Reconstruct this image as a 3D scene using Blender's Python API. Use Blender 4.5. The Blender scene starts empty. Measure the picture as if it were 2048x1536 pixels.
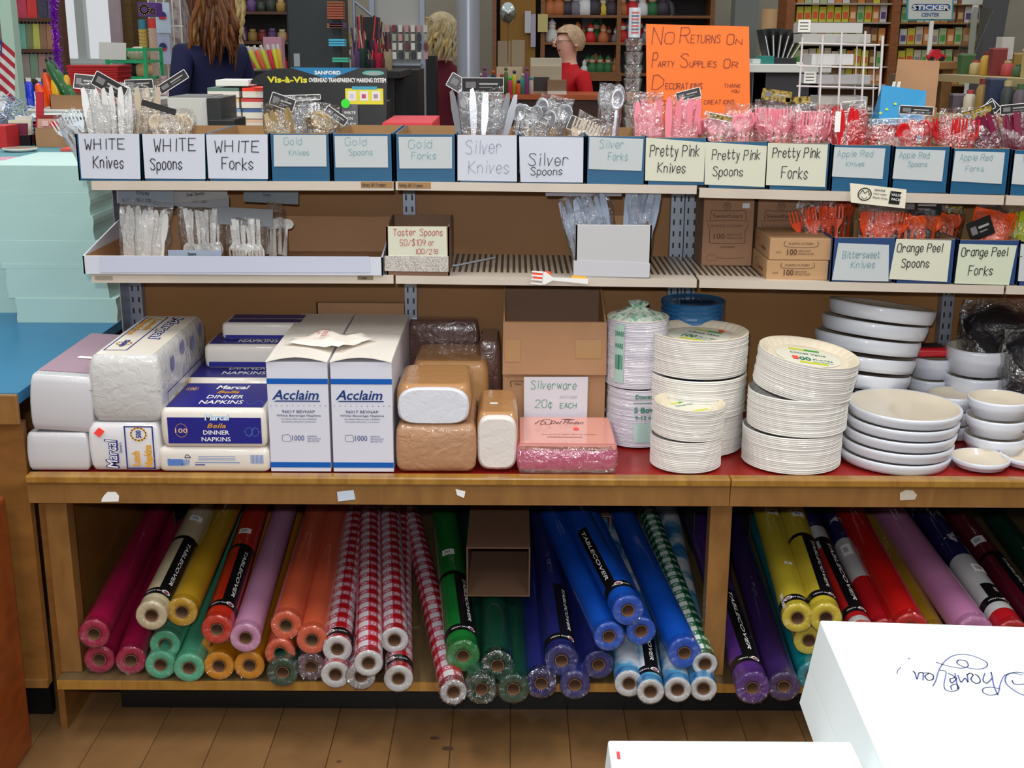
import bpy, math, random
from mathutils import Vector, Matrix, noise
random.seed(11)
R = math.radians
SC = bpy.context.scene
COL = SC.collection
V = Vector

# ------------------------------------------------------------------ camera
FPX, PITCH, ROLL, CAMH = 2480.0, R(15.4), 0.005, 1.42
_R0 = V((1, 0, 0)); _U0 = V((0, math.sin(PITCH), math.cos(PITCH))); _F0 = V((0, math.cos(PITCH), -math.sin(PITCH)))
_R1 = _R0 * math.cos(ROLL) + _U0 * math.sin(ROLL)
_U1 = _U0 * math.cos(ROLL) - _R0 * math.sin(ROLL)
cd = bpy.data.cameras.new('camera'); cam = bpy.data.objects.new('camera', cd); COL.objects.link(cam)
cd.sensor_width = 36; cd.lens = 36 * FPX / 2048; cd.clip_start = .05
_m = Matrix((( _R1.x, _U1.x, -_F0.x, 0), (_R1.y, _U1.y, -_F0.y, 0), (_R1.z, _U1.z, -_F0.z, CAMH), (0, 0, 0, 1)))
cam.matrix_world = _m
SC.camera = cam

# ------------------------------------------------------------------ light and exposure
SC.view_settings.view_transform = 'Standard'; SC.view_settings.look = 'None'
SC.view_settings.exposure = 0.0; SC.view_settings.gamma = 1.0; SC.view_settings.use_curve_mapping = False
W = bpy.data.worlds.new('World'); SC.world = W; W.use_nodes = True
W.node_tree.nodes['Background'].inputs[0].default_value = (.92, .96, 1.0, 1)
W.node_tree.nodes['Background'].inputs[1].default_value = .75

def area(name, loc, aim, sx, sy, power, col=(1, 1, 1)):
    l = bpy.data.lights.new(name, 'AREA'); l.shape = 'RECTANGLE'; l.size = sx; l.size_y = sy; l.energy = power; l.color = col
    o = bpy.data.objects.new(name, l); COL.objects.link(o); o.location = loc
    o.rotation_euler = (V(aim) - V(loc)).to_track_quat('-Z', 'Y').to_euler()
    return o
# ceiling fluorescents, the row behind the camera added to brighten carton lids, and flash
for i, (x, y, p) in enumerate([(-1.0, -.35, 24), (1.0, -.35, 24), (-1.3, 1.7, 26), (1.3, 1.7, 30), (-2.0, 4.6, 12), (1.4, 4.6, 8), (-2.0, 7.8, 10), (1.6, 7.8, 8)]):
    area('ceiling_tube_light', (x, y, 3.1), (x, y + .001, 0), .35, 1.2, p, (1, .97, .9))
area('camera_flash', (-.03, -.02, 1.50), (0, 2.4, .8), .05, .03, 21, (.93, .96, 1))

# ------------------------------------------------------------------ pixel -> place helpers
def ray(x, y):
    return _F0 + _R1 * ((x - 1024) / FPX) + _U1 * (-(y - 768) / FPX)
def P(x, y, Y):
    d = ray(x, y); return V((0, 0, CAMH)) + d * (Y / d.y)
def Pz(x, y, z):
    d = ray(x, y); return V((0, 0, CAMH)) + d * ((z - CAMH) / d.z)

# ------------------------------------------------------------------ materials
_mats = {}
def lin(c):
    return tuple(((v / 255) / 12.92 if v / 255 <= .04045 else ((v / 255 + .055) / 1.055) ** 2.4) for v in c) + (1,)
def mat(key, rgb, rough=.55, metal=0, coat=0, bump=0, bscale=60, var=0, vscale=8, emit=0, spec=.5, bdist=.002):
    if key in _mats: return _mats[key]
    m = bpy.data.materials.new(key); m.use_nodes = True; nt = m.node_tree; b = nt.nodes['Principled BSDF']
    c = lin(rgb); b.inputs['Base Color'].default_value = c
    b.inputs['Roughness'].default_value = rough; b.inputs['Metallic'].default_value = metal
    b.inputs['Specular IOR Level'].default_value = spec
    b.inputs['Coat Weight'].default_value = coat; b.inputs['Coat Roughness'].default_value = .06
    m.diffuse_color = c
    tc = None
    if var or bump: tc = nt.nodes.new('ShaderNodeTexCoord')
    if var:
        n = nt.nodes.new('ShaderNodeTexNoise'); n.inputs['Scale'].default_value = vscale; n.inputs['Detail'].default_value = 5
        nt.links.new(tc.outputs['Object'], n.inputs['Vector'])
        r = nt.nodes.new('ShaderNodeValToRGB'); r.color_ramp.elements[0].position = .3; r.color_ramp.elements[1].position = .7
        r.color_ramp.elements[0].color = tuple(v * (1 - var) for v in c[:3]) + (1,)
        r.color_ramp.elements[1].color = tuple(min(1, v * (1 + var)) for v in c[:3]) + (1,)
        nt.links.new(n.outputs['Fac'], r.inputs['Fac']); nt.links.new(r.outputs['Color'], b.inputs['Base Color'])
    if bump:
        n = nt.nodes.new('ShaderNodeTexNoise'); n.inputs['Scale'].default_value = bscale; n.inputs['Detail'].default_value = 3
        n.inputs['Distortion'].default_value = .8
        nt.links.new(tc.outputs['Object'], n.inputs['Vector'])
        bp = nt.nodes.new('ShaderNodeBump'); bp.inputs['Strength'].default_value = bump; bp.inputs['Distance'].default_value = bdist
        nt.links.new(n.outputs['Fac'], bp.inputs['Height'])
        nt.links.new(bp.outputs['Normal'], b.inputs['Coat Normal' if coat else 'Normal'])
        if coat and bump > .5: nt.links.new(bp.outputs['Normal'], b.inputs['Normal'])
    if emit:
        b.inputs['Emission Color'].default_value = c; b.inputs['Emission Strength'].default_value = emit
    _mats[key] = m; return m
def col(r, g, b, rough=.55, **k):
    return mat('c_%d_%d_%d_%d' % (r, g, b, rough * 100) + ''.join('%s%s' % (a[0:3], v) for a, v in sorted(k.items())), (r, g, b), rough, **k)
def wrap(r, g, b, bump=.5, sc=45):     # printed or paper goods in shiny shrink film
    return mat('wrap_%d_%d_%d_%g_%g' % (r, g, b, bump, sc), (r, g, b), .6, coat=.9, bump=bump, bscale=sc, bdist=.004)
def film(key='film', tint=(1, 1, 1), amt=.15, sc=70, rough=.10, face=.62):
    if key in _mats: return _mats[key]
    m = bpy.data.materials.new(key); m.use_nodes = True; nt = m.node_tree; nt.nodes.clear()
    out = nt.nodes.new('ShaderNodeOutputMaterial'); mx = nt.nodes.new('ShaderNodeMixShader')
    tr = nt.nodes.new('ShaderNodeBsdfTransparent'); gl = nt.nodes.new('ShaderNodeBsdfGlossy')
    tr.inputs[0].default_value = tint + (1,); gl.inputs['Roughness'].default_value = rough
    lw = nt.nodes.new('ShaderNodeLayerWeight'); lw.inputs[0].default_value = .35
    ma = nt.nodes.new('ShaderNodeMath'); ma.operation = 'MULTIPLY_ADD'; ma.inputs[1].default_value = face; ma.inputs[2].default_value = amt
    tc = nt.nodes.new('ShaderNodeTexCoord'); n = nt.nodes.new('ShaderNodeTexNoise'); n.inputs['Scale'].default_value = sc
    n.inputs['Detail'].default_value = 3; n.inputs['Distortion'].default_value = 1.2
    bp = nt.nodes.new('ShaderNodeBump'); bp.inputs['Strength'].default_value = .8; bp.inputs['Distance'].default_value = .01
    L = nt.links.new
    L(tc.outputs['Object'], n.inputs['Vector']); L(n.outputs['Fac'], bp.inputs['Height'])
    L(bp.outputs['Normal'], gl.inputs['Normal']); L(bp.outputs['Normal'], lw.inputs['Normal'])
    L(lw.outputs['Facing'], ma.inputs[0]); L(ma.outputs[0], mx.inputs[0])
    L(tr.outputs[0], mx.inputs[1]); L(gl.outputs[0], mx.inputs[2]); L(mx.outputs[0], out.inputs[0])
    _mats[key] = m; return m
FILM = film()
FILME = film('film_roll_end', (1, 1, 1), .04, 60, .07, .35)
FILM2 = film('film_smoky', (.93, .93, .94), .16, 50)
def glassmat(key='pane'):
    if key in _mats: return _mats[key]
    m = bpy.data.materials.new(key); m.use_nodes = True; nt = m.node_tree; nt.nodes.clear()
    out = nt.nodes.new('ShaderNodeOutputMaterial'); mx = nt.nodes.new('ShaderNodeMixShader'); mx.inputs[0].default_value = .06
    tr = nt.nodes.new('ShaderNodeBsdfTransparent'); gl = nt.nodes.new('ShaderNodeBsdfGlossy'); gl.inputs['Roughness'].default_value = .02
    nt.links.new(tr.outputs[0], mx.inputs[1]); nt.links.new(gl.outputs[0], mx.inputs[2]); nt.links.new(mx.outputs[0], out.inputs[0])
    _mats[key] = m; return m
def nodes_mat(key, build, rough=.5, coat=0):
    if key in _mats: return _mats[key]
    m = bpy.data.materials.new(key); m.use_nodes = True; nt = m.node_tree; b = nt.nodes['Principled BSDF']
    b.inputs['Roughness'].default_value = rough; b.inputs['Coat Weight'].default_value = coat
    build(nt, b); _mats[key] = m; return m
def N(nt, t, **k):
    n = nt.nodes.new('ShaderNode' + t)
    for a, v in k.items():
        if a.startswith('i'): n.inputs[int(a[1:])].default_value = v
        else: setattr(n, a, v)
    return n
def ramp(nt, stops, mode='LINEAR'):
    r = nt.nodes.new('ShaderNodeValToRGB'); cr = r.color_ramp; cr.interpolation = mode
    while len(cr.elements) < len(stops): cr.elements.new(.5)
    for e, (p, c) in zip(cr.elements, stops): e.position = p; e.color = lin(c)
    return r
def wood(key, c1, c2, scale=(2, 2, 18), rough=.45, coat=.25):
    def f(nt, b):
        tc = N(nt, 'TexCoord'); mp = N(nt, 'Mapping'); mp.inputs['Scale'].default_value = scale
        n = N(nt, 'TexNoise'); n.inputs['Scale'].default_value = 3; n.inputs['Detail'].default_value = 8; n.inputs['Distortion'].default_value = .6
        r = ramp(nt, [(.3, c1), (.7, c2)])
        nt.links.new(tc.outputs['Object'], mp.inputs[0]); nt.links.new(mp.outputs[0], n.inputs['Vector'])
        nt.links.new(n.outputs['Fac'], r.inputs['Fac']); nt.links.new(r.outputs[0], b.inputs['Base Color'])
        n2 = N(nt, 'TexNoise'); n2.inputs['Scale'].default_value = 30
        bp = N(nt, 'Bump'); bp.inputs['Strength'].default_value = .08; nt.links.new(tc.outputs['Object'], n2.inputs['Vector'])
        nt.links.new(n2.outputs['Fac'], bp.inputs['Height']); nt.links.new(bp.outputs[0], b.inputs['Normal'])
    return nodes_mat(key, f, rough, coat)
def gingham(key, dark, mid, light, p=.026):
    def f(nt, b):
        uv = N(nt, 'UVMap'); sp = N(nt, 'SeparateXYZ'); nt.links.new(uv.outputs[0], sp.inputs[0])
        def sq(o, q, th=.5):
            a = N(nt, 'Math', operation='DIVIDE'); a.inputs[1].default_value = q; nt.links.new(o, a.inputs[0])
            c = N(nt, 'Math', operation='FRACT'); nt.links.new(a.outputs[0], c.inputs[0])
            d = N(nt, 'Math', operation='LESS_THAN'); d.inputs[1].default_value = th; nt.links.new(c.outputs[0], d.inputs[0])
            return d.outputs[0], c.outputs[0]
        a, fa = sq(sp.outputs[0], p); c, fc = sq(sp.outputs[1], p)
        s = N(nt, 'Math', operation='ADD'); nt.links.new(a, s.inputs[0]); nt.links.new(c, s.inputs[1])
        h = N(nt, 'Math', operation='MULTIPLY'); h.inputs[1].default_value = .5; nt.links.new(s.outputs[0], h.inputs[0])
        r = ramp(nt, [(0, light), (.3, mid), (.8, dark)], 'CONSTANT'); nt.links.new(h.outputs[0], r.inputs[0])
        # small printed flower in each mid-tone check
        def cd(o):
            m = N(nt, 'Math', operation='DIVIDE'); m.inputs[1].default_value = p / 2; nt.links.new(o, m.inputs[0])
            g = N(nt, 'Math', operation='FRACT'); nt.links.new(m.outputs[0], g.inputs[0])
            k = N(nt, 'Math', operation='SUBTRACT'); k.inputs[1].default_value = .5; nt.links.new(g.outputs[0], k.inputs[0])
            q = N(nt, 'Math', operation='MULTIPLY'); nt.links.new(k.outputs[0], q.inputs[0]); nt.links.new(k.outputs[0], q.inputs[1]); return q.outputs[0]
        e = N(nt, 'Math', operation='ADD'); nt.links.new(cd(sp.outputs[0]), e.inputs[0]); nt.links.new(cd(sp.outputs[1]), e.inputs[1])
        ring = ramp(nt, [(0, (0, 0, 0)), (.02, (255, 255, 255)), (.07, (0, 0, 0))], 'CONSTANT'); nt.links.new(e.outputs[0], ring.inputs[0])
        is1 = N(nt, 'Math', operation='COMPARE'); is1.inputs[1].default_value = .5; is1.inputs[2].default_value = .1; nt.links.new(h.outputs[0], is1.inputs[0])
        ml = N(nt, 'Math', operation='MULTIPLY'); nt.links.new(is1.outputs[0], ml.inputs[0]); nt.links.new(ring.outputs[0], ml.inputs[1])
        mx = N(nt, 'MixRGB'); nt.links.new(ml.outputs[0], mx.inputs[0]); nt.links.new(r.outputs[0], mx.inputs[1]); mx.inputs[2].default_value = lin(light)
        nt.links.new(mx.outputs[0], b.inputs['Base Color'])
    return nodes_mat(key, f, .4, .6)
def mottle(key, stops, scale=25, rough=.4, coat=.6, det=4):
    def f(nt, b):
        tc = N(nt, 'TexCoord'); n = N(nt, 'TexNoise'); n.inputs['Scale'].default_value = scale; n.inputs['Detail'].default_value = det
        r = ramp(nt, stops); nt.links.new(tc.outputs['Object'], n.inputs['Vector']); nt.links.new(n.outputs['Fac'], r.inputs[0]); nt.links.new(r.outputs[0], b.inputs['Base Color'])
    return nodes_mat(key, f, rough, coat)
def stripes(key, axis, period, duty, ca, cb, rough=.45):   # fine slots too small to model singly
    def f(nt, b):
        tc = N(nt, 'TexCoord'); sp = N(nt, 'SeparateXYZ'); nt.links.new(tc.outputs['Object'], sp.inputs[0])
        a = N(nt, 'Math', operation='DIVIDE'); a.inputs[1].default_value = period; nt.links.new(sp.outputs[axis], a.inputs[0])
        c = N(nt, 'Math', operation='FRACT'); nt.links.new(a.outputs[0], c.inputs[0])
        r = ramp(nt, [(0, ca), (duty, cb)], 'CONSTANT'); nt.links.new(c.outputs[0], r.inputs[0]); nt.links.new(r.outputs[0], b.inputs['Base Color'])
    return nodes_mat(key, f, rough)

# ------------------------------------------------------------------ mesh builder
class M:
    def __init__(s, T=None):
        s.v = []; s.f = []; s.m = []; s.sm = []; s.mats = []; s.T = T; s.uv = {}
    def mi(s, m):
        if m not in s.mats: s.mats.append(m)
        return s.mats.index(m)
    def add(s, vs, fs, m, smooth=False, T=None):
        b = len(s.v)
        for p in vs:
            p = V(p)
            if T is not None: p = T @ p
            if s.T is not None: p = s.T @ p
            s.v.append(p)
        k = s.mi(m)
        for f in fs:
            s.f.append(tuple(b + i for i in f)); s.m.append(k); s.sm.append(smooth)
        return s
    def box(s, x0, x1, y0, y1, z0, z1, m, T=None):
        return s.add([(x0, y0, z0), (x1, y0, z0), (x1, y1, z0), (x0, y1, z0), (x0, y0, z1), (x1, y0, z1), (x1, y1, z1), (x0, y1, z1)],
                     [(0, 3, 2, 1), (4, 5, 6, 7), (0, 1, 5, 4), (1, 2, 6, 5), (2, 3, 7, 6), (3, 0, 4, 7)], m, T=T)
    def hexa(s, b, t, m):   # bottom quad, top quad, both counter-clockwise seen from above
        return s.add(list(b) + list(t), [(3, 2, 1, 0), (4, 5, 6, 7), (0, 1, 5, 4), (1, 2, 6, 5), (2, 3, 7, 6), (3, 0, 4, 7)], m)
    def poly(s, pts, m): return s.add(pts, [tuple(range(len(pts)))], m)
    def prism(s, pts, d, m):   # polygon extruded along vector d
        n = len(pts); d = V(d); top = [V(p) + d for p in pts]
        fs = [tuple(range(n))[::-1], tuple(range(n, 2 * n))] + [(i, (i + 1) % n, n + (i + 1) % n, n + i) for i in range(n)]
        return s.add([V(p) for p in pts] + top, fs, m)
    def rings(s, R_, m, closed=True, cap0=True, cap1=True, smooth=True, T=None):
        n = len(R_[0]); vs = [p for r in R_ for p in r]; fs = []
        for i in range(len(R_) - 1):
            for j in range(n if closed else n - 1):
                a = i * n + j; b = i * n + (j + 1) % n; fs.append((a, b, b + n, a + n))
        s.add(vs, fs, m, smooth, T)
        if cap0: s.add(R_[0], [tuple(range(n))[::-1]], m, False, T)
        if cap1: s.add(R_[-1], [tuple(range(n))], m, False, T)
        return s
    def tube(s, pts, r, m, n=8, smooth=True, cap=True, T=None):
        pts = [V(p) for p in pts]; rs = r if isinstance(r, (list, tuple)) else [r] * len(pts); RR = []
        up = V((0, 0, 1)); d0 = (pts[1] - pts[0]).normalized()
        if abs(d0.dot(up)) > .95: up = V((1, 0, 0))
        for i, p in enumerate(pts):
            d = (pts[min(i + 1, len(pts) - 1)] - pts[max(i - 1, 0)]).normalized()
            a = d.cross(up); a = a.normalized() if a.length > 1e-5 else V((1, 0, 0)); b = a.cross(d)
            RR.append([p + (a * math.cos(2 * math.pi * k / n) + b * math.sin(2 * math.pi * k / n)) * rs[i] for k in range(n)])
        return s.rings(RR, m, cap0=cap, cap1=cap, smooth=smooth, T=T)
    def lathe(s, prof, m, n=24, T=None, cap0=True, cap1=True, smooth=True, sx=1, sy=1):
        RR = [[V((math.cos(2 * math.pi * k / n) * r * sx, math.sin(2 * math.pi * k / n) * r * sy, z)) for k in range(n)] for r, z in prof]
        return s.rings(RR, m, cap0=cap0, cap1=cap1, smooth=smooth, T=T)
    def ball(s, c, r, m, n=12, sz=1, T=None):
        k = n // 2
        pr = [(math.sin(math.pi * i / k) * r + 1e-4, -math.cos(math.pi * i / k) * r * sz) for i in range(k + 1)]
        return s.lathe(pr, m, n, T=(T or Matrix()) @ Matrix.Translation(c))
    def ribbon(s, pts, w, m, nrm, z=0):  # flat pen stroke
        pts = [V(p) for p in pts]
        for a, b in zip(pts, pts[1:]):
            d = b - a
            if d.length < 1e-7: continue
            d.normalize(); q = nrm.cross(d) * (w / 2); e = d * (w * .35)
            s.add([a - q - e, b - q + e, b + q + e, a + q - e], [(0, 1, 2, 3)], m)
        return s
    def build(s, name, parent=None, loc=None, rot=None, bevel=0, seg=2, uvf=None, weighted=False):
        me = bpy.data.meshes.new(name); me.from_pydata([tuple(p) for p in s.v], [], s.f)
        for m in s.mats: me.materials.append(m)
        me.polygons.foreach_set('material_index', s.m); me.polygons.foreach_set('use_smooth', s.sm)
        if uvf:
            ul = me.uv_layers.new(name='UVMap')
            for l in me.loops:
                ul.data[l.index].uv = uvf(me.vertices[l.vertex_index].co)
        me.update()
        o = bpy.data.objects.new(name, me); COL.objects.link(o)
        if loc is not None: o.location = loc
        if rot is not None: o.rotation_euler = rot
        if parent: o.parent = parent
        if bevel:
            md = o.modifiers.new('bevel', 'BEVEL'); md.width = bevel; md.segments = seg; md.limit_method = 'ANGLE'; md.angle_limit = R(40)
        return o

def tag(o, label=None, cat=None, group=None, kind=None):
    if label: o['label'] = label
    if cat: o['category'] = cat
    if group: o['group'] = group
    if kind: o['kind'] = kind
    return o
def thing(name, label, cat, loc=(0, 0, 0), rot=(0, 0, 0), group=None):
    o = bpy.data.objects.new(name, None); COL.objects.link(o); o.location = loc; o.rotation_euler = rot
    o.empty_display_size = .05
    return tag(o, label, cat, group)
def copy_tree(o, parent=None):
    c = o.copy(); COL.objects.link(c)
    if parent: c.parent = parent
    for ch in list(o.children): copy_tree(ch, c)
    return c
def fr(o, u, v):   # frame matrix: origin o, x axis u, y axis v, z axis normal
    u = V(u).normalized(); v = V(v); w = u.cross(v).normalized(); v = w.cross(u)
    return Matrix(((u.x, v.x, w.x, o[0]), (u.y, v.y, w.y, o[1]), (u.z, v.z, w.z, o[2]), (0, 0, 0, 1)))

# ------------------------------------------------------------------ writing
_G = {'A': "002640 1232", 'B': "0006 0636453303 33413000", 'C': "4536160501103041", 'D': "00062644422000", 'E': "46060040 0333", 'F': "460600 0333",
 'G': "45361605011030414333", 'H': "0006 4046 0343", 'I': "2026", 'J': "4641301001", 'K': "0006 460340", 'L': "060040", 'M': "0006234640", 'N': "00064046",
 'O': "160501103041453616", 'P': "00063645443303", 'R': "00063645443303 2340", 'S': "45361605143341301001", 'T': "0646 2620", 'U': "060110304146", 'V': "062046",
 'W': "0610233046", 'X': "0046 0640", 'Y': "062346 2320", 'Z': "06460040",
 'a': "34140301102031 3430", 'b': "0600 0314243331201001", 'c': "3324140301102031", 'd': "3630 3324140301102031", 'e': "02323324140301102031", 'f': "36261510 0323",
 'g': "343b2a1a0b 34140301102031", 'h': "0600 0314243330", 'i': "1410 1516", 'j': "242b1a0b 2526", 'k': "0600 340230", 'l': "1610", 'm': "0400 03142320 23344340",
 'n': "0400 0314243330", 'o': "140301102031332414", 'p': "040a 0314243331201001", 'q': "343a 3324140301102031", 'r': "0400 03142433", 's': "332414031231201001",
 't': "16112031 0434", 'u': "0401102031 3430", 'v': "041034", 'w': "0410233044", 'x': "0034 0430", 'y': "0420 341a0a", 'z': "04340030",
 '0': "160501103041453616", '1': "152620", '2': "05163645440040", '3': "06462442301001", '5': "4606033342301001", '8': "13052645331301204133", '9': "44331304051636454420",
 '/': "0046", '$': "45361605143341301001 2b27", '-': "0333", '.': "0001", "'": "0605", '!': "0602 0001"}
_Y = {c: i for i, c in enumerate('0123456789')}; _Y.update(a=-2, b=-1)
def hand(m, T, text, x, y, h, mt, w=.0012, slant=.08, z=.0005, squash=.9, jit=.15, gap=1.5, rng=None):
    rng = rng or random; u = h / 6; cx = x; n = (T.to_3x3() @ V((0, 0, 1))).normalized()
    for ch in text:
        if ch == ' ': cx += u * 3 * squash; continue
        c2 = ch if ch in _G else ('c' if ch == '¢' else 'o')
        st = _G[c2] + (' 2b15' if ch == '¢' else ''); ww = 0; j = rng.uniform(-jit, jit) * u * 2
        for k in st.split():
            pts = []
            for i in range(0, len(k), 2):
                gx = int(k[i]); gy = _Y[k[i + 1]]; ww = max(ww, gx)
                px = gx + rng.uniform(-jit, jit); py = gy + rng.uniform(-jit, jit)
                pts.append(T @ V((cx + px * u * squash + py * u * slant, y + py * u + j, z)))
            m.ribbon(pts, w, mt, n)
        cx += (ww + gap) * u * squash
    return cx
def hand_w(text, h, squash=.9, gap=1.5):
    u = h / 6; w = 0
    for ch in text:
        if ch == ' ': w += u * 3 * squash
        else: w += (max(int(k[i]) for k in _G.get(ch, _G['c']).split() for i in range(0, len(k), 2)) + gap) * u * squash
    return w - gap * u * squash
_tc = {}
def _textmesh(text, bold, shear):
    k = (text, bold, shear)
    if k in _tc: return _tc[k]
    cu = bpy.data.curves.new('t', 'FONT'); cu.body = text; cu.size = 1; cu.offset = bold; cu.shear = shear; cu.resolution_u = 2; cu.fill_mode = 'FRONT'
    o = bpy.data.objects.new('t', cu); COL.objects.link(o)
    bpy.context.view_layer.update()
    me = bpy.data.meshes.new_from_object(o.evaluated_get(bpy.context.evaluated_depsgraph_get()))
    vs = [tuple(v.co) for v in me.vertices]; fs = [tuple(p.vertices) for p in me.polygons]
    bpy.data.objects.remove(o); bpy.data.curves.remove(cu); bpy.data.meshes.remove(me)
    x0 = min(v[0] for v in vs); x1 = max(v[0] for v in vs)
    _tc[k] = (vs, fs, x0, x1); return _tc[k]
def prn(m, T, text, x, y, h, mt, bold=.012, shear=0, width=None, center=False, z=.0005):
    """printed type: cap height h, optional fitted width"""
    vs, fs, x0, x1 = _textmesh(text, bold, shear); s = h / .69; sx = (width / (x1 - x0)) if width else s
    off = -(x0 + x1) / 2 if center else -x0
    m.add([T @ V((x + (a + off) * sx, y + b * s, z)) for a, b, c in vs], fs, mt)
def rect(m, T, x0, y0, x1, y1, mt, z=.0003): m.add([T @ V(p) for p in ((x0, y0, z), (x1, y0, z), (x1, y1, z), (x0, y1, z))], [(0, 1, 2, 3)], mt)
def frame(m, T, x0, y0, x1, y1, w, mt, z=.0003):
    for a in ((x0, y0, x1, y0 + w), (x0, y1 - w, x1, y1), (x0, y0, x0 + w, y1), (x1 - w, y0, x1, y1)): rect(m, T, *a, mt, z)
def disc(m, T, x, y, rx, ry, mt, z=.0003, n=20, rot=0):
    m.add([T @ V((x + rx * math.cos(6.2832 * k / n + rot), y + ry * math.sin(6.2832 * k / n + rot), z)) for k in range(n)], [tuple(range(n))], mt)
def star(m, T, x, y, r, mt, z=.0003, rot=0, k=.4):
    m.add([T @ V((x + (r if i % 2 == 0 else r * k) * math.sin(i * math.pi / 5 + rot), y + (r if i % 2 == 0 else r * k) * math.cos(i * math.pi / 5 + rot), z)) for i in range(10)][::-1], [tuple(range(10))], mt)
def arc(m, T, x, y, rx, ry, a0, a1, w, mt, n=14, z=.0004):
    nn = (T.to_3x3() @ V((0, 0, 1))).normalized()
    m.ribbon([T @ V((x + rx * math.cos(a0 + (a1 - a0) * i / n), y + ry * math.sin(a0 + (a1 - a0) * i / n), z)) for i in range(n + 1)], w, mt, nn)
def curve(m, T, pts, w, mt, z=.0004, sub=6):   # smooth Catmull-Rom pen line
    nn = (T.to_3x3() @ V((0, 0, 1))).normalized(); q = [pts[0]] + list(pts) + [pts[-1]]; out = []
    for i in range(1, len(q) - 2):
        for k in range(sub):
            t = k / sub; c = []
            for d in (0, 1):
                a, b, e, f = q[i - 1][d], q[i][d], q[i + 1][d], q[i + 2][d]
                c.append(.5 * (2 * b + (e - a) * t + (2 * a - 5 * b + 4 * e - f) * t * t + (3 * b - a - 3 * e + f) * t ** 3))
            out.append(T @ V((c[0], c[1], z)))
    out.append(T @ V((pts[-1][0], pts[-1][1], z))); m.ribbon(out, w, mt, nn)
# ------------------------------------------------------------------ shared places
def PX(px, Y, z): return (px - 1024) / FPX * (Y * math.cos(PITCH) + (CAMH - z) * math.sin(PITCH))
ZC = .589          # counter top
YB = 2.79          # face of the hardboard backs
XU = (-.838, -.232, .370, .975, 1.58)   # shelf unit joints

WHITE = mat('white_card', (200, 204, 216), .6, var=.02)
CREAM = mat('cream_card', (208, 208, 188), .6, var=.02)
PAPER = mat('copier_white', (240, 240, 238), .7)
BLUEBOX = mat('blue_bin_card', (16, 84, 122), .5, var=.06)
BLUEIN = mat('blue_bin_dark', (22, 60, 110), .5)
CARD = mat('cardboard', (170, 128, 92), .75, var=.05, vscale=14)
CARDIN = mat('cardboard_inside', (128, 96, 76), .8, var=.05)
CARDE = mat('cardboard_edge', (196, 152, 100), .75)
KRAFT = mat('kraft_board', (156, 120, 78), .75, var=.04)
INK = col(38, 34, 40, .5); TEALINK = mat('faded_teal_ink', (122, 165, 172), .6); GREENINK = col(70, 150, 120, .6); REDINK = col(190, 50, 60, .6)
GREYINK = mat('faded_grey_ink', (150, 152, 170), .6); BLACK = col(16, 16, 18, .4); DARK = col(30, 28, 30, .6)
HARD = mat('hardboard', (146, 100, 50), .55, var=.12, vscale=3)
BEIGE = mat('enamel_beige', (198, 186, 172), .4, var=.05)
STEEL = mat('grey_upright', (150, 158, 172), .35, metal=.5)
GOLD = wood('oak_nosing', (168, 124, 52), (142, 98, 38), (14, 2, 2), .35, .5)
OAK = wood('oak_face', (146, 104, 54), (126, 86, 42), (10, 3, 3))
OAKP = wood('oak_panel', (138, 92, 40), (116, 74, 30), (4, 4, 10))
REDLAM = mat('red_laminate', (150, 32, 26), .35, var=.06)
BLUELAM = mat('blue_laminate', (14, 112, 158), .3, var=.08, vscale=5)
FLOORM = wood('floor_oak', (138, 102, 64), (116, 84, 52), (3, 2, 3), .4, .2)
FLOORG = col(92, 68, 46, .8)

# ------------------------------------------------------------------ setting
def struct(name, m, **k):
    o = m.build(name, **k); o['kind'] = 'structure'; return o
XL, XR, YF, YN = -5.0, 5.6, 12.0, -1.2
floor = struct('floor', M().box(XL, XR, YN, YF, -.1, -.006, FLOORG))
pm = {}
for ix in range(-11, 12):      # planks that show in front of and below the counter
    for iy in range(3):
        off = (ix * 37 % 5) * .06
        y0 = 1.62 + iy * .42 + off * .5
        if ('p', iy % 2) not in pm:
            mm = M().box(.0006, .1244, .0006, .4194, -.006, 0, FLOORM); pm[('p', iy % 2)] = mm
            o = mm.build('plank', floor, bevel=.0012, seg=1); pm[('o', iy % 2)] = o; first = True
        else:
            o = pm[('o', iy % 2)].copy(); COL.objects.link(o); first = False
        o.location = (ix * .125, y0, 0)
scuff = M()
for a, b, r in ((.44, 2.33, .010), (.47, 2.29, .013), (.25, 2.24, .006), (-.62, 2.2, .005)):
    disc(scuff, Matrix.Translation((a - .6, b, .0004)), 0, 0, r, r * .6, col(80, 52, 36, .8))
scuff.build('scuff_mark', floor)
WALL = mat('wall_paint', (176, 168, 150), .8, var=.04)
YW = 11.6
def wx(px): return PX(px, YW, 1.5)
wl, wr = wx(98), wx(232)
LW = M().box(XL, wl, YW, YW + .12, 0, 3.3, WALL).box(wr, XR, YW, YW + .12, 0, 3.3, WALL)
LW.box(wl, wr, YW, YW + .12, 0, 1.22, WALL).box(wl, wr, YW, YW + .12, 2.6, 3.3, WALL)
struct('wall_back', LW)
WF = col(206, 214, 210, .5)
xm = wx(160)
for i, (a, b) in enumerate(((wl, xm), (xm, wr))):
    w = struct('window_%d' % (i + 1), M().box(a, a + .04, YW - .03, YW + .06, 1.22, 2.6, WF).box(b - .04, b, YW - .03, YW + .06, 1.22, 2.6, WF)
               .box(a + .04, b - .04, YW - .03, YW + .06, 1.22, 1.26, WF).box(a + .04, b - .04, YW - .03, YW + .06, 2.56, 2.6, WF))
    M().box(a + .04, b - .04, YW + .01, YW + .016, 1.26, 2.56, glassmat()).build('pane', w)
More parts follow.
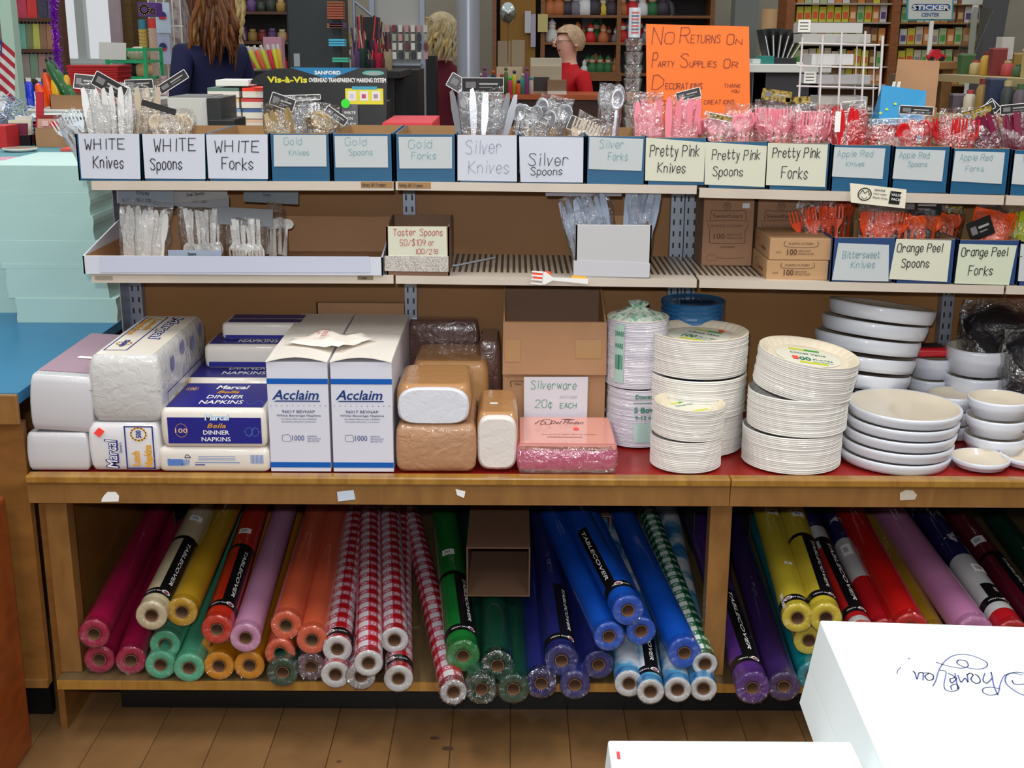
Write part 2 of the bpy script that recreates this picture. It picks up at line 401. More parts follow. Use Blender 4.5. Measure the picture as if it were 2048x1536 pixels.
struct('trim_1', M().box(wl - .05, wr + .05, YW - .1, YW, 1.19, 1.22, WF))
struct('wall_front_added', M().box(XL, XR, YN - .1, YN, 0, 2.2, mat('wall_added_paint', (120, 112, 100), .8)))  # unseen wall added behind the camera to cut low light into the bin
struct('wall_left', M().box(XL - .1, XL, YN, YF, 0, 3.3, WALL))
struct('wall_right', M().box(XR, XR + .1, YN, YF, 0, 3.3, WALL))

# ------------------------------------------------------------------ wooden display counter (the low cabinet)
ct = thing('display_counter', 'long low oak display counter with open bin front under the metal shelves', 'counter', (0, 0, 0))
XA, XB, XJ = -.958, 2.2, .432
YC = 2.31
top = M().box(XA + .01, XB, YC + .022, YB + .6, ZC - .03, ZC - .001, OAK); top.build('counter_board', ct)
M().box(XA + .012, XB, YC + .02, YB, ZC - .001, ZC, REDLAM).build('laminate_top', ct, loc=(0, 0, 0))
for a, b in ((XA, XJ), (XJ + .0015, XB)):
    M().box(a, b, YC, YC + .022, ZC - .055, ZC - .012, OAK).build('front_rail', ct)
    M().box(a, b, YC - .007, YC + .022, ZC - .012, ZC + .004, GOLD).build('nosing', ct, bevel=.003)
for x in (-.942, .402, 1.70):
    M().box(x, x + .044, 2.345, 2.385, .142, ZC - .03, OAK).build('post', ct, bevel=.002)
ZB = .142
M().box(XA + .02, XB, YC, YB + .62, .126, ZB, wood('greyish_bin_wood', (108, 88, 58), (86, 68, 44), (14, 2, 2))).build('bin_floor', ct)  # greyer and darker brown than the oak panels
M().box(XA + .02, XB, YC - .004, YC, .124, ZB + .001, GOLD).build('bin_edge', ct)
M().box(XA - .002, XA + .012, YC + .05, YB + .6, .0, ZC - .03, OAKP).build('side_panel', ct)
M().box(XA, XB, YB + .61, YB + .63, 0, ZC - .03, DARK).build('rear_panel', ct)
M().box(XA + .1, XB, 2.45, 2.47, 0, .125, BLACK).build('kick_board', ct)
# torn paper scraps still taped on the rail, as parts of it
def scrap(pts, c, name='torn_label'):
    m = M(); m.prism([P(x, y, YC - .0012) for x, y in pts], (0, .0008, 0), c); return m.build(name, ct)
scrap([(203, 999), (208, 991), (215, 984), (231, 984), (238, 992), (237, 1003), (203, 1004)][::-1], PAPER)
scrap([(674, 984), (707, 980), (711, 999), (676, 1003)][::-1], mat('bluish_scrap', (196, 208, 222), .6))
scrap([(911, 978), (931, 983), (928, 996), (914, 990)][::-1], PAPER)
scrap([(1800, 986), (1812, 980), (1826, 981), (1834, 990), (1830, 999), (1800, 1001)][::-1], col(196, 184, 168, .7))

# ------------------------------------------------------------------ metal shelving standing on the counter
sh = thing('shelving_unit', 'beige metal shelving with brown hardboard backs standing on the oak counter', 'shelving', (0, 0, 0))
SLOT = col(24, 22, 24, .6)
def upright(x, w, z0=ZC + .0042, z1=1.15, cols=1):
    m = M().box(x, x + w, YB - .028, YB - .002, z0, z1, STEEL)
    z = z0 + .02
    while z < z1 - .02:
        for q in (.25, .75):
            m.box(x + w * q - .0018, x + w * q + .0018, YB - .0286, YB - .028, z, z + .012, SLOT)
        z += .026
    return m.build('upright', sh)
upright(XU[0] - .03, .028); upright(XU[1] - .012, .027); upright(XU[2] - .018, .029); upright(XU[2] + .013, .029); upright(XU[3] + .0, .027)
M().box(XU[0] - .032, XU[0] - .030, YB - .09, YB, ZC + .004, 1.13, STEEL).build('side_bracket', sh)
for i in range(3):
    a, b = XU[i] + (-.012 if i == 0 else .001), XU[i + 1] - .001
    M().box(a, b, YB - .001, YB + .004, ZC + .0042, 1.15, HARD).build('back_panel', sh)
M().box(XU[3] + .001, XU[4], YB - .001, YB + .004, ZC + .0042, 1.15, HARD).build('back_panel', sh)
GRILLE = stripes('perforated_shelf', 0, .0125, .45, (78, 66, 58), (200, 184, 160))
YS = 2.48
def shelf(pxl, pxr, yl, yr, lip, xl=None, xr=None):
    a = P(pxl, yl, YS); b = P(pxr, yr, YS); xl = a.x + .0012; xr = b.x - .0012; tl = lip * .00099
    m = M(); g = .002
    m.hexa([(xl, YS, a.z - tl), (xr, YS, b.z - tl), (xr, YS + .004, b.z - tl), (xl, YS + .004, a.z - tl)],
           [(xl, YS, a.z), (xr, YS, b.z), (xr, YS + .004, b.z), (xl, YS + .004, a.z)], BEIGE)
    m.hexa([(xl, YS + .004, a.z - .004), (xr, YS + .004, b.z - .004), (xr, YS + .05, b.z - .004), (xl, YS + .05, a.z - .004)],
           [(xl, YS + .004, a.z), (xr, YS + .004, b.z), (xr, YS + .05, b.z), (xl, YS + .05, a.z)], BEIGE)
    m.hexa([(xl, YS + .05, a.z - .004), (xr, YS + .05, b.z - .004), (xr, YB - .03, b.z - .004), (xl, YB - .03, a.z - .004)],
           [(xl, YS + .05, a.z - .0005), (xr, YS + .05, b.z - .0005), (xr, YB - .03, b.z - .0005), (xl, YB - .03, a.z - .0005)], GRILLE)
    m.hexa([(xl, YS, a.z - tl - .002), (xr, YS, b.z - tl - .002), (xr, YS + .012, b.z - tl - .002), (xl, YS + .012, a.z - tl - .002)],
           [(xl, YS, a.z - tl), (xr, YS, b.z - tl), (xr, YS + .012, b.z - tl), (xl, YS + .012, a.z - tl)], BEIGE)
    o = m.build('shelf', sh)
    o['ends'] = [xl, a.z, xr, b.z]; return o
TS = [shelf(181, 788, 362, 363, 16), shelf(790, 1395, 363, 371, 15), shelf(1398, 2010, 376, 391, 17), shelf(2012, 2560, 391, 405, 17)]
MS = [shelf(181, 788, 548, 550, 16), shelf(790, 1395, 551, 559, 15), shelf(1398, 2010, 559, 572, 15), shelf(2012, 2560, 572, 584, 15)]
def zs(S_, X):
    for o in S_:
        xl, a, xr, b = o['ends']
        if X <= xr + .002: return a + (b - a) * (X - xl) / (xr - xl)
    return b
M().box(XU[0] - .02, 2.4, YB + .006, YB + .50, 1.120, 1.138, BEIGE).build('rear_shelf', sh)
# paper price strips on the lips
for (x0, x1, y0, txt) in ((722, 786, 369, 'Honey Wt Frames'), (796, 862, 370, 'Honey Wt Frames')):
    p = P(x0, y0 + 7, YS - .0006); T = fr(p, (1, 0, 0), (0, 0, 1)); w = (x1 - x0) * .00099; lm = M()
    rect(lm, T, 0, 0, w, .0125, KRAFT, 0); hand(lm, T, txt, .002, .003, .0068, INK, .0007, squash=.62, jit=.1); lm.build('price_strip', sh)
p = P(715, 560, YS - .0006); T = fr(p, (1, 0, 0), (0, 0, 1)); lm = M(); rect(lm, T, 0, 0, .032, .009, col(128, 112, 84), 0); hand(lm, T, 'Frames', .003, .002, .005, INK, .0006, squash=.7)
lm.build('price_strip', sh)
p = P(190, 560, YS - .0006); T = fr(p, (1, 0, 0), (0, 0, 1)); lm = M(); rect(lm, T, 0, 0, .036, .008, col(150, 140, 126), 0)
lm.build('price_strip', sh)

# ------------------------------------------------------------------ blue topped counter at the left with the mint paper
bt = thing('blue_topped_counter', 'oak counter with bright blue top at the left beside the shelving', 'counter')
M().box(-2.1, XA - .004, YC + .012, 3.38, .735, .757, BLUELAM).build('blue_top', bt)
M().box(-2.1, XA - .003, YC, YC + .012, .695, .7565, OAK).build('top_edge', bt, bevel=.003)
M().box(-2.1, XA - .006, YC + .02, YC + .04, .12, .695, OAKP).build('front_panel', bt)
M().box(-2.1, XA - .006, YC + .012, YC + .02, .118, .135, OAK).build('base_rail', bt)
M().box(-2.1, XA - .006, 3.33, 3.37, 0, .735, OAKP).build('rear_panel', bt)
M().box(-2.1, -1.0, 2.42, 2.44, 0, .12, BLACK).build('kick_board', bt)
tag(M().box(-1.7, -.993, 2.04, 2.292, 0, .56, wood('red_oak', (140, 66, 18), (116, 50, 14), (4, 4, 10))).build('cabinet_end', bevel=.012, seg=3),
    'reddish wooden cabinet end at the lower left edge', 'cabinet')
MINT = mat('mint_paper', (196, 226, 220), .75); MINTS = stripes('mint_sheet_edges', 2, .0016, .3, (160, 192, 184), (182, 214, 206))
def ream(x, y, z, w, d, h, label, rz=0):
    t = thing('paper_ream', label, 'paper', (x, y, z), (0, 0, rz), 'reams of mint paper')
    n = 6; k = []
    rr = random.Random(int(z * 1000) + int(x * 99)); ph = rr.uniform(0, 6)
    m = M(); RR = []
    for i in range(n + 1):
        o = .0016 * math.sin(i * 1.3 + ph)
        RR.append([V((a + o, b, h * i / n)) for a, b in ((0, 0), (w, 0), (w, d), (0, d))])
    m.rings(RR, MINTS, smooth=False); m.build('sheets', t, bevel=0)
    M().box(.0005, w - .0005, .0005, d - .0005, h, h + .0006, MINT).build('cover_sheet', t)
    return t
zz = .757; xs = [-1.204, -1.222, -1.232, -1.240, -1.246, -1.250, -1.252]
lab = ['bottom ream of the near mint paper stack on the blue top', 'second ream up in the near mint paper stack', 'third ream up in the near mint paper stack', 'middle ream of the near mint paper stack, level with the tray',
       'fifth ream up in the near mint paper stack', 'sixth ream up in the near mint paper stack, under the topmost', 'topmost ream of the near mint paper stack beside the white knives box']
hh = [.057, .052, .009, .049, .049, .051, .049]
yb = [0, .004, .004, .006, .008, .009, .01]
hs = [.060, .072, .012, .056, .060, .056, .062]
for i in range(7):
    ream(xs[i], 2.95 + yb[i] * .6, zz, .244, .36, hs[i] - .0008, lab[i]); zz += hs[i]
zz = .757
for i in range(4):
    ream(-1.535 - .012 * i, 3.06, zz, .30, .3, .085, ('lowest', 'second lowest', 'third', 'uppermost')[i] + ' ream of the far left mint paper stack at the photo edge'); zz += .0857
# ------------------------------------------------------------------ cutlery
def ext(outline, d, m, name):   # flat outline in x-z, thickness along y
    mm = M(); mm.prism([(x, -d / 2, z) for x, z in outline], (0, d, 0), m); return mm
def knife_m(m):
    L = .165
    return ext([(-.0045, 0), (.0045, 0), (.0055, .03), (.0042, .075), (.0068, .088), (.0085, .12), (.007, .15), (.0035, L), (-.003, L - .003), (-.0062, .13), (-.0055, .085), (-.004, .07), (-.0055, .03)], .0022, m, 'knife')
def fork_m(m):
    mm = M(); mm.prism([(x, -.001, z) for x, z in [(-.005, 0), (.005, 0), (.0035, .06), (.003, .10), (.011, .118), (.0125, .128), (-.0125, .128), (-.011, .118), (-.003, .10), (-.0035, .06)]], (0, .002, 0), m)
    for i in range(4):
        x = -.0125 + i * .0072; mm.prism([(x, -.001, .126), (x + .0034, -.001, .126), (x + .003, -.001, .16), (x + .0005, -.001, .16)], (0, .002, 0), m)
    return mm
def spoon_m(m):
    mm = M(); mm.prism([(x, -.001, z) for x, z in [(-.005, 0), (.005, 0), (.0035, .06), (.0028, .115), (-.0028, .115), (-.0035, .06)]], (0, .002, 0), m)
    mm.lathe([(.0004, -.0045), (.010, -.0035), (.0148, 0), (.0142, .0008), (.009, -.0022), (.0004, -.0032)], m, 14, T=Matrix.Translation((0, .001, .136)) @ Matrix.Rotation(R(90), 4, 'X') @ Matrix.Diagonal((1, 1.55, 1, 1)), cap0=False, cap1=False)
    return mm
_ut = {}
def utensil(kind, m, parent):
    k = (kind, m.name)
    if k not in _ut:
        o = {'knife': knife_m, 'fork': fork_m, 'spoon': spoon_m}[kind](m).build(kind, parent); _ut[k] = o; return o
    o = _ut[k].copy(); COL.objects.link(o); o.parent = parent; o.name = kind; o.location = (0, 0, 0); o.rotation_euler = (0, 0, 0); o.scale = (1, 1, 1); return o
def film_mesh(w, h, d, seed, mt, flare=1.1, crumple=.006, top=.0):
    rr = random.Random(seed); off = V((rr.uniform(0, 50), rr.uniform(0, 50), 0)); RR = []; n = 22; k = 13
    for i in range(k + 1):
        t = i / k; z = t * h; bul = math.sin(math.pi * min(1, t * 1.08 + .06)) ** .5 if t < .92 else .12
        wx_ = w / 2 * (1 + (flare - 1) * t) * (.94 + .06 * math.sin(math.pi * t)); dy = d / 2 * max(.06, bul); ring = []
        for j in range(n):
            a = 2 * math.pi * j / n; x = math.cos(a) * wx_; y = math.sin(a) * dy
            q = noise.noise_vector(V((x, y, z)) * 28 + off) * crumple * (.5 + t)
            ring.append(V((x, y, z + (top * noise.noise(V((x * 20, 0, 0)) + off) if i == k else 0))) + V((q.x, q.y, q.z * .5)))
        RR.append(ring)
    m = M(); m.rings(RR, mt, cap0=True, cap1=False, smooth=False); return m
def header_card(par, w, h, z, m1, m2=None, rz=0, ry=0, y=0, x=0, txt=None, ink=None, border=True, name='header_card'):
    m = M(); T = Matrix.Translation((x, y, z)) @ Matrix.Rotation(ry, 4, 'Y') @ Matrix.Rotation(rz, 4, 'X')
    m.T = T; m.box(-w / 2, w / 2, -.0006, .0006, 0, h, m1)
    D = fr((-w / 2, -.0008, 0), (1, 0, 0), (0, 0, 1))
    if border:
        frame(m, D, 0, 0, w, h, .0013, m2 or PAPER)
        if w > .04 and h > .015: rect(m, D, w * .1, h * .3, w * .34, h * .72, col(120, 118, 120)); rect(m, D, w * .42, h * .52, w * .86, h * .64, col(170, 168, 166)); rect(m, D, w * .42, h * .3, w * .74, h * .38, col(130, 128, 128))
    if txt:
        for i, (t, hh, bx, by) in enumerate(txt): hand(m, D, t, bx, by, hh, ink or INK, .0009, squash=.75)
    return m.build(name, par)
def bag(px, Y, z, kind, um, n, w, label, group, lean=0, hdr=None, h=.2, d=.035, fan=.12, flip=False, seed=1, fl=None, hy=0, flare=1.1, ulen=1.0, dz=0, cat='cutlery bag', tilt=0):
    x = PX(px, Y, z + .1)
    t = thing('cutlery_bag', label, cat, (x, Y, z), (tilt, lean, 0), group)
    rr = random.Random(seed * 7 + 3)
    for i in range(n):
        o = utensil(kind, um, t); f = (i + .5) / n - .5
        o.location = (f * w * .8, rr.uniform(-d * .25, d * .25), .006 + rr.uniform(0, .008) + dz + (.165 * ulen if flip else 0))
        o.rotation_euler = (rr.uniform(-.06, .06), f * fan + rr.uniform(-.05, .05) + (math.pi if flip else 0), rr.uniform(-.7, .7)); o.scale = (1, 1, ulen)
    film_mesh(w, h, d, seed, fl or FILM, flare).build('film', t)
    if hdr:
        for q in hdr: header_card(t, **q)
    return t
# ------------------------------------------------------------------ open boxes on the shelves
def pxm(Y, z): return (Y * math.cos(PITCH) + (CAMH - z) * math.sin(PITCH)) / FPX     # metres per pixel
def pwrite(m, x0, x1, yb, hpx, text, Y, ink, w=.0016, slant=.06, rng=None):
    p = P(x0, yb, Y); q = P(x1, yb, Y); h = hpx * pxm(Y, p.z); T = fr(p, (q - p), (0, 0, 1)); nat = hand_w(text, h, 1, 1.5)
    hand(m, T, text, 0, 0, h, ink, w, slant, squash=(q - p).length / nat, rng=rng or random.Random(len(text) * 7 + int(x0)))
def card(parent, px, Y, m, lines, name='sign_card', th=.0012, inv=None):
    """px: 4 corners bl, br, tr, tl of the card in the photograph; lines: (text, x0, x1, baseline, height, ink, penwidth)"""
    c = [P(x, y, Y) for x, y in px]; mm = M(); mm.prism(c, (0, th, 0), m)
    o = mm.build(name, parent)
    if lines:
        lm = M()
        for (t, x0, x1, yb, hp, ink, w) in lines: pwrite(lm, x0, x1, yb, hp, t, Y - .0006, ink, w)
        lm.build('lettering', o)
    if inv is not None:
        o.matrix_parent_inverse = inv
        for ch in o.children: pass
    return o
def openbox(name, label, pl, pr, yt, yb, Y0, depth, zbase, mo, mi, cat='box', group=None, th=.003, backh=0, edge=None, flare=0):
    zt = P((pl + pr) / 2, yt, Y0).z; zb = zbase; xl = PX(pl, Y0, zb); xr = PX(pr, Y0, zb)
    t = thing(name, label, cat, (0, 0, 0), (0, 0, 0), group); xl += .001; xr -= .001
    Y1 = Y0 + depth; b = backh; e = edge or mi
    m = M(); m.box(xl, xr, Y0, Y0 + th, zb, zt - .0006, mo); m.box(xl, xr, Y1 - th, Y1, zb, zt + b - .0006, mi)
    m.hexa([(xl, Y0, zb), (xl + th, Y0, zb), (xl + th, Y1, zb), (xl, Y1, zb)], [(xl, Y0, zt), (xl + th, Y0, zt), (xl + th, Y1, zt + b), (xl, Y1, zt + b)], mo)
    m.hexa([(xr - th, Y0, zb), (xr, Y0, zb), (xr, Y1, zb), (xr - th, Y1, zb)], [(xr - th, Y0, zt), (xr, Y0, zt), (xr, Y1, zt + b), (xr - th, Y1, zt + b)], mo)
    m.box(xl + th, xr - th, Y0 + th, Y0 + th + .0006, zb + th, zt - .0005, mi)
    for xa in (xl + th, xr - th - .0006): m.box(xa, xa + .0006, Y0 + th, Y1 - th, zb + th, zt, mi)
    m.box(xl, xr, Y0, Y0 + th, zt - .0006, zt, e)
    m.box(xl + th, xr - th, Y0 + th, Y1 - th, zb, zb + th, mi)
    m.build('box_body', t)
    return t, zb, zt
YBX = YS + .004
bins = []
def tb(pl, pr, yt, yb, label, style, cardpx, lines, depth=.27):
    xm_ = PX((pl + pr) / 2, YBX, 1.15); zb = max(zs(TS, PX(pl, YBX, 1.15)), zs(TS, PX(pr, YBX, 1.15)))
    mo = BLUEBOX
    t, zb, zt = openbox('cutlery_bin', label, pl, pr, yt, yb, YBX, depth, zb, mo, KRAFT, 'box', 'open cutlery boxes along the top shelf')
    cm = {'w': WHITE, 'c': CREAM, 'g': mat('grey_card', (188, 194, 196), .6)}[style]
    card(t, cardpx, YBX - .0018, cm, lines)
    return t
def L2(a, b, x, ink, w=.0018):
    return [(a[0], a[1], a[2], a[3], a[4], ink, w), (b[0], b[1], b[2], b[3], b[4], ink, w)]
def q4(l, t, r, b, dl=0, dr=0): return [(l + dl, b), (r + dr, b), (r, t), (l, t)]
tb(155, 283, 268, 357, 'white fronted box lettered for white knives, leftmost on the top shelf', 'w', [(163, 357), (281, 358), (278, 268), (156, 267)], L2(('WHITE', 170, 249, 299, 20), ('Knives', 187, 247, 336, 23), 0, INK))
tb(285, 412, 268, 357, 'white fronted box lettered for white spoons, second from the left', 'w', [(290, 357), (411, 358), (409, 268), (284, 268)], L2(('WHITE', 308, 391, 302, 24), ('Spoons', 301, 364, 339, 22), 0, INK))
tb(414, 537, 268, 357, 'white fronted box lettered for white forks, by the empty blue boxes', 'w', [(417, 357), (536, 358), (535, 269), (412, 269)], L2(('WHITE', 430, 518, 304, 22), ('Forks', 444, 506, 339, 23), 0, INK))
tb(539, 662, 267, 358, 'blue box with faint gold knives card, bags of gold cutlery above', 'g', q4(547, 270, 652, 333, 1, 1), L2(('Gold', 568, 603, 289, 14), ('Knives', 578, 618, 310, 11), 0, TEALINK, .0009))
tb(663, 786, 267, 359, 'empty blue box with faint gold spoons card', 'g', q4(669, 272, 775, 335, 2, 1), L2(('Gold', 690, 732, 290, 15), ('Spoons', 697, 745, 310, 12), 0, TEALINK, .0009))
tb(788, 912, 268, 361, 'empty blue box with faint gold forks card', 'g', q4(797, 274, 904, 337, 2, 0), L2(('Gold', 817, 863, 296, 17), ('Forks', 823, 872, 318, 14), 0, TEALINK, .001))
tb(914, 1036, 270, 363, 'white fronted box with grey lettering for silver knives', 'w', [(915, 361), (1034, 363), (1033, 271), (915, 270)], L2(('Silver', 931, 1002, 307, 27), ('Knives', 937, 1017, 346, 24), 0, GREYINK, .0012))
tb(1038, 1167, 272, 364, 'white fronted box lettered for silver spoons', 'w', [(1041, 364), (1166, 365), (1167, 275), (1038, 273)], L2(('Silver', 1057, 1136, 331, 24), ('Spoons', 1061, 1124, 350, 15), 0, INK, .0014))
tb(1168, 1289, 272, 366, 'blue box with faint silver forks card and a blue back edge showing', 'g', [(1177, 338), (1283, 342), (1287, 278), (1179, 274)], L2(('Silver', 1199, 1247, 296, 16), ('Forks', 1216, 1255, 321, 16), 0, TEALINK, .001))
tb(1290, 1410, 275, 366, 'cream fronted box lettered for pretty pink knives', 'c', [(1290, 361), (1407, 364), (1411, 285), (1292, 275)], L2(('Pretty Pink', 1300, 1397, 312, 22), ('Knives', 1315, 1370, 345, 19), 0, INK, .0016))
tb(1411, 1531, 283, 372, 'cream fronted box lettered for pretty pink spoons', 'c', [(1409, 369), (1529, 374), (1534, 292), (1411, 284)], L2(('Pretty Pink', 1424, 1519, 319, 19), ('Spoons', 1425, 1485, 352, 18), 0, INK, .0015))
tb(1533, 1655, 286, 378, 'cream fronted box lettered for pretty pink forks', 'c', [(1532, 370), (1650, 374), (1656, 289), (1536, 286)], L2(('Pretty Pink', 1545, 1639, 315, 19), ('Forks', 1562, 1614, 357, 23), 0, INK, .0016))
tb(1657, 1776, 290, 386, 'blue box with faint apple red knives card', 'g', [(1664, 353), (1765, 358), (1771, 297), (1669, 294)], L2(('Apple Red', 1674, 1745, 313, 12), ('Knives', 1692, 1728, 332, 9), 0, TEALINK, .0009))
tb(1778, 1893, 293, 386, 'blue box with faint apple red spoons card', 'g', [(1785, 357), (1884, 363), (1891, 301), (1792, 298)], L2(('Apple Red', 1798, 1858, 316, 12), ('Spoons', 1815, 1854, 333, 10), 0, TEALINK, .0009))
tb(1894, 2012, 297, 388, 'blue box with faint apple red forks card', 'g', [(1903, 362), (2003, 368), (2010, 305), (1911, 302)], L2(('Apple Red', 1919, 1984, 321, 12), ('Forks', 1931, 1967, 342, 10), 0, TEALINK, .0009))
tb(2014, 2130, 300, 394, 'blue box cut off by the right edge of the photo, on the top shelf', 'g', [(2023, 368), (2123, 374), (2130, 312), (2030, 308)], [('Ivory', 2042, 2078, 324, 13, TEALINK, .0009)])

# cutlery materials
UW = col(232, 232, 230, .35); UCL = mat('clear_styrene', (214, 222, 228), .12, spec=.8); UGO = mat('gold_plastic', (176, 150, 104), .3, metal=.3); USI = mat('silver_plastic', (170, 172, 180), .25, metal=.5)
UPK = col(246, 142, 158, .4); URD = col(212, 28, 34, .35); UOR = col(250, 84, 30, .4); UOR2 = col(255, 96, 24, .4); UMA = col(120, 20, 60, .35); ULI = col(196, 210, 40, .4); UBG = col(206, 190, 168, .4)
HB = col(46, 44, 46, .4); HG = mat('header_bluegrey', (132, 144, 158), .6, var=.03); HGO = mottle('header_gold', [(.35, (30, 24, 14)), (.5, (190, 160, 70)), (.62, (40, 30, 18))], 60)
def hd(w=.09, h=.028, z=.19, m=None, **k): return dict(w=w, h=h, z=z, m1=m or HB, **k)
G = 'bags of plastic cutlery on the top shelf'; zt = 1.158
def zsh(px, Y=2.55): return max(zs(TS, PX(px - 30, Y, 1.15)), zs(TS, PX(px + 30, Y, 1.15))) + .0035
bag(222, 2.555, zsh(222), 'knife', UW, 12, .10, 'bag of white plastic knives standing in the leftmost box', G, -.03, [hd(.045, .03, .172, rz=-.3, ry=.12, x=-.045), hd(.07, .03, .165, ry=.55, x=.0, y=-.005)], h=.185, seed=2)
bag(272, 2.66, zsh(272), 'knife', UBG, 8, .07, 'bag of off white knives with dark header behind the white knives', G, .06, [hd(.06, .02, .168, ry=-.1), hd(.07, .02, .178, ry=-.6, x=.07, y=.02)], h=.18, seed=3)
bag(336, 2.56, zsh(336), 'spoon', UBG, 7, .09, 'low bag of off white spoons in the white spoons box', G, .04, [hd(.07, .012, .13, ry=.25, x=-.02, y=-.02, m2=HB)], h=.135, d=.06, seed=4, ulen=.72)
bag(176, 2.72, zsh(176), 'fork', UCL, 5, .05, 'small crumpled bag of clear forks leaning out past the leftmost box', G, -.42, None, h=.13, d=.05, seed=5, ulen=.7)
bag(572, 2.55, zsh(572), 'knife', UGO, 8, .055, 'bag of gold knives slumped in the gold knives box', G, -.16, [hd(.05, .026, .135, ry=.5, x=.01, m=HB)], h=.15, seed=6, ulen=.74)
bag(632, 2.57, zsh(632), 'spoon', UGO, 6, .065, 'bag of gold spoons crumpled beside the gold knives', G, .12, [hd(.05, .018, .115, ry=.5, x=.02)], h=.145, d=.06, seed=7, ulen=.74)
bag(600, 2.66, zsh(600), 'fork', USI, 6, .07, 'shiny crumpled bag behind the gold knives and spoons', G, .02, [hd(.08, .012, .145, ry=-.06, m=FILM2)], h=.155, d=.05, seed=8, ulen=.78)
bag(958, 2.555, zsh(958), 'knife', USI, 10, .085, 'bag of silver knives spread in a fan with a black header card', G, .03, [hd(.085, .03, .168, ry=-.03, rz=.2), hd(.06, .03, .165, ry=.5, x=-.05, y=.02)], h=.18, seed=9, fan=.5)
bag(1042, 2.56, zsh(1042), 'spoon', USI, 6, .07, 'bag of silver spoons drooping over the silver spoons box', G, .18, [hd(.06, .012, .12, ry=.3)], h=.14, d=.06, seed=10, ulen=.85)
bag(1080, 2.66, zsh(1080), 'spoon', USI, 5, .08, 'puffed clear bag of silver spoons with a black end', G, .2, [hd(.03, .03, .10, x=.045, ry=.2, y=-.03)], h=.16, d=.07, seed=11, ulen=.9, flare=.9)
bag(1140, 2.60, zsh(1140), 'fork', UBG, 5, .07, 'low shiny bag of beige forks between silver spoons and blue edge', G, .4, None, h=.13, d=.06, seed=12, ulen=.68)
bag(1214, 2.70, zsh(1214), 'spoon', USI, 4, .045, 'upright silver serving spoons in film above the silver forks box', G, .03, None, h=.185, d=.04, seed=13, ulen=1.08)
bag(1298, 2.55, zsh(1298), 'knife', UPK, 8, .062, 'left bag of pink knives in the pretty pink knives box', G, -.04, [hd(.06, .014, .160, ry=.05, m=FILM2, border=False)], h=.165, d=.04, seed=14, fan=.1, ulen=.9)
bag(1356, 2.55, zsh(1356), 'knife', UPK, 9, .066, 'right bag of pink knives in the pretty pink knives box', G, .05, [hd(.05, .02, .160, ry=-.3, x=.01)], h=.17, d=.04, seed=15, fan=.1, ulen=.92)
bag(1424, 2.55, zsh(1424), 'spoon', UPK, 6, .065, 'bag of pink spoons sunk in the pretty pink spoons box', G, .1, [hd(.05, .012, .125, ry=.1, m=HGO)], h=.14, d=.06, seed=16, ulen=.74)
bag(1482, 2.56, zsh(1482), 'spoon', UPK, 6, .06, 'puffed bag of pink spoons at the right of the pink spoons box', G, -.04, None, h=.16, d=.06, seed=17, ulen=.82)
bag(1548, 2.555, zsh(1548), 'fork', UPK, 8, .075, 'left bag of pink forks with a gold printed header', G, -.02, [hd(.06, .022, .165, ry=.15, m=HGO, m2=HGO)], h=.17, d=.05, seed=18, ulen=.88)
bag(1612, 2.555, zsh(1612), 'fork', UPK, 8, .075, 'right bag of pink forks beside the red knives', G, .04, [hd(.05, .014, .16, ry=-.1, m=HGO, m2=HGO, x=-.03)], h=.165, d=.05, seed=19, ulen=.84)
bag(1668, 2.70, zsh(1668), 'fork', URD, 6, .06, 'bag of red forks behind the pink forks', G, .02, None, h=.155, d=.04, seed=20, ulen=.88)
bag(1700, 2.545, zsh(1700), 'knife', URD, 10, .07, 'bag of red knives with a white price tag in the red knives box', G, .0, [hd(.05, .02, .15, ry=-.1, m=FILM2), hd(.011, .04, .11, m=PAPER, x=-.035, y=-.022, border=False, name='price_tag')], h=.16, seed=21, ulen=.88)
bag(1768, 2.55, zsh(1768), 'spoon', URD, 7, .075, 'low bag of red spoons in the red spoons box, left one', G, .05, [hd(.05, .012, .125, ry=-.1, m=FILM2)], h=.135, d=.06, seed=22, ulen=.72)
bag(1832, 2.555, zsh(1832), 'spoon', URD, 7, .07, 'low bag of red spoons in the red spoons box, right one', G, -.05, [hd(.07, .018, .145, ry=.1)], h=.15, d=.06, seed=23, ulen=.78)
bag(1912, 2.555, zsh(1912), 'fork', URD, 9, .085, 'bright bag of red forks laid over the red forks box', G, .0, [hd(.05, .016, .15, ry=-.5, x=.05)], h=.16, d=.06, seed=24, ulen=.82)
bag(1962, 2.66, zsh(1962), 'fork', URD, 5, .05, 'small bag of red forks behind, near the maroon knives', G, .05, [hd(.05, .03, .14, ry=-.9, x=.01)], h=.15, d=.04, seed=25, ulen=.84)
bag(2010, 2.55, zsh(2010), 'knife', UMA, 8, .06, 'bag of maroon knives slanting at the right end of the shelf', G, -.4, [hd(.06, .02, .155, ry=.1, m=HGO, m2=HB)], h=.16, seed=26, ulen=.9)
bag(2052, 2.56, zsh(2052), 'knife', UMA, 8, .06, 'bag of maroon knives cut off by the right edge', G, -.2, [hd(.06, .02, .155, ry=.1)], h=.16, seed=27, ulen=.9)
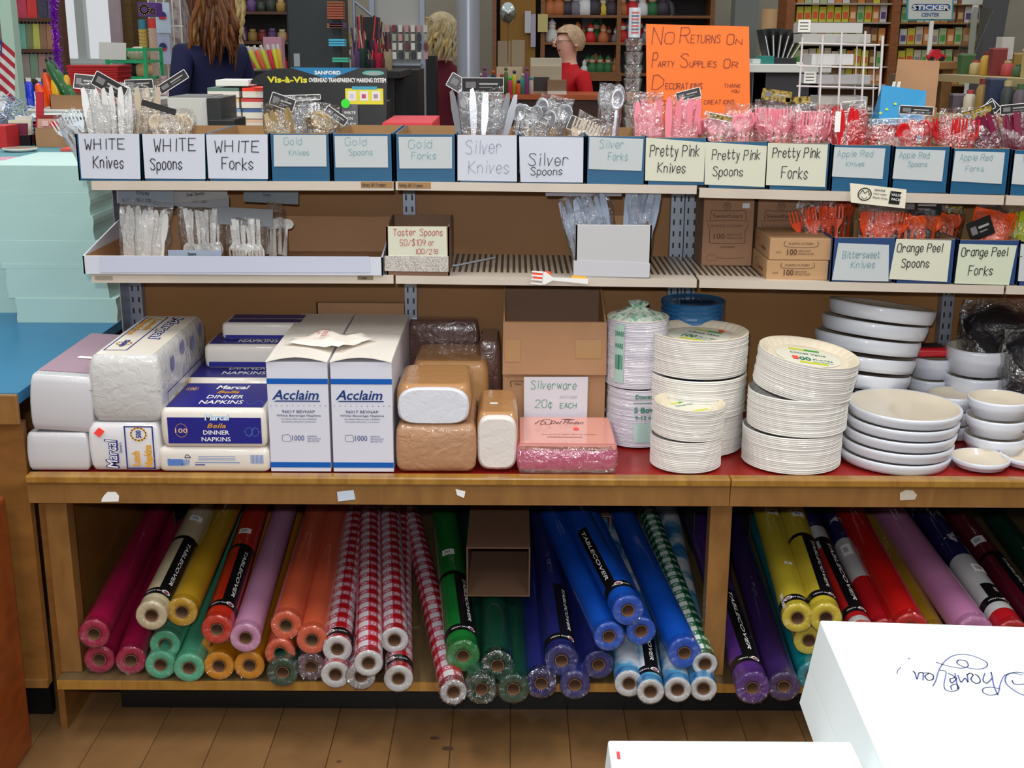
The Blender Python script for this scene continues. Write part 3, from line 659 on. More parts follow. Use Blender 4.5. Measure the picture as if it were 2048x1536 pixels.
# closed boxes behind the bags
def px_box(name, label, cat, pl, pr, yt, yb, Y0, depth, m, mt=None, group=None, bevel=.0015, side=None, zb=None, rz=0, tip=0):
    zt_ = P((pl + pr) / 2, yt, Y0).z; zb = P((pl + pr) / 2, yb, Y0).z if zb is None else zb
    xl = PX(pl, Y0, (zt_ + zb) / 2); xr = PX(pr, Y0, (zt_ + zb) / 2); w = xr - xl; h = zt_ - zb
    t = thing(name, label, cat, ((xl + xr) / 2, Y0, zb), (tip, 0, rz), group)
    mm = M(); mm.box(-w / 2, w / 2, 0, depth, 0, h, m)
    o = mm.build('carton', t, bevel=bevel); t['w'] = w; t['h'] = h; t['d'] = depth
    if mt: M().box(-w / 2 + .0008, w / 2 - .0008, .0008, depth - .0008, h, h + .0012, mt).build('lid_top', t)
    return t, w, h
px_box('white_carton', 'white carton with a charcoal side behind the white spoons', 'box', 335, 413, 195, 300, 2.86, .17, col(196, 196, 190, .6), col(84, 86, 84, .5))
px_box('black_carton', 'black carton standing beside the white carton', 'box', 414, 441, 196, 300, 2.85, .16, col(34, 38, 38, .5))
t, w, h = px_box('small_black_box', 'small black box with a red mark on its lid above the white forks', 'box', 416, 468, 240, 300, 2.83, .12, col(26, 30, 32, .4), col(42, 44, 46, .4))
px_box('red_folder_box', 'flat red lidded box behind the empty blue boxes', 'box', 762, 862, 247, 300, 2.86, .30, col(206, 44, 52, .5), col(214, 50, 60, .5))
t, w, h = px_box('grey_card_sign', 'small grey printed card under a green dot above the gold boxes', 'sign', 682, 714, 208, 300, 2.84, .003, col(92, 94, 98, .5))
m = M(); T = fr((-w / 2, -.0006, 0), (1, 0, 0), (0, 0, 1))
for i, s_ in enumerate(('WRITE', 'ON', 'STUDY', 'BOOK')): prn(m, T, s_, w / 2, h - .022 - i * .0125, .006, PAPER, .01, center=True)
m.build('lettering', t)
# ------------------------------------------------------------------ middle shelf
t, zb, ztr = openbox('display_tray', 'long shallow white tray with brown inside holding cutlery bags, left end of the middle shelf', 166, 766, 513, 547, 2.474, .28, zs(MS, -.5) + .0006, WHITE, CARD, 'tray', backh=.045, edge=PAPER)
card(t, [(200, 545), (741, 545), (738, 513), (200, 512)], 2.4725, mat('tray_label', (190, 194, 212), .6), None, 'front_label', .0012)
G2 = 'bags of white cutlery in the long tray'
UPW = col(238, 238, 236, .35)
bag(279, 2.56, zb + .004, 'knife', UPW, 12, .10, 'tall bag of white knives with blue grey header, leftmost in the tray', G2, .10, [hd(.115, .036, .124, m=HG, ry=-.02, border=False, txt=[('Knives', .008, .04, .022), ('50 / 1.20', .006, .04, .008)])], h=.135, seed=31, fan=.28, ulen=.66)
bag(400, 2.58, zb + .004, 'spoon', UPW, 10, .095, 'bag of white spoons handles up with two grey headers', G2, .02, [hd(.115, .030, .132, m=col(150, 150, 152), ry=-.12, rz=-.1, y=-.004, border=False, txt=[('Soup Spoons', .006, .03, .012)]), hd(.115, .028, .118, m=col(138, 140, 146), ry=.03, border=False, txt=[('50 / 1.20', .006, .04, .01)])], h=.12, seed=32, fan=.1, flip=True, ulen=.62)
bag(390, 2.52, zb + .004, 'spoon', UW, 5, .07, 'small bag of white spoons under a plain blue grey header, front of the tray', G2, 0, [hd(.108, .034, .008, m=mat('header_blue', (150, 162, 182), .6), border=False, y=-.025, txt=[('Spoons', .005, .04, .024)])], h=.03, d=.04, seed=33, ulen=.15)
bag(490, 2.57, zb + .004, 'fork', UPW, 10, .08, 'bag of white forks, handles up, with a sagging grey header', G2, -.03, [hd(.115, .036, .082, m=col(128, 134, 140), ry=.08, border=False)], h=.10, seed=34, flip=True, ulen=.52)
bag(545, 2.62, zb + .004, 'spoon', UW, 5, .06, 'rightmost white cutlery bag in the tray, twisted film neck', G2, .05, [hd(.115, .034, .122, m=col(116, 126, 134), border=False, ry=.0, x=-.01, txt=[('Forks', .006, .04, .014)])], h=.125, d=.06, seed=35, ulen=.5, flip=False, flare=.5)
tag(M().box(-.06, .06, -.001, .001, 0, .045, mat('grey_lilac_card', (186, 176, 190), .6)).build('backing_card', loc=(PX(290, 2.70, 1.05), 2.70, zb + .112), rot=(0, R(3), 0)), 'grey lilac backing card behind the tall bag of white knives', 'card')
# taster spoon box
z0 = zs(MS, PX(838, 2.49, .96)) + .0006
t, zb, ztp = openbox('taster_spoon_box', 'open box with red handwritten taster spoons sign and marbled band', 772, 899, 453, 545, 2.482, .15, z0, CARDIN, CARDIN, 'box', backh=.004, edge=CARDE)
card(t, [(777, 517), (895, 518), (893, 453), (776, 453)], 2.4805, CREAM, [('Taster Spoons', 786, 885, 471, 13, REDINK, .0011), ('50/$109 or', 800, 868, 491, 12, REDINK, .001), ('100/218', 830, 876, 508, 10, REDINK, .001)])
MARB = mottle('marbled_paper', [(.42, (206, 202, 196)), (.5, (120, 112, 106)), (.6, (214, 208, 200))], 320, .6, 0, 2)
card(t, [(769, 542), (897, 544), (897, 513), (769, 512)], 2.4785, MARB, None, 'marbled_band', .003)
# white box with clear knives
z0 = zs(MS, PX(1225, 2.49, .96)) + .0006
t, zb, ztp = openbox('white_knife_box', 'plain white open box of clear knives on the middle shelf', 1148, 1300, 450, 553, 2.486, .15, z0, mat('dull_white_card', (188, 188, 190), .6), CARDE, 'box', edge=PAPER)
card(t, [(1147, 551), (1299, 555), (1300, 527), (1147, 521)], 2.4835, mat('dull_white_card2', (194, 194, 200), .6), None, 'front_flap', .002)
USB = mat('clear_blue_knife', (176, 190, 214), .15, spec=.9)
bag(1198, 2.54, zb + .004, 'knife', USB, 13, .10, 'left bundle of clear bluish knives leaning in the plain white box', 'bundles of clear knives', -.22, [hd(.155, .022, .158, m=mat('header_lilac', (150, 148, 162), .5), ry=.22, border=False)], h=.165, seed=41, fan=.1, ulen=.9)
bag(1266, 2.55, zb + .004, 'knife', USB, 9, .06, 'right bundle of clear bluish knives leaning out of the plain white box', 'bundles of clear knives', .12, None, h=.17, seed=42, fan=.05, ulen=.98)
m = M(); zq = zs(MS, PX(950, 2.6, .96)) + .003
m.tube([Pz(906, 531, zq), Pz(912, 531, zq), Pz(990, 515, zq)], .0022, mat('pale_plastic', (170, 176, 190), .3)); tag(m.build('plastic_stick'), 'loose pale plastic stick lying on the bare middle shelf', 'stick')
t = thing('taped_fork', 'white plastic fork taped flat on the middle shelf edge', 'fork', P(1176, 563, 2.472), (0, R(-86), 0))
utensil('fork', UPW, t).scale = (1.1, .8, .72)
T = Matrix.Identity(4)
def patch(par, name, px, Y, m):
    mm = M(); inv = par.matrix_basis.inverted(); mm.T = inv
    mm.prism([P(x, y, Y) for x, y in px], (0, .0006, 0), m); return mm.build(name, par)
bpy.context.view_layer.update()
t.matrix_basis
patch(t, 'orange_sticker', [(1068, 558), (1101, 557), (1102, 543), (1064, 543)], 2.4735, col(255, 84, 56, .5))
patch(t, 'yellow_sticker', [(1143, 558), (1171, 561), (1174, 553), (1143, 551)], 2.4735, col(240, 180, 50, .5))
# cardboard cartons with printed marks
BR = col(92, 60, 36, .7); CSM = mat('carton_kraft', (150, 112, 84), .75, var=.04); CSM2 = mat('carton_kraft_light', (184, 144, 104), .75, var=.04)
def carton_print(t, w, h, s=1, top=False):
    m = M(); T = fr((-w / 2, -.0006, 0), (1, 0, 0), (0, 0, 1))
    arc(m, T, w * .46, h * .86, .008, .008, 0, 6.28, .001, BR); curve(m, T, [(w * .46, h * .83), (w * .42, h * .87), (w * .44, h * .89), (w * .46, h * .865), (w * .48, h * .89), (w * .5, h * .87), (w * .46, h * .83)], .0009, BR)
    curve(m, T, [(w * .14, h * .66), (w * .16, h * .79), (w * .3, h * .79), (w * .64, h * .79), (w * .82, h * .79), (w * .84, h * .66)], .0011, BR)
    prn(m, T, 'Sweetheart', w * .18, h * .69, .0085, BR, .012, width=w * .60)
    curve(m, T, [(w * .06, h * .64), (w * .3, h * .655), (w * .7, h * .655), (w * .92, h * .64)], .0009, BR)
    prn(m, T, 'PLASTIC CUTLERY', w * .16, h * .56, .0045, BR, .01, width=w * .64)
    curve(m, T, [(w * .1, h * .6), (w * .14, h * .5), (w * .14, h * .37), (w * .2, h * .33), (w * .78, h * .33), (w * .84, h * .37), (w * .84, h * .5), (w * .9, h * .6)], .0011, BR)
    prn(m, T, '100', w * .22, h * .39, .011, BR, .02, width=w * .22); prn(m, T, 'HEAVY DUTY', w * .48, h * .44, .0035, BR, .01, width=w * .3); prn(m, T, 'SPOONS CUTLERY', w * .48, h * .39, .0035, BR, .01, width=w * .33)
    prn(m, T, 'CUILLERES', w * .35, h * .26, .004, BR, .01, width=w * .3); arc(m, T, w * .2, h * .12, .012, .007, 0, 6.28, .0006, BR); curve(m, T, [(w * .32, h * .12), (w * .5, h * .11), (w * .85, h * .12)], .0008, BR)
    m.build('printing', t)
    m = M(); m.box(w * .26, w * .40, -.0012, -.0006, h * .83, h * .90, col(206, 208, 216)); m.build('price_sticker', t)
zc = zs(MS, PX(1450, 2.6, .96)) + .0005
t, w, h = px_box('cutlery_carton', 'printed brown carton standing upright, left of the pair on the middle shelf', 'box', 1404, 1505, 392, 524, 2.645, .12, CSM, zb=zc, group='upright cutlery cartons'); carton_print(t, w, h)
t, w, h = px_box('cutlery_carton', 'printed brown carton standing upright behind the two small cartons', 'box', 1512, 1612, 393, 530, 2.66, .12, CSM, zb=zc, group='upright cutlery cartons'); carton_print(t, w, h)
zc = zs(MS, PX(1660, 2.5, .96)) + .0005; zm = P(1600, 521, 2.50).z
for i, (a, b, yt, zb_, lab) in enumerate(((1532, 1655, 521, zc, 'lower of the two small stacked brown cartons'), (1538, 1663, 477, zm + .0008, 'upper of the two small stacked brown cartons'))):
    t, w, h = px_box('small_carton', lab + ' marked 100', 'box', a, b, yt, 0, 2.50, .16, CSM2, zb=zb_, group='small stacked cartons')
    m = M(); T = fr((-w / 2, -.0006, 0), (1, 0, 0), (0, 0, 1))
    curve(m, T, [(w * .24, h * .88), (w * .27, h * .62), (w * .73, h * .62), (w * .76, h * .88)], .001, BR); prn(m, T, 'PLASTIC CUTLERY', w * .3, h * .72, .004, BR, .01, width=w * .4)
    prn(m, T, '100', w * .28, h * .24, .012, BR, .02, width=w * .16); prn(m, T, 'HEAVY DUTY', w * .46, h * .38, .0038, BR, .01, width=w * .2); prn(m, T, 'SPOONS CUTLERY', w * .46, h * .25, .0038, BR, .01, width=w * .26)
    prn(m, T, 'SOUP', w * .1, h * .33, .003, BR, .01); m.build('printing', t)
    T = fr((-w / 2 - .0005, .16, 0), (0, -1, 0), (0, 0, 1)); m = M(); arc(m, T, .05, h * .5, .012, .009, 0, 6.28, .001, BR); prn(m, T, 'Sweetheart', .075, h * .3, .008, BR, .012, width=.05); m.build('side_printing', t)
# blue boxes of orange cutlery
def mb(pl, pr, yt, yb, label, m_, cpx, lines, inner=KRAFT, extra=None):
    zb = max(zs(MS, PX(pl, YBX, .96)), zs(MS, PX(pr, YBX, .96))) + .0005
    t, zb, zt_ = openbox('cutlery_bin', label, pl, pr, yt, yb, 2.486, .26, zb, mat('navy_bin_card', (30, 62, 112), .5, var=.05), KRAFT, 'box', 'open cutlery boxes on the middle shelf')
    card(t, cpx, 2.4835, m_, lines); return t, zb
t, z1 = mb(1658, 1786, 475, 563, 'blue box with pale teal card, full of red orange forks, on the middle shelf', mat('grey_card', (188, 194, 196), .6), [(1664, 560), (1777, 563), (1778, 490), (1677, 486)], [('Bittersweet', 1685, 1759, 516, 14, TEALINK, .0012), ('Knives', 1702, 1749, 535, 13, TEALINK, .0012)])
m = M(); 
pwrite(m, 1672, 1690, 551, 4, 'xxxx', 2.4828, INK, .0006) if False else None
t, z2 = mb(1788, 1905, 478, 566, 'cream carded box lettered for orange peel spoons', CREAM, [(1778, 558), (1894, 564), (1903, 481), (1793, 478)], [('Orange Peel', 1794, 1884, 504, 17, INK, .0016), ('Spoons', 1802, 1857, 535, 17, INK, .0016)])
t, z3 = mb(1907, 2031, 480, 574, 'cream carded box lettered for orange peel forks', mat('pale_green_card', (200, 208, 184), .6), [(1909, 567), (2018, 570), (2034, 491), (1919, 488)], [('Orange Peel', 1922, 2014, 512, 17, INK, .0016), ('Forks', 1936, 1984, 550, 19, INK, .0016)])
t, z4 = mb(2033, 2150, 484, 578, 'box of lime cutlery cut off by the right edge of the photo', mat('grey_card', (188, 194, 196), .6), [(2036, 562), (2140, 566), (2146, 492), (2042, 488)], [('Light', 2036, 2076, 512, 20, INK, .0014)])
G3 = 'bags of orange and lime cutlery on the middle shelf'
bag(1648, 2.58, z1 + .004, 'fork', UOR, 8, .075, 'left bag of red orange forks leaning out of the blue box', G3, -.12, [hd(.05, .01, .15, m=FILM2, border=False)], h=.155, seed=51, ulen=.78, fan=.3)
bag(1672, 2.68, z1 + .004, 'fork', UOR, 7, .07, 'bag of red orange forks at the back, high under the top shelf', G3, .0, None, h=.16, seed=52, ulen=.9)
t = bag(1756, 2.525, z1 + .004, 'fork', UOR, 10, .085, 'front bag of red orange forks with large white printed header', G3, .04, None, h=.165, seed=53, ulen=.76, fan=.12, flare=1.2)
pp = [(1702, 405), (1810, 417), (1813, 379), (1700, 366)]
o = patch(t, 'header_card', pp, 2.462, col(226, 220, 200, .5))
m = M(); m.T = t.matrix_basis.inverted(); p0 = P(1702, 405, 2.4612); p1 = P(1810, 417, 2.4612); T = fr(p0, p1 - p0, (0, 0, 1)); WW = (p1 - p0).length
arc(m, T, WW * .22, .019, .013, .012, 0, 6.28, .002, BLACK); curve(m, T, [(WW * .13, .018), (WW * .17, .026), (WW * .22, .021), (WW * .27, .026), (WW * .31, .018)], .0014, BLACK); curve(m, T, [(WW * .17, .014), (WW * .22, .010), (WW * .27, .014)], .001, BLACK)
prn(m, T, 'GENUINE', WW * .38, .028, .0035, BLACK, .02); prn(m, T, 'heavy weight', WW * .38, .021, .0035, INK, .01); prn(m, T, 'Plastic Forks', WW * .38, .013, .004, INK, .01)
rect(m, T, WW * .68, .006, WW * .88, .031, BLACK); prn(m, T, 'VALUE', WW * .70, .022, .005, PAPER, .01, z=.0008); prn(m, T, 'PACK', WW * .72, .013, .005, PAPER, .01, z=.0008)
m.build('header_print', o)
bpy.context.view_layer.update()
o2 = o.children[0]; 
bag(1834, 2.56, z2 + .004, 'spoon', UOR2, 6, .075, 'bag of orange spoons with black header in the spoons box', G3, .02, [hd(.085, .035, .125, m=BLACK, m2=BLACK)], h=.135, d=.05, seed=54, ulen=.72)
bag(1884, 2.60, z2 + .004, 'spoon', UOR2, 6, .06, 'bag of orange spoons with gold and black header beside the forks', G3, .1, [hd(.05, .02, .122, m=HGO, m2=BLACK)], h=.135, d=.05, seed=55, ulen=.74)
t = bag(1972, 2.545, z3 + .004, 'fork', UOR2, 9, .08, 'big solid orange bag of forks bulging from the orange peel forks box', G3, .10, [hd(.07, .012, .14, m=BLACK, m2=BLACK, ry=.6), hd(.05, .04, .085, m=BLACK, m2=BLACK, ry=-.5, x=-.025, y=-.03)], h=.16, d=.07, seed=56, ulen=.8, fl=None)
film_mesh(.082, .14, .05, 77, mat('orange_inner_bag', (255, 92, 22), .25, coat=1, bump=.8, bscale=40), 1.0, .008).build('inner_bag', t)
bag(2040, 2.55, z4 + .004, 'knife', ULI, 10, .075, 'bag of lime knives at the right edge of the middle shelf', G3, -.05, None, h=.15, seed=57, ulen=.78)
# ------------------------------------------------------------------ plastic tablecover rolls in the bin
HOLE = mat('core_board', (120, 84, 58), .8); HOLED = col(50, 36, 28, .9)
GR = 'tablecover rolls in the bin'
def bend(m, r): # flat (u across, v along, h) -> roll surface; u is arc length from the top
    for i, p in enumerate(m.v):
        a = p.x / r; q = r + p.z; m.v[i] = V((math.sin(a) * q, p.y, math.cos(a) * q))
    return m
def flat(m, u0, u1, v0, v1, mt, z=.0006, nu=8, nv=1):
    vs = []; fs = []
    for j in range(nv + 1):
        for i in range(nu + 1): vs.append((u0 + (u1 - u0) * i / nu, v0 + (v1 - v0) * j / nv, z))
    for j in range(nv):
        for i in range(nu): a = j * (nu + 1) + i; fs.append((a, a + 1, a + nu + 2, a + nu + 1))
    m.add(vs, fs, mt, True)
def curved_text(m, text, u, v0, length, h, mt, z=.0012):
    T = fr((u, v0 + length, 0), (0, -1, 0), (1, 0, 0)); vs, fs, x0, x1 = _textmesh(text, .01, .25); s = h / .69; k = length / (x1 - x0)
    m.add([V((u + b * s, v0 + length - (a - x0) * k, z)) for a, b, c in vs], [f[::-1] for f in fs], mt)
BK = col(14, 14, 16, .35)
def roll(px, py, x2, y2, m, label, Y=None, z=None, r=.031, L=1.016, band=None, sticker=None, crumple=False, endm=None, segs=None, stars=None, film_on=True, word='TABLECOVER', corem=None, dz=0):
    p = Pz(px, py, z) if z is not None else P(px, py, Y)
    q = Pz(x2, y2, p.z + dz); d = (q - p).normalized()
    t = thing('tablecover_roll', label, 'tablecover roll', p, (0, 0, 0), GR)
    t.rotation_euler = d.to_track_quat('Y', 'Z').to_euler()
    n = 28; endm = endm or m
    sg = segs or [(L, m)]; y = 0; mm = M(); first = True
    for ln, ms in sg:
        RR = []
        for k in range(2):
            yy = y + ln * k
            RR.append([V((math.sin(2 * math.pi * j / n) * r, yy, math.cos(2 * math.pi * j / n) * r)) for j in range(n)])
        mm.rings(RR, ms, cap0=False, cap1=False); y += ln
    def ring_at(rr, yy): return [V((math.sin(2 * math.pi * j / n) * rr, yy, math.cos(2 * math.pi * j / n) * rr)) for j in range(n)]
    mm.rings([ring_at(r, L), ring_at(.001, L)], endm, cap0=False, cap1=False, smooth=False)
    uvf = lambda c: ((math.atan2(c.x, c.z) + math.pi) * r, c.y)
    mm.build('vinyl_roll', t, uvf=uvf)
    e = M(); e.rings([ring_at(r, 0), ring_at(r - .004, -.0022), ring_at(.0175, -.0012), ring_at(.0135, .001)], endm, cap0=False, cap1=False); e.build('roll_end', t)
    c = M(); c.rings([ring_at(.0135, -.001), ring_at(.0118, -.001)], HOLE, cap0=False, cap1=False, smooth=False); c.rings([ring_at(.0118, -.001), ring_at(.0118, .12)], corem or HOLE, cap0=False, cap1=True); c.build('cardboard_core', t)
    if film_on:
        rr_ = random.Random(int(px * 13 + py)); f = M(); RR = []
        for k, (a, b) in enumerate(((r + .0012, .02), (r + .0022, .0), (r - .002, -.006), (.017, -.003), (.0125, .001))):
            RR.append([V((math.sin(2 * math.pi * j / 36) * (a + rr_.uniform(-.0008, .0008) * (2 if crumple else 1)), b + rr_.uniform(-.0016, .0016) * (4 if crumple else 2) * (k in (2, 3)) - .0022 * (j % 3 == 0) * (k in (2, 3)), math.cos(2 * math.pi * j / 36) * (a + rr_.uniform(-.0008, .0008)))) for j in range(36)])
        f.rings(RR, FILM2 if crumple else FILME, cap0=False, cap1=False, smooth=False); f.build('end_film', t)
    if band:
        u0, u1, v0, v1, ring2 = band; b = M()
        flat(b, -r * 1.75, r * 1.75, v0, v0 + .028, BK, nu=24)
        flat(b, u0 * r, u1 * r, v0 + .028, v1, BK, nu=10)
        if ring2: flat(b, -r * 1.5, r * 1.5, v1, v1 + .018, BK, nu=24)
        bend(b, r); o = b.build('black_label', t)
        x = M(); curved_text(x, word, (u0 + u1) / 2 * r - .003, v0 + .05, v1 - v0 - .07, .0075, PAPER)
        prn(x, fr((-.020, v0 + .010, 0), (1, 0, 0), (0, 1, 0)), 'HEAVY DUTY', 0, 0, .0045, PAPER, .01, z=.0012)
        xo = u1 * r * .55; x.add([V((xo + .009 * math.cos(.5236 * k), v0 + .014 + .008 * math.sin(.5236 * k), .0011)) for k in range(12)], [tuple(range(12))], PAPER)
        x.add([V((xo + .0065 * math.cos(.5236 * k), v0 + .014 + .0045 * math.sin(.5236 * k), .0014)) for k in range(12)], [tuple(range(12))], col(150, 60, 90))
        bend(x, r).build('lettering', o)
    for st in (sticker or []):
        b = M(); u, v, w_, h_ = st; flat(b, u * r, u * r + w_, v, v + h_, PAPER, z=.0016); 
        for i in range(6): flat(b, u * r + w_ * (.2 + .08 * i), u * r + w_ * (.2 + .08 * i) + w_ * .04, v + h_ * .25, v + h_ * .75, col(70, 70, 110), z=.0019, nu=1)
        bend(b, r).build('barcode_sticker', t)
    for (u, v, s_, rot, mt) in (stars or []):
        b = M(); st = M(); pts = [V((u * r + (s_ if i % 2 == 0 else s_ * .4) * math.sin(i * math.pi / 5 + rot), v + (s_ if i % 2 == 0 else s_ * .4) * math.cos(i * math.pi / 5 + rot), .0008)) for i in range(10)]
        c0 = V((u * r, v, .0008))
        for i in range(10): st.add([c0, pts[i], pts[(i + 1) % 10]], [(0, 2, 1)], mt)
        bend(st, r).build('printed_star', t)
    return t
def vinyl(n, rgb): return mat('vinyl_' + n, tuple(v * .82 for v in rgb), .38, coat=.7, bump=.35, bscale=18, bdist=.003)
MAG = vinyl('magenta', (188, 20, 78)); CRM = vinyl('cream', (232, 214, 176)); YEL = vinyl('gold', (212, 164, 34)); MNT = vinyl('mint', (96, 200, 158)); RDO = vinyl('red', (222, 50, 26))
PNK = vinyl('lilac_pink', (226, 158, 200)); ORY = vinyl('orange_yellow', (240, 154, 12)); COR = vinyl('coral', (240, 104, 68)); CLR = mat('vinyl_clear', (120, 100, 112), .15, coat=1, bump=.8, bscale=30)
GRN = vinyl('green', (22, 132, 52)); DGR = vinyl('dark_green', (14, 70, 52)); NVY = vinyl('navy', (34, 40, 120)); BLU = vinyl('blue', (14, 90, 214)); PUR = vinyl('purple', (92, 46, 140)); DPU = vinyl('dark_purple', (60, 34, 100))
BYL = vinyl('yellow', (242, 216, 62)); TEA = vinyl('teal', (10, 146, 160)); REDV = vinyl('bright_red', (214, 20, 20)); OCH = vinyl('ochre', (176, 132, 18)); LIL = vinyl('lilac', (214, 138, 190)); MAR = vinyl('maroon', (110, 14, 44)); WHV = vinyl('white', (234, 234, 236))
GIN = gingham('red_gingham', (160, 14, 22), (180, 84, 104), (204, 196, 202), .044); GGN = gingham('green_gingham', (12, 78, 50), (60, 128, 96), (226, 232, 226), .04)
TIE = mottle('tie_dye', [(.36, (26, 90, 164)), (.47, (80, 150, 190)), (.58, (210, 214, 220))], 11); FLB = vinyl('flag_blue', (24, 26, 96)); FLR = vinyl('flag_red', (206, 22, 34))
ZL = ZB + .032
# left group
roll(199, 1319, 290, 1120, MAG, 'lower left magenta roll touching the left post', z=ZL)
roll(188, 1268, 292, 1069, MAG, 'upper magenta roll resting on two others by the left post', Y=2.325)
roll(262, 1321, 340, 1079, MAG, 'bottom magenta roll, third from the left post', z=ZL)
roll(321, 1330, 400, 1130, MNT, 'left bottom mint green roll', z=ZL)
roll(378, 1336, 450, 1130, MNT, 'right bottom mint green roll', z=ZL)
roll(330, 1289, 425, 1090, MNT, 'upper mint green roll under the cream roll', Y=2.34)
roll(303, 1231, 404, 1021, CRM, 'cream roll with black label on the left pile', Y=2.29, band=(.15, 1.25, .04, .33, True), sticker=[(-.1, .44, .028, .03)], word='TABLECOVER', dz=0)
roll(364, 1224, 454, 1021, YEL, 'gold yellow roll beside the cream one', Y=2.32)
roll(438, 1332, 520, 1100, ORY, 'left bottom orange yellow roll', z=ZL)
roll(499, 1331, 565, 1100, ORY, 'right bottom orange yellow roll', z=ZL)
roll(432, 1292, 518, 1080, ORY, 'orange yellow roll directly beneath the orange red one', Y=2.37)
roll(489, 1300, 555, 1090, ORY, 'orange yellow roll directly beneath the pink one', Y=2.37)
roll(434, 1259, 512, 1020, RDO, 'orange red roll with black label and barcode sticker', Y=2.31, band=(.05, 1.2, .05, .36, True), sticker=[(-.4, .44, .028, .03)])
roll(491, 1276, 570, 1020, PNK, 'lilac pink roll beside the orange red one', Y=2.30)
roll(560, 1306, 618, 1090, COR, 'lowest coral roll of three', Y=2.32)
roll(572, 1251, 634, 1025, COR, 'upper left coral roll', Y=2.33)
roll(624, 1280, 673, 1025, COR, 'upper right coral roll', Y=2.31)
roll(565, 1345, 612, 1150, DGR, 'dark roll barely showing under the lowest coral roll', z=ZL)
roll(622, 1333, 660, 1150, CLR, 'clear smoky roll with crumpled film end', z=ZL, crumple=True)
# red checks
GI = dict(endm=WHV, r=.0295)
roll(671, 1349, 706, 1150, GIN, 'lower left red checked roll', z=ZL, **GI)
roll(675, 1298, 712, 1025, GIN, 'upper left red checked roll with a black band at its end', Y=2.30, band=(-1.0, -.98, .012, .015, False), word='PLASTIC', **GI)
roll(722, 1352, 738, 1150, GIN, 'hidden red checked roll in crinkled film, bottom middle', z=ZL, crumple=True, **GI)
roll(737, 1326, 740, 1025, GIN, 'middle red checked roll sticking out the furthest', Y=2.21, endm=WHV, r=.028)
roll(797, 1357, 800, 1150, GIN, 'lower right red checked roll with a black band', z=ZL, band=(-1.0, -.98, .02, .023, False), word='PLASTIC', **GI)
roll(789, 1280, 779, 1025, GIN, 'upper right red checked roll', Y=2.33, endm=WHV, r=.0285)
roll(907, 1384, 822, 1030, GIN, 'red checked roll leaning right, its end hanging over the bin edge', z=ZL, endm=WHV, r=.0265, crumple=True)
# greens
roll(926, 1312, 888, 1025, GRN, 'bright green roll with black label near the bin centre', Y=2.28, r=.034, band=(.0, 1.25, .05, .33, True), sticker=[(-.6, .44, .028, .032)])
roll(963, 1378, 950, 1190, DGR, 'bottom left dark green roll below the opened carton', z=ZL, crumple=True)
roll(1027, 1378, 1022, 1190, DGR, 'bottom right dark green roll below the opened carton', z=ZL)
roll(995, 1331, 985, 1190, DGR, 'top dark green roll below the opened carton', Y=2.26, crumple=True)
# navy
roll(1082, 1367, 1068, 1190, NVY, 'bottom left navy roll with twisted film end', z=ZL, crumple=True)
roll(1150, 1370, 1128, 1190, NVY, 'bottom right navy roll', z=ZL, r=.030)
roll(1123, 1321, 1103, 1178, NVY, 'upper navy roll with black label', Y=2.27, r=.033, band=(.0, 1.3, .03, .3, False))
roll(1197, 1330, 1160, 1190, NVY, 'navy roll tucked below the bright blue ones', Y=2.30)
# blues
roll(1282, 1262, 1190, 1060, BLU, 'right hand bright blue roll of the pile of three', Y=2.30, r=.030)
roll(1218, 1273, 1106, 1035, BLU, 'left hand bright blue roll of the pile of three', Y=2.28, r=.0305)
roll(1256, 1221, 1154, 1028, BLU, 'top bright blue roll with the black lettered strip', Y=2.29, r=.0315, band=(-1.15, -.35, .05, .38, False))
roll(1369, 1306, 1244, 1028, BLU, 'bright blue roll leaning alone left of the checked green one', Y=2.26, r=.033)
roll(1410, 1328, 1297, 1025, GGN, 'green and white checked roll beside the middle post', Y=2.26, r=.025, endm=WHV)
roll(1258, 1367, 1236, 1200, TIE, 'leftmost blue and white marbled roll', z=ZL, r=.029, endm=WHV)
roll(1301, 1383, 1280, 1230, TIE, 'blue and white marbled roll with black label', z=ZL, r=.027, endm=WHV, band=(-.3, .8, .03, .3, False))
roll(1355, 1379, 1330, 1220, TIE, 'blue and white marbled roll, third of four', z=ZL, r=.027, endm=WHV)
roll(1407, 1377, 1376, 1220, TIE, 'rightmost blue and white marbled roll by the middle post', z=ZL, r=.0265, endm=WHV)
# right bay
roll(1505, 1376, 1440, 1180, PUR, 'purple roll with black label right of the middle post', z=ZL + .002, r=.034, band=(-.3, .8, .05, .40, False))
roll(1568, 1373, 1500, 1160, DPU, 'plain dark purple roll beside the labelled purple one', z=ZL, r=.031)
roll(1625, 1352, 1555, 1150, TEA, 'lower teal roll half hidden by the white gift boxes', z=ZL)
roll(1648, 1320, 1560, 1120, TEA, 'teal roll beneath the yellow ones', Y=2.33, r=.033)
roll(1618, 1281, 1556, 1060, BYL, 'lowest of the three yellow rolls', Y=2.32, r=.031)
roll(1595, 1236, 1533, 1027, BYL, 'left yellow roll with barcode sticker', Y=2.30, r=.031, band=(-1.0, -.98, .02, .022, False), sticker=[(-.2, .50, .026, .03), (-.1, .2, .016, .012)])
roll(1652, 1236, 1583, 1027, BYL, 'right yellow roll with the long black label', Y=2.29, r=.0315, band=(-.15, 1.1, .04, .36, True), sticker=[(-.3, .48, .026, .03)])
fl = lambda a, b, c: [(a, FLR), (b, WHV), (c, FLB), (1.016 - a - b - c, WHV)]
roll(1722, 1262, 1618, 1040, FLR, 'narrow flag printed roll with black label behind the yellow pair', Y=2.30, r=.026, segs=[(.02, WHV), (.36, FLR), (.13, WHV), (.2, FLB), (.306, WHV)], band=(-.5, .9, .04, .42, True))
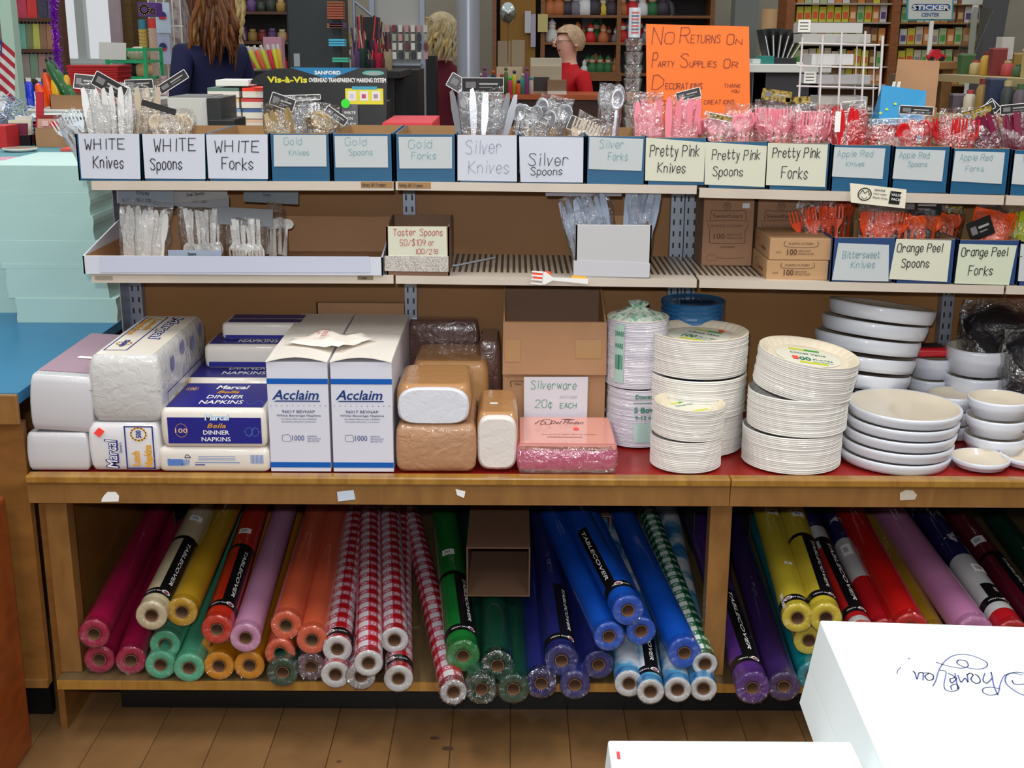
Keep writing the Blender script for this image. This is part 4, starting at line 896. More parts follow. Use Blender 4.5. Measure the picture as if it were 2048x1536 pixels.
roll(1768, 1262, 1660, 1027, FLR, 'flag printed roll with a white barcode patch', Y=2.33, r=.026, segs=[(.22, FLR), (.22, WHV), (.3, FLB), (.276, FLR)], sticker=[(-.9, .34, .022, .06)], stars=[(-.3, .56, .02, .3, WHV)])
roll(1822, 1258, 1700, 1027, REDV, 'bright red roll leaning left in the right bay', Y=2.28, r=.034)
roll(1868, 1275, 1738, 1040, OCH, 'ochre roll under the lilac one', Y=2.34, r=.031)
roll(1950, 1268, 1778, 1027, LIL, 'thick lilac roll leaning left in the right bay', Y=2.28, r=.038)
roll(2026, 1268, 1850, 1027, FLR, 'flag printed roll with one large white star', Y=2.28, r=.030, segs=[(.06, FLR), (.04, WHV), (.24, WHV), (.32, FLB), (.356, WHV)], band=(-.5, 1.1, .09, .18, False), sticker=[(-.2, .24, .03, .04)], stars=[(-.1, .44, .034, .4, WHV), (.5, .60, .03, .1, WHV)])
roll(2110, 1290, 1935, 1060, MAR, 'maroon roll with black label near the right edge', Y=2.30, r=.030, band=(-.3, .9, .08, .40, True), sticker=[(-1.0, .47, .03, .04)])
roll(2190, 1300, 2010, 1060, DGR, 'dark roll in the far right corner of the bin', Y=2.34, r=.03)
roll(1700, 1345, 1610, 1150, FLB, 'dark blue roll at the bottom behind the gift boxes', z=ZL)
for px_, nm in ((1800, 'first'), (1890, 'second'), (1975, 'third')):
    roll(px_, 1352, px_ - 120, 1130, {'first': MAR, 'second': REDV, 'third': NVY}[nm], {'first': 'maroon', 'second': 'red', 'third': 'navy'}[nm] + ' roll in the lowest layer, right bay', z=ZL)
# cartons among the rolls
def inbin(pl, pr, yt, yb, Y0, depth, label, m=None, flap=0):
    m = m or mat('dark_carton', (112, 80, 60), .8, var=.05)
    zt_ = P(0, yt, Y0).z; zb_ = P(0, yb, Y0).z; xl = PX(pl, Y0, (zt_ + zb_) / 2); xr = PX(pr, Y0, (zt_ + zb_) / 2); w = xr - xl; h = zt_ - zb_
    t = thing('opened_carton', label, 'box', (xl, Y0, zb_), (0, 0, 0)); q = .003; mm = M()
    mm.box(0, w, 0, depth, 0, q, m).box(0, w, 0, depth, h - q, h, m).box(0, q, 0, depth, q, h - q, m).box(w - q, w, 0, depth, q, h - q, m).box(q, w - q, depth - q, depth, q, h - q, CARDIN)
    mm.build('carton_body', t)
    if flap: M().box(0, w, -.002, 0, -.03, .002, CARDE).build('flap', t)
    return t
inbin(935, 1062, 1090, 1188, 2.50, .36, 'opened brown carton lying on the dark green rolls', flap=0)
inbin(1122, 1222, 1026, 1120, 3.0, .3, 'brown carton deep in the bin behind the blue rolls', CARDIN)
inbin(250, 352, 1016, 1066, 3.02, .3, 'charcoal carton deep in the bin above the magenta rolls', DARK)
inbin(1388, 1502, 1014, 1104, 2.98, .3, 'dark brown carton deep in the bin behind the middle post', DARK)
# ------------------------------------------------------------------ goods on the red counter
SHR = wrap(208, 206, 204, .6, 40); WNAP = mat('white_napkin_pack', (224, 218, 208), .6, coat=.8, bump=.35, bscale=25, bdist=.004)
WNAPG = mat('white_napkin_wrap', (200, 198, 196), .6, coat=.9, bump=.8, bscale=42, bdist=.004)
NVB = col(34, 34, 130, .4); NVI = col(50, 46, 130, .5); ORI = col(222, 158, 30, .5); BLI = col(90, 130, 200, .5)
def soft(t, name, x0, x1, y0, y1, z0, z1, m, bulge=.004, r=.012, nx=6, seed=1, taper=0):
    """a soft rounded pack: rounded-rectangle rings with slight bulge"""
    rr = random.Random(seed); off = V((rr.uniform(0, 9), rr.uniform(0, 9), 0)); RR = []; k = 9; cx, cy = (x0 + x1) / 2, (y0 + y1) / 2; hx, hy = (x1 - x0) / 2, (y1 - y0) / 2; h = z1 - z0
    def ring(z, ins):
        out = []; ax, ay = hx - ins, hy - ins; q = max(.001, r - ins * .3)
        for (sx, sy, a0) in ((1, 1, 0), (-1, 1, 90), (-1, -1, 180), (1, -1, 270)):
            for j in range(4):
                a = R(a0 + j * 30); x = sx * (ax - q) + q * math.cos(a); y = sy * (ay - q) + q * math.sin(a); n_ = noise.noise(V((x * 14, y * 14, z * 18)) + off)
                out.append(V((cx + x * (1 + n_ * bulge * 3), cy + y * (1 + n_ * bulge * 3), z)))
        return out
    prof = [(0, .010), (.02, .004)] + [(t_, -bulge * math.sin(math.pi * t_)) for t_ in (.12, .3, .5, .7, .88)] + [(.98, .004), (1, .010)]
    for t_, ins in prof: RR.append(ring(z0 + h * t_, ins * min(1, r / .012) if ins > 0 else ins))
    m_ = M(); m_.rings(RR, m, smooth=True); return m_.build(name, t)
# two beverage napkin dispensers
for i, (pl, pr, pb0, pb1, lab) in enumerate(((530, 655, 543, 663, 'left tall white and blue napkin carton marked 1000'), (658, 783, 668, 789, 'right tall white and blue napkin carton marked 1000'))):
    Y0 = 2.335; zt_ = P(600, 724, Y0).z; xl = (P(pl, 724, Y0).x + P(pb0, 955, Y0).x) / 2; xr = (P(pr, 724, Y0).x + P(pb1, 955, Y0).x) / 2; w = xr - xl - .001; h = zt_ - ZC; D = .42
    t = thing('napkin_carton', lab, 'box', ((xl + xr) / 2, Y0, ZC + .0045), (0, 0, 0), 'tall napkin cartons'); h -= .0045
    WB = mat('carton_white', (214, 214, 226), .45, var=.01); WT = mat('carton_lid_white', (236, 230, 220), .55); AB = col(0, 88, 176, .4); ABD = col(16, 54, 120, .4)
    m = M(); m.box(-w / 2, w / 2, 0, D, 0, h, WB); m.build('carton', t, bevel=.0015)
    # lid bulging up at the front like a flap not quite shut
    m = M(); n = 12; RR = []
    for k in range(n + 1):
        u = k / n; x = -w / 2 + w * u; b = math.sin(math.pi * u) * .010
        RR.append([V((x, -.004, h + b)), V((x, .10, h + .003 + b * .3)), V((x, D, h + .003)), V((x, D, h + .0045)), V((x, .10, h + .0045 + b * .3)), V((x, -.004, h + b + .0015))])
    m.rings(RR, WT, smooth=False); m.build('lid', t)
    m = M(); m.box(-w / 2, w / 2, .24, .2412, h + .0046, h + .0056, col(190, 180, 168)); m.build('lid_seam', t)
    m = M(); T = fr((-w / 2, -.0006, 0), (1, 0, 0), (0, 0, 1))
    k = h / .245
    rect(m, T, 0, .197 * k, w, .209 * k, AB); rect(m, T, 0, .010 * k, w, .022 * k, AB)
    prn(m, T, 'A', .009, .163 * k, .019, ABD, .02, shear=.3, width=.021); prn(m, T, 'cclaim', .031, .163 * k, .019, ABD, .016, shear=.25, width=.070)
    m.add([T @ V(p_) for p_ in ((.012, .158 * k, .0004), (w * .86, .158 * k, .0004), (w * .86, .1605 * k, .0004), (.017, .1605 * k, .0004))], [(0, 1, 2, 3)], ABD)
    for j in range(11): disc(m, T, .006 + j * (w - .012) / 10, .149 * k, .0009, .0009, INK, n=8)
    prn(m, T, '96017 BEVNAP', w / 2, .133 * k, .0055, col(70, 80, 110), .012, width=.065, center=True); prn(m, T, 'White Beverage Napkins', w / 2, .125 * k, .0042, col(60, 66, 90), .01, width=.087, center=True)
    prn(m, T, 'Servilletas Blancas para Bebidas', w / 2, .118 * k, .003, col(70, 76, 100), .004, width=.07, center=True); prn(m, T, 'Serviettes blanches a boissons', w / 2, .112 * k, .003, col(70, 76, 100), .004, width=.068, center=True)
    curve(m, T, [(.026, .083 * k), (.026, .071 * k), (.036, .069 * k), (.042, .070 * k), (.041, .081 * k), (.038, .084 * k), (.026, .083 * k)], .0007, INK)
    prn(m, T, '1000', .045, .071 * k, .011, ABD, .0, width=.024)
    for j, s_ in enumerate(('NAPKINS', 'SERVILLETAS', 'SERVIETTES')): prn(m, T, s_, .075, (.079 - j * .0055) * k, .0033, col(80, 90, 130), .004)
    m.build('printing', t)
# the sample napkin
m = M(); c = P(655, 695, 2.44); zt_ += 0
mm = M(); g = 9; vs = []; fs = []
for j in range(g):
    for i in range(g):
        u, v = i / (g - 1) - .5, j / (g - 1) - .5
        n_ = noise.noise(V((u * 6, v * 6, 3))) * .012
        vs.append((u * .13 + v * .03, v * .11 - u * .02, .010 + abs(n_) + .012 * (abs(u + v) < .25) * .5))
for j in range(g - 1):
    for i in range(g - 1): a = j * g + i; fs.append((a, a + 1, a + g + 1, a + g))
mm.add(vs, fs, mat('napkin_tissue', (240, 232, 222), .9), True)
o = mm.build('sample_napkin', loc=(P(660, 695, 2.45).x, 2.46, zt_ + .004), rot=(0, 0, R(-18))); tag(o, 'crumpled sample napkin with red writing on top of the tall napkin cartons', 'napkin')
sd = o.modifiers.new('thick', 'SOLIDIFY'); sd.thickness = .001
lm = M(); T = fr((-.022, .012, .0265), (.15, -1, -.10), (1, .15, 0)); hand(lm, T, 'Sample', 0, .006, .012, REDINK, .0012, squash=.7); hand(lm, T, 'Lunch', .006, -.006, .008, REDINK, .0010, squash=.7); lm.build('lettering', o)
# grey-white wrapped bundles at the far left
Y0 = 2.335
def px_soft(name, label, cat, pl, pr, yt, zb, Y0, depth, m, group=None, rz=0, tip=0, seed=1, bulge=.003, r=.010, roll_=0):
    zt_ = P((pl + pr) / 2, yt, Y0).z; xl = PX(pl, Y0, (zt_ + zb) / 2); xr = PX(pr, Y0, (zt_ + zb) / 2); w = xr - xl; h = zt_ - zb
    t = thing(name, label, cat, ((xl + xr) / 2, Y0, zb), (tip, roll_, rz), group); soft(t, 'pack', -w / 2, w / 2, 0, depth, 0, h, m, bulge, r, seed=seed); return t, w, h
SHR2 = mat('shrink_white', (202, 200, 204), .55, coat=1, bump=.5, bscale=90, bdist=.005)
t, w, h = px_soft('napkin_bundle', 'lower shrink wrapped white bundle in the left corner of the counter', 'napkins', 57, 176, 866, ZC + .0045, Y0, .36, SHR2, seed=3, r=.005)
zb = P(100, 866, Y0).z + .004
t, w, h = px_soft('napkin_bundle', 'upper shrink wrapped white bundle, tilted, in the left corner', 'napkins', 60, 180, 752, zb, Y0 + .0, .36, SHR2, seed=4, r=.005, roll_=R(3.5), rz=R(0))
m = M(); m.box(-w * .1, w * .25, .13, .145, h + .003, h + .0036, PAPER); m.build('price_sticker', t)
PLM = mat('mauve_card', (160, 132, 148), .6); m = M(); m.box(-w / 2 + .004, w / 2 - .004, .03, .35, h + .0005, h + .0015, PLM); m.build('top_card', t)
# lunch napkin packs
def lunch_print(t, w, h, T, W_, H_, withlogo=True):
    m = M(); 
    prn(m, T, 'Marcal', W_ * .03, H_ * .60, .024, NVI, .05, shear=.15, width=W_ * .66); prn(m, T, 'Marcal', W_ * .045, H_ * .615, .021, col(244, 244, 246), .0, shear=.15, width=W_ * .63, z=.0008)
    prn(m, T, 'Savers', W_ * .38, H_ * .53, .006, NVI, .01)
    frame(m, T, W_ * .02, H_ * .03, W_ * .98, H_ * .48, .0028, NVI)
    prn(m, T, 'Lunch', W_ * .10, H_ * .27, .014, ORI, .04, width=W_ * .32); prn(m, T, 'Napkins', W_ * .06, H_ * .08, .014, ORI, .04, width=W_ * .5)
    arc(m, T, W_ * .80, H_ * .26, .013, .015, 0, 6.28, .003, ORI); prn(m, T, '500', W_ * .715, H_ * .22, .010, NVI, .04, width=W_ * .17, z=.0008)
    return m.build('printing', t)
t, w, h = px_soft('napkin_pack', 'lower white pack of 500 lunch napkins with orange sticker', 'napkins', 181, 320, 846, ZC + .0045, 2.335, .38, mat('lunch_pack_white', (222, 220, 222), .6, coat=.7, bump=.25, bscale=20), seed=5, r=.008)
lunch_print(t, w, h, fr((w * .46, -.0045, .004), (0, 0, 1), (-1, 0, 0)), h * .93, w * .93)
m = M(); m.prism([(-w * .42, -.0055, h * .80), (-w * .34, -.0055, h * .72), (-w * .26, -.0055, h * .84), (-w * .34, -.0055, h * .92)], (0, .001, 0), col(255, 70, 60)); m.build('orange_sticker', t)
t0 = t; zb = ZC + .0045 + h + .001
t, w, h = px_soft('napkin_pack', 'big cream lunch napkin pack in wrinkled film on top of the lower pack', 'napkins', 181, 320, 712, zb, 2.335, .37, WNAPG, seed=6, r=.014, bulge=.004)
lunch_print(t, w, h, fr((-w * .40, .355, h + .0012), (0, -1, 0), (1, 0, 0)), .32, w * .78)
M().box(-w / 2 + .012, w / 2 - .012, .012, .358, h, h + .001, mat('pack_top_cream', (240, 232, 218), .5, coat=.4, bump=.15, bscale=12)).build('pack_top', t)
M().box(-w / 2 - .001, w / 2 + .001, -.0035, .02, h * .49, h * .492 + .0006, col(150, 144, 142)).build('pack_seam', t)
m = M(); T = fr((w / 2 + .0062, .03, h * .05), (0, 1, 0), (0, 0, 1)); frame(m, T, 0, 0, .30, h * .36, .0022, NVI); prn(m, T, 'Lunch Napkins', .06, h * .08, .020, ORI, .03, width=.20)
for (a, b) in ((.05, .7), (.13, .8), (.21, .72), (.28, .82)): disc(m, T, a, h * b, .013, .016, mat('side_blue', (120, 118, 170), .5), rot=.3)
m.build('side_printing', t)
# dinner napkin packs
NP = 'packs of dinner napkins'; PKW = mat('dinner_pack_white', (224, 216, 206), .5, coat=.8, bump=.3, bscale=25)
def dinner(pl, pr, yt, zb, Y0, D, label, seed, front=True, topblue=True, white=False, yb=None):
    t, w, h = px_soft('napkin_pack', label, 'napkins', pl, pr, yt, zb, Y0, D, PKW, NP, seed=seed, r=.010, bulge=.002)
    m = M(); T = fr((-w / 2, -.0026, 0), (1, 0, 0), (0, 0, 1))
    if white:
        M2 = m; prn(m, T, 'ENVIRONMENT', w * .08, h * .30, .007, BLI, .03, width=w * .2); prn(m, T, 'Paperworks', w * .09, h * .45, .006, BLI, .02); rect(m, T, w * .08, h * .28, w * .22, h * .55, BLI, .0002)
        for j in range(3): rect(m, T, w * .36, h * (.66 - j * .07), w * .7, h * (.68 - j * .07), BLI)
        rect(m, T, w * .33, h * .40, w * .74, h * .43, BLI); rect(m, T, w * .33, h * .3, w * .42, h * .34, NVI)
        for j in range(10): rect(m, T, w * (.84 + j * .012), h * .38, w * (.846 + j * .012), h * .74, BLI)
        curve(m, T, [(w * .24, h * .62), (w * .26, h * .74), (w * .29, h * .62), (w * .24, h * .62)], .0014, NVI)
        m.build('printing', t); return t, w, h
    if front:
        rect(m, T, w * .06, h * .12, w * .96, h * .78, NVB); prn(m, T, 'Marcal', w * .42, h * .72, .011, col(150, 200, 240), .06, shear=.1, width=w * .24, z=.0006); prn(m, T, 'Marcal', w * .425, h * .725, .010, PAPER, .01, shear=.1, width=w * .23, z=.0009)
        arc(m, T, w * .19, h * .45, .012, .014, 0, 6.28, .0008, ORI, z=.0007); prn(m, T, '100', w * .13, h * .39, .009, col(240, 190, 140), .01, width=w * .12, z=.0008)
        prn(m, T, 'Bella', w * .44, h * .52, .009, ORI, .01, shear=.3, width=w * .18, z=.0008); prn(m, T, 'DINNER', w * .40, h * .35, .0085, PAPER, .01, width=w * .25, z=.0008); prn(m, T, 'NAPKINS', w * .38, h * .18, .0085, PAPER, .01, width=w * .28, z=.0008)
        for a in (.84, .90): arc(m, T, w * a, h * .42, .007, .009, 0, 6.28, .0008, BLI, z=.0008)
        curve(m, T, [(w * .79, h * .45), (w * .84, h * .32), (w * .90, h * .52), (w * .95, h * .40)], .0008, BLI, z=.0008)
    else:
        rect(m, T, w * .04, h * .08, w * .98, h * .30, NVB)
    m.build('front_printing', t)
    if topblue:
        m = M(); T = fr((-w / 2, .008, h + .0006), (1, 0, 0), (0, 1, 0)); D2 = D - .016; rect(m, T, w * .04, 0, w * .97, D2, NVB)
        prn(m, T, 'Marcal', w * .38, D2 * .74, .026, PAPER, .03, shear=.1, width=w * .32, z=.0008); prn(m, T, 'Bella', w * .42, D2 * .56, .018, ORI, .02, shear=.3, width=w * .22, z=.0008)
        prn(m, T, 'DINNER', w * .36, D2 * .34, .024, PAPER, .01, width=w * .36, z=.0008); prn(m, T, 'NAPKINS', w * .33, D2 * .12, .024, PAPER, .01, width=w * .42, z=.0008)
        arc(m, T, w * .14, D2 * .75, .012, .016, 0, 6.28, .0012, ORI); prn(m, T, '100', w * .10, D2 * .70, .016, col(240, 190, 140), .01, width=w * .08, z=.0008)
        curve(m, T, [(w * .78, D2 * .2), (w * .84, D2 * .08), (w * .90, D2 * .25), (w * .96, D2 * .12)], .0012, BLI, z=.0008)
        m.build('top_printing', t)
    return t, w, h
za = ZC + .0045
t, w, h1 = dinner(319, 538, 896, za, 2.33, .19, 'bottom front dinner napkin pack, plain white side with recycling mark', 11, white=True)
t, w, h2 = dinner(324, 532, 817, za + h1 + .0006, 2.33, .19, 'front blue dinner napkin pack with gold 100, nearest in its pile', 12)
zt2 = za + h1 + h2 + .0012
t, w, h3 = dinner(372, 580, 757, za, 2.535, .20, 'blue dinner napkin pack in the second row behind the front pile', 13, front=True)
z3 = za + h3 + .0008
t, w, h4 = dinner(410, 600, 690, z3, 2.615, .12, 'dinner napkin pack lying third row up near the shelf back', 14, front=False)
z4 = z3 + h4 + .0008
t, w, h5 = dinner(444, 610, 646, z4, 2.66, .09, 'topmost rear dinner napkin pack with two dark blue bands', 15, front=False, topblue=False)
m = M(); T = fr((-w / 2, .006, h5 + .0006), (1, 0, 0), (0, 1, 0)); rect(m, T, .012, .0, w - .01, .032, NVB); rect(m, T, .012, .040, w - .01, .078, NVB); m.build('top_bands', t)
# brown paper wrapped napkin bundles
KW = mat('kraft_wrap', (176, 128, 78), .6, coat=.8, bump=.5, bscale=22, bdist=.005); KW2 = mat('kraft_wrap_pinkish', (178, 134, 100), .55, coat=1, bump=.9, bscale=30, bdist=.006)
NE = mat('napkin_edges', (214, 214, 220), .7, coat=.7, bump=.8, bscale=40)
def sheets_end(t, w, h, m=NE, y=-.004, n=26, wave=.03, rnd=.35):
    """fanned paper edges, joined: too fine to tell apart"""
    mm = M(); prev = None
    for i in range(n):
        u0 = i / n; x0 = -w / 2 + w * u0; x1 = x0 + w / n * .86
        e = lambda u: h * (1 - .16 * abs(2 * u - 1) ** 3); b = lambda u: h * .22 * abs(2 * u - 1) ** 2.5
        mm.box(x0, x1, y - .002 * (i % 2), y + .006, b(u0 + .5 / n), e(u0 + .5 / n), m)
    o = mm.build('paper_edges', t); o['kind'] = 'stuff'; return o
t, w, h = px_soft('napkin_bundle', 'bottom kraft wrapped napkin bundle in glittering film', 'napkins', 794, 951, 850, za, 2.335, .22, KW2, seed=21, r=.012)
zk = za + h + .001
t, w, h = px_soft('napkin_bundle', 'kraft wrapped bundle with white napkin edges facing the front', 'napkins', 796, 938, 770, zk, 2.345, .17, KW, seed=22, r=.020, bulge=.004)
M().build  # noqa
t2, w2, h2_ = t, w, h
m = M(); n = 28; pts = []
def sup(u): return (w * .50 * math.copysign(abs(math.cos(u)) ** .45, math.cos(u)) * (1.0 - .10 * (math.sin(u) > 0) * math.sin(u)), h * .47 + h * .47 * math.copysign(abs(math.sin(u)) ** .6, math.sin(u)))
RR = [[V((sup(2 * math.pi * j / n)[0] * s_, y_, h * .47 + (sup(2 * math.pi * j / n)[1] - h * .47) * s_)) for j in range(n)] for y_, s_ in ((.01, 1.01), (-.006, 1.0), (-.010, .93))]
m.rings(RR, mat('napkin_end_white', (216, 218, 226), .6, coat=.9, bump=.9, bscale=40), cap0=False, cap1=True); m.build('napkin_end', t)
t, w, h = px_soft('napkin_bundle', 'upper rear kraft wrapped bundle, golden brown top, below the taster spoons', 'napkins', 826, 976, 724, za, 2.565, .17, KW, seed=23, r=.018)
t, w, h = px_soft('napkin_bundle', 'narrow kraft wrapped bundle beside the pink pack, white end showing', 'napkins', 956, 1034, 826, za + .004, 2.35, .18, KW, seed=24, r=.014)
m = M(); RR = [[V((w * .5 * math.copysign(abs(math.cos(a)) ** .5, math.cos(a)) * s_, y_, h * .48 + h * .48 * math.copysign(abs(math.sin(a)) ** .5, math.sin(a)) * s_)) for a in [2 * math.pi * j / 28 for j in range(28)]] for y_, s_ in ((.012, 1.012), (-.006, 1.0), (-.010, .9))]
m.rings(RR, mat('napkin_end_warm', (222, 214, 208), .6, coat=.8, bump=.9, bscale=40), cap0=False, cap1=True); m.build('napkin_end', t)
m = M().box(-w * .2, 0, .06, .068, h + .001, h + .0018, PAPER); m.build('price_sticker', t)
# dim goods at the back
SMK = mat('smoky_film_box', (96, 66, 60), .3, coat=1, bump=.9, bscale=36, bdist=.004)
t, w, h = px_soft('wrapped_bundle', 'dark brown bundle in clear glinting film behind the kraft packs', 'napkins', 818, 958, 640, za, 2.745, .04, SMK, seed=25, r=.008)
z_ = P(700, 640, 2.70).z
t, zbq, ztq = openbox('brown_tray', 'brown cardboard tray with glinting film peeping over the napkin cartons', 640, 816, 606, 720, 2.772, .014, ZC + .0045, CARD, CARDIN, 'box')
t, w, h = px_soft('wrapped_bundle', 'narrow dark bundle between kraft packs and the opened carton', 'napkins', 958, 1000, 680, za, 2.62, .12, SMK, seed=26, r=.008)
# opened silverware carton
Y0 = 2.55; zf = P(1107, 645, Y0).z; xl = PX(1006, Y0, .75); xr = PX(1211, Y0, .75); w = xr - xl; h = zf - za; D = .20
t = thing('silverware_carton', 'tall opened cardboard carton with front flap folded, behind the pink pack', 'box', ((xl + xr) / 2, Y0, za)); q = .004; m = M()
m.box(-w / 2, w / 2, 0, q, 0, h, CARD); m.box(-w / 2, w / 2, D - q, D, 0, h + .052, CARDIN)
for s_ in (-1, 1): m.hexa([(s_ * w / 2 - (q if s_ > 0 else 0), q, 0), (s_ * w / 2 + (q if s_ < 0 else 0), q, 0), (s_ * w / 2 + (q if s_ < 0 else 0), D - q, 0), (s_ * w / 2 - (q if s_ > 0 else 0), D - q, 0)],
    [(s_ * w / 2 - (q if s_ > 0 else 0), q, h), (s_ * w / 2 + (q if s_ < 0 else 0), q, h), (s_ * w / 2 + (q if s_ < 0 else 0), D - q, h + .05), (s_ * w / 2 - (q if s_ > 0 else 0), D - q, h + .05)], CARDE)
m.box(-w / 2 + q, w / 2 - q, q, D - q, 0, q, CARDIN); m.build('carton_body', t)
hf = zf - P(1107, 748, Y0 - .006).z
m = M(); m.hexa([(-w / 2 - .001, -.012, h - hf), (w / 2 + .001, -.012, h - hf), (w / 2 + .001, -.009, h - hf), (-w / 2 - .001, -.009, h - hf)], [(-w / 2, -.004, h + .001), (w / 2, -.004, h + .001), (w / 2, .0, h + .002), (-w / 2, .0, h + .002)], CARD); fo = m.build('front_flap', t)
m = M(); T = fr((-w / 2, -.0125, h - hf), (1, 0, 0), (0, .08, 1)); TP = mat('brown_tape', (172, 130, 82), .4, coat=.4)
rect(m, T, .004, hf * .25, .036, hf * .68, TP, .0012); m.build('tape', fo); m = M(); rect(m, T, w * .70, hf * .32, w * .95, hf * .68, TP, .0012); m.build('tape', fo)
m = M(); T = fr((-w / 2, -.0006, 0), (1, 0, 0), (0, 0, 1)); curve(m, T, [(.018, h - hf - .030), (.018, h - hf - .018), (.045, h - hf - .018)], .0014, BR); prn(m, T, 'Silver', .024, h - hf - .026, .005, BR, .01); m.build('printing', t)
c = card(None, [(1048, 836), (1174, 836), (1176, 754), (1048, 754)], 2.534, mat('sign_white', (206, 206, 214), .6), [('Silverware', 1062, 1152, 778, 17, GREENINK, .0012), ('package', 1120, 1154, 796, 6, mat('faint_grey', (170, 176, 184), .6), .0006), ('20¢', 1070, 1104, 815, 16, GREENINK, .0012), ('EACH', 1120, 1152, 816, 10, GREENINK, .0013)], 'silverware_sign')
tag(c, 'small white card priced 20 cents each, taped to the opened carton', 'sign')
# pink pack
t, w, h = px_soft('pink_napkin_pack', 'pink napkin pack in shiny film with orange dot', 'napkins', 1037, 1234, 889, za, 2.34, .185, mat('pink_paper', (226, 108, 146), .6, coat=1, bump=.35, bscale=16, bdist=.005), seed=31, r=.010)
PKT = mat('pink_top_card', (228, 160, 146), .5, coat=1, bump=.3, bscale=12)
m = M(); m.box(-w / 2 + .004, w / 2 - .004, .004, .181, h, h + .0012, PKT); m.box(-w / 2 + .003, w / 2 - .003, -.0026, -.0014, h * .82, h + .001, PKT); m.build('top_card', t)
m = M(); T = fr((-w / 2, .01, h + .0014), (1, 0, 0), (0, 1, 0)); BKB = col(96, 52, 50)
curve(m, T, [(w * .18, .12), (w * .24, .145), (w * .30, .13), (w * .24, .115), (w * .27, .15), (w * .36, .148), (w * .34, .12), (w * .29, .118)], .0016, BKB); prn(m, T, 'Del Modan', w * .34, .122, .022, BKB, .0, shear=.45, width=w * .36)
m.add([T @ V(p_) for p_ in ((w * .46, .154, .0004), (w * .54, .158, .0004), (w * .62, .152, .0004), (w * .54, .149, .0004))], [(3, 2, 1, 0)], BKB)
prn(m, T, 'three ply dinner napkins fifty count serviettes', w * .24, .048, .005, BKB, .004, width=w * .56); rect(m, T, w * .3, .032, w * .66, .0345, BKB); disc(m, T, w * .61, .088, .006, .009, col(255, 76, 60), z=.001, rot=.4); m.build('printing', t)
film_mesh(w * 1.03, h * .96, .02, 91, FILM2, 1.0, .003).build('film', t, loc=(0, -.004, 0), rot=(0, 0, 0))

# ------------------------------------------------------------------ plates and bowls
PLW = mat('paper_plate_white', (226, 222, 216), .6, coat=.7, bump=.5, bscale=30, bdist=.003); PLI = mat('plate_inner', (220, 208, 186), .6, var=.03); FOAM = mat('foam_white', (216, 220, 230), .45, coat=.8, bump=.15, bscale=14); FOAMI = mat('foam_top', (214, 202, 182), .5, coat=.6, bump=.2, bscale=10)
YG = col(208, 214, 36, .4); GG = col(60, 160, 40, .4); GNI = col(30, 120, 90, .5)
def platepack(x, y, z, r, h, label, group, n=26, r2=None, tilt=(0, 0, 0), top=True, ridges=True, seed=1, wrapf=True, name='plate_pack', cat='plates', lab=0, mi_=None, mo=None, deep=.012):
    t = thing(name, label, cat, (x, y, z), tilt, group); rr = random.Random(seed); r2 = r2 or r; RR = []; N_ = 40; mo = mo or PLW
    lv = n * 2 if ridges else 6
    for i in range(lv + 1):
        u = i / lv; rad = r2 + (r - r2) * u; rad -= (.0016 + rr.uniform(0, .0012)) * (i % 2 == 0) * ridges; ox, oy = (rr.uniform(-.0008, .0008), rr.uniform(-.0008, .0008)) if ridges else (0, 0)
        ph = rr.uniform(0, 6)
        RR.append([V((ox + math.cos(2 * math.pi * k / N_) * rad * (1 + .004 * math.sin(3 * 2 * math.pi * k / N_ + ph)), oy + math.sin(2 * math.pi * k / N_) * rad, h * u)) for k in range(N_)])
    m = M(); m.rings(RR, mo, smooth=False, cap1=False); m.build('stacked_plates' if cat == 'plates' else 'stacked_bowls', t)
    if top:
        m = M(); pr = [(r, h), (r * .985, h + .0012), (r * .94, h - .001), (r * .80, h - deep), (r * .70, h - deep), (.001, h - deep)]
        n2 = 64; RR = []
        for j, (a, b) in enumerate(pr): RR.append([V((math.cos(2 * math.pi * k / n2) * a, math.sin(2 * math.pi * k / n2) * a, b + (.0008 * (k % 2) if ridges and j in (2, 3) else 0))) for k in range(n2)])
        m.rings(RR, mi_ or PLI, cap0=False, cap1=True, smooth=not ridges); m.build('top_plate' if cat == 'plates' else 'top_bowl', t)
    return t
def vlabel(t, r, h, rot, deep=.012, sc=1, n100=True, orange=None, flat_=1):
    m = M(); T = Matrix.Translation((0, 0, h - deep + .0008)) @ Matrix.Rotation(rot, 4, 'Z'); s = r * .62 * sc
    disc(m, T, 0, 0, s * 1.05, s * .95, mat('label_cream', (224, 222, 206), .5), z=.0002, n=24)
    for (y_, a, b) in ((s * .62, -.55, .45), (-s * .72, -.35, .55)):
        rect(m, T, s * a, y_, s * (a + b) / 2, y_ + s * .18, YG, .0006); rect(m, T, s * (a + b) / 2, y_, s * b, y_ + s * .18, GG if y_ > 0 else YG, .0006)
    prn(m, T, 'Chinet Value', -s * .55, s * .22, s * .2, GNI, .01, shear=.1, width=s * 1.15, z=.0008)
    if n100: prn(m, T, '100', -s * .45, -s * .42, s * .34, GNI, .03, width=s * .5, z=.0008); prn(m, T, 'PLATES', s * .12, -s * .3, s * .14, GNI, .01, z=.0008); prn(m, T, 'luncheon', s * .12, -s * .5, s * .12, GNI, .005, z=.0008)
    o = m.build('paper_label', t)
    if orange: mm = M(); T2 = Matrix.Translation((0, 0, h - deep + .0026)); rect(mm, T2, orange[0] * r, orange[1] * r, orange[0] * r + .012, orange[1] * r + .02, col(255, 84, 60), 0); mm.build('orange_sticker', t)
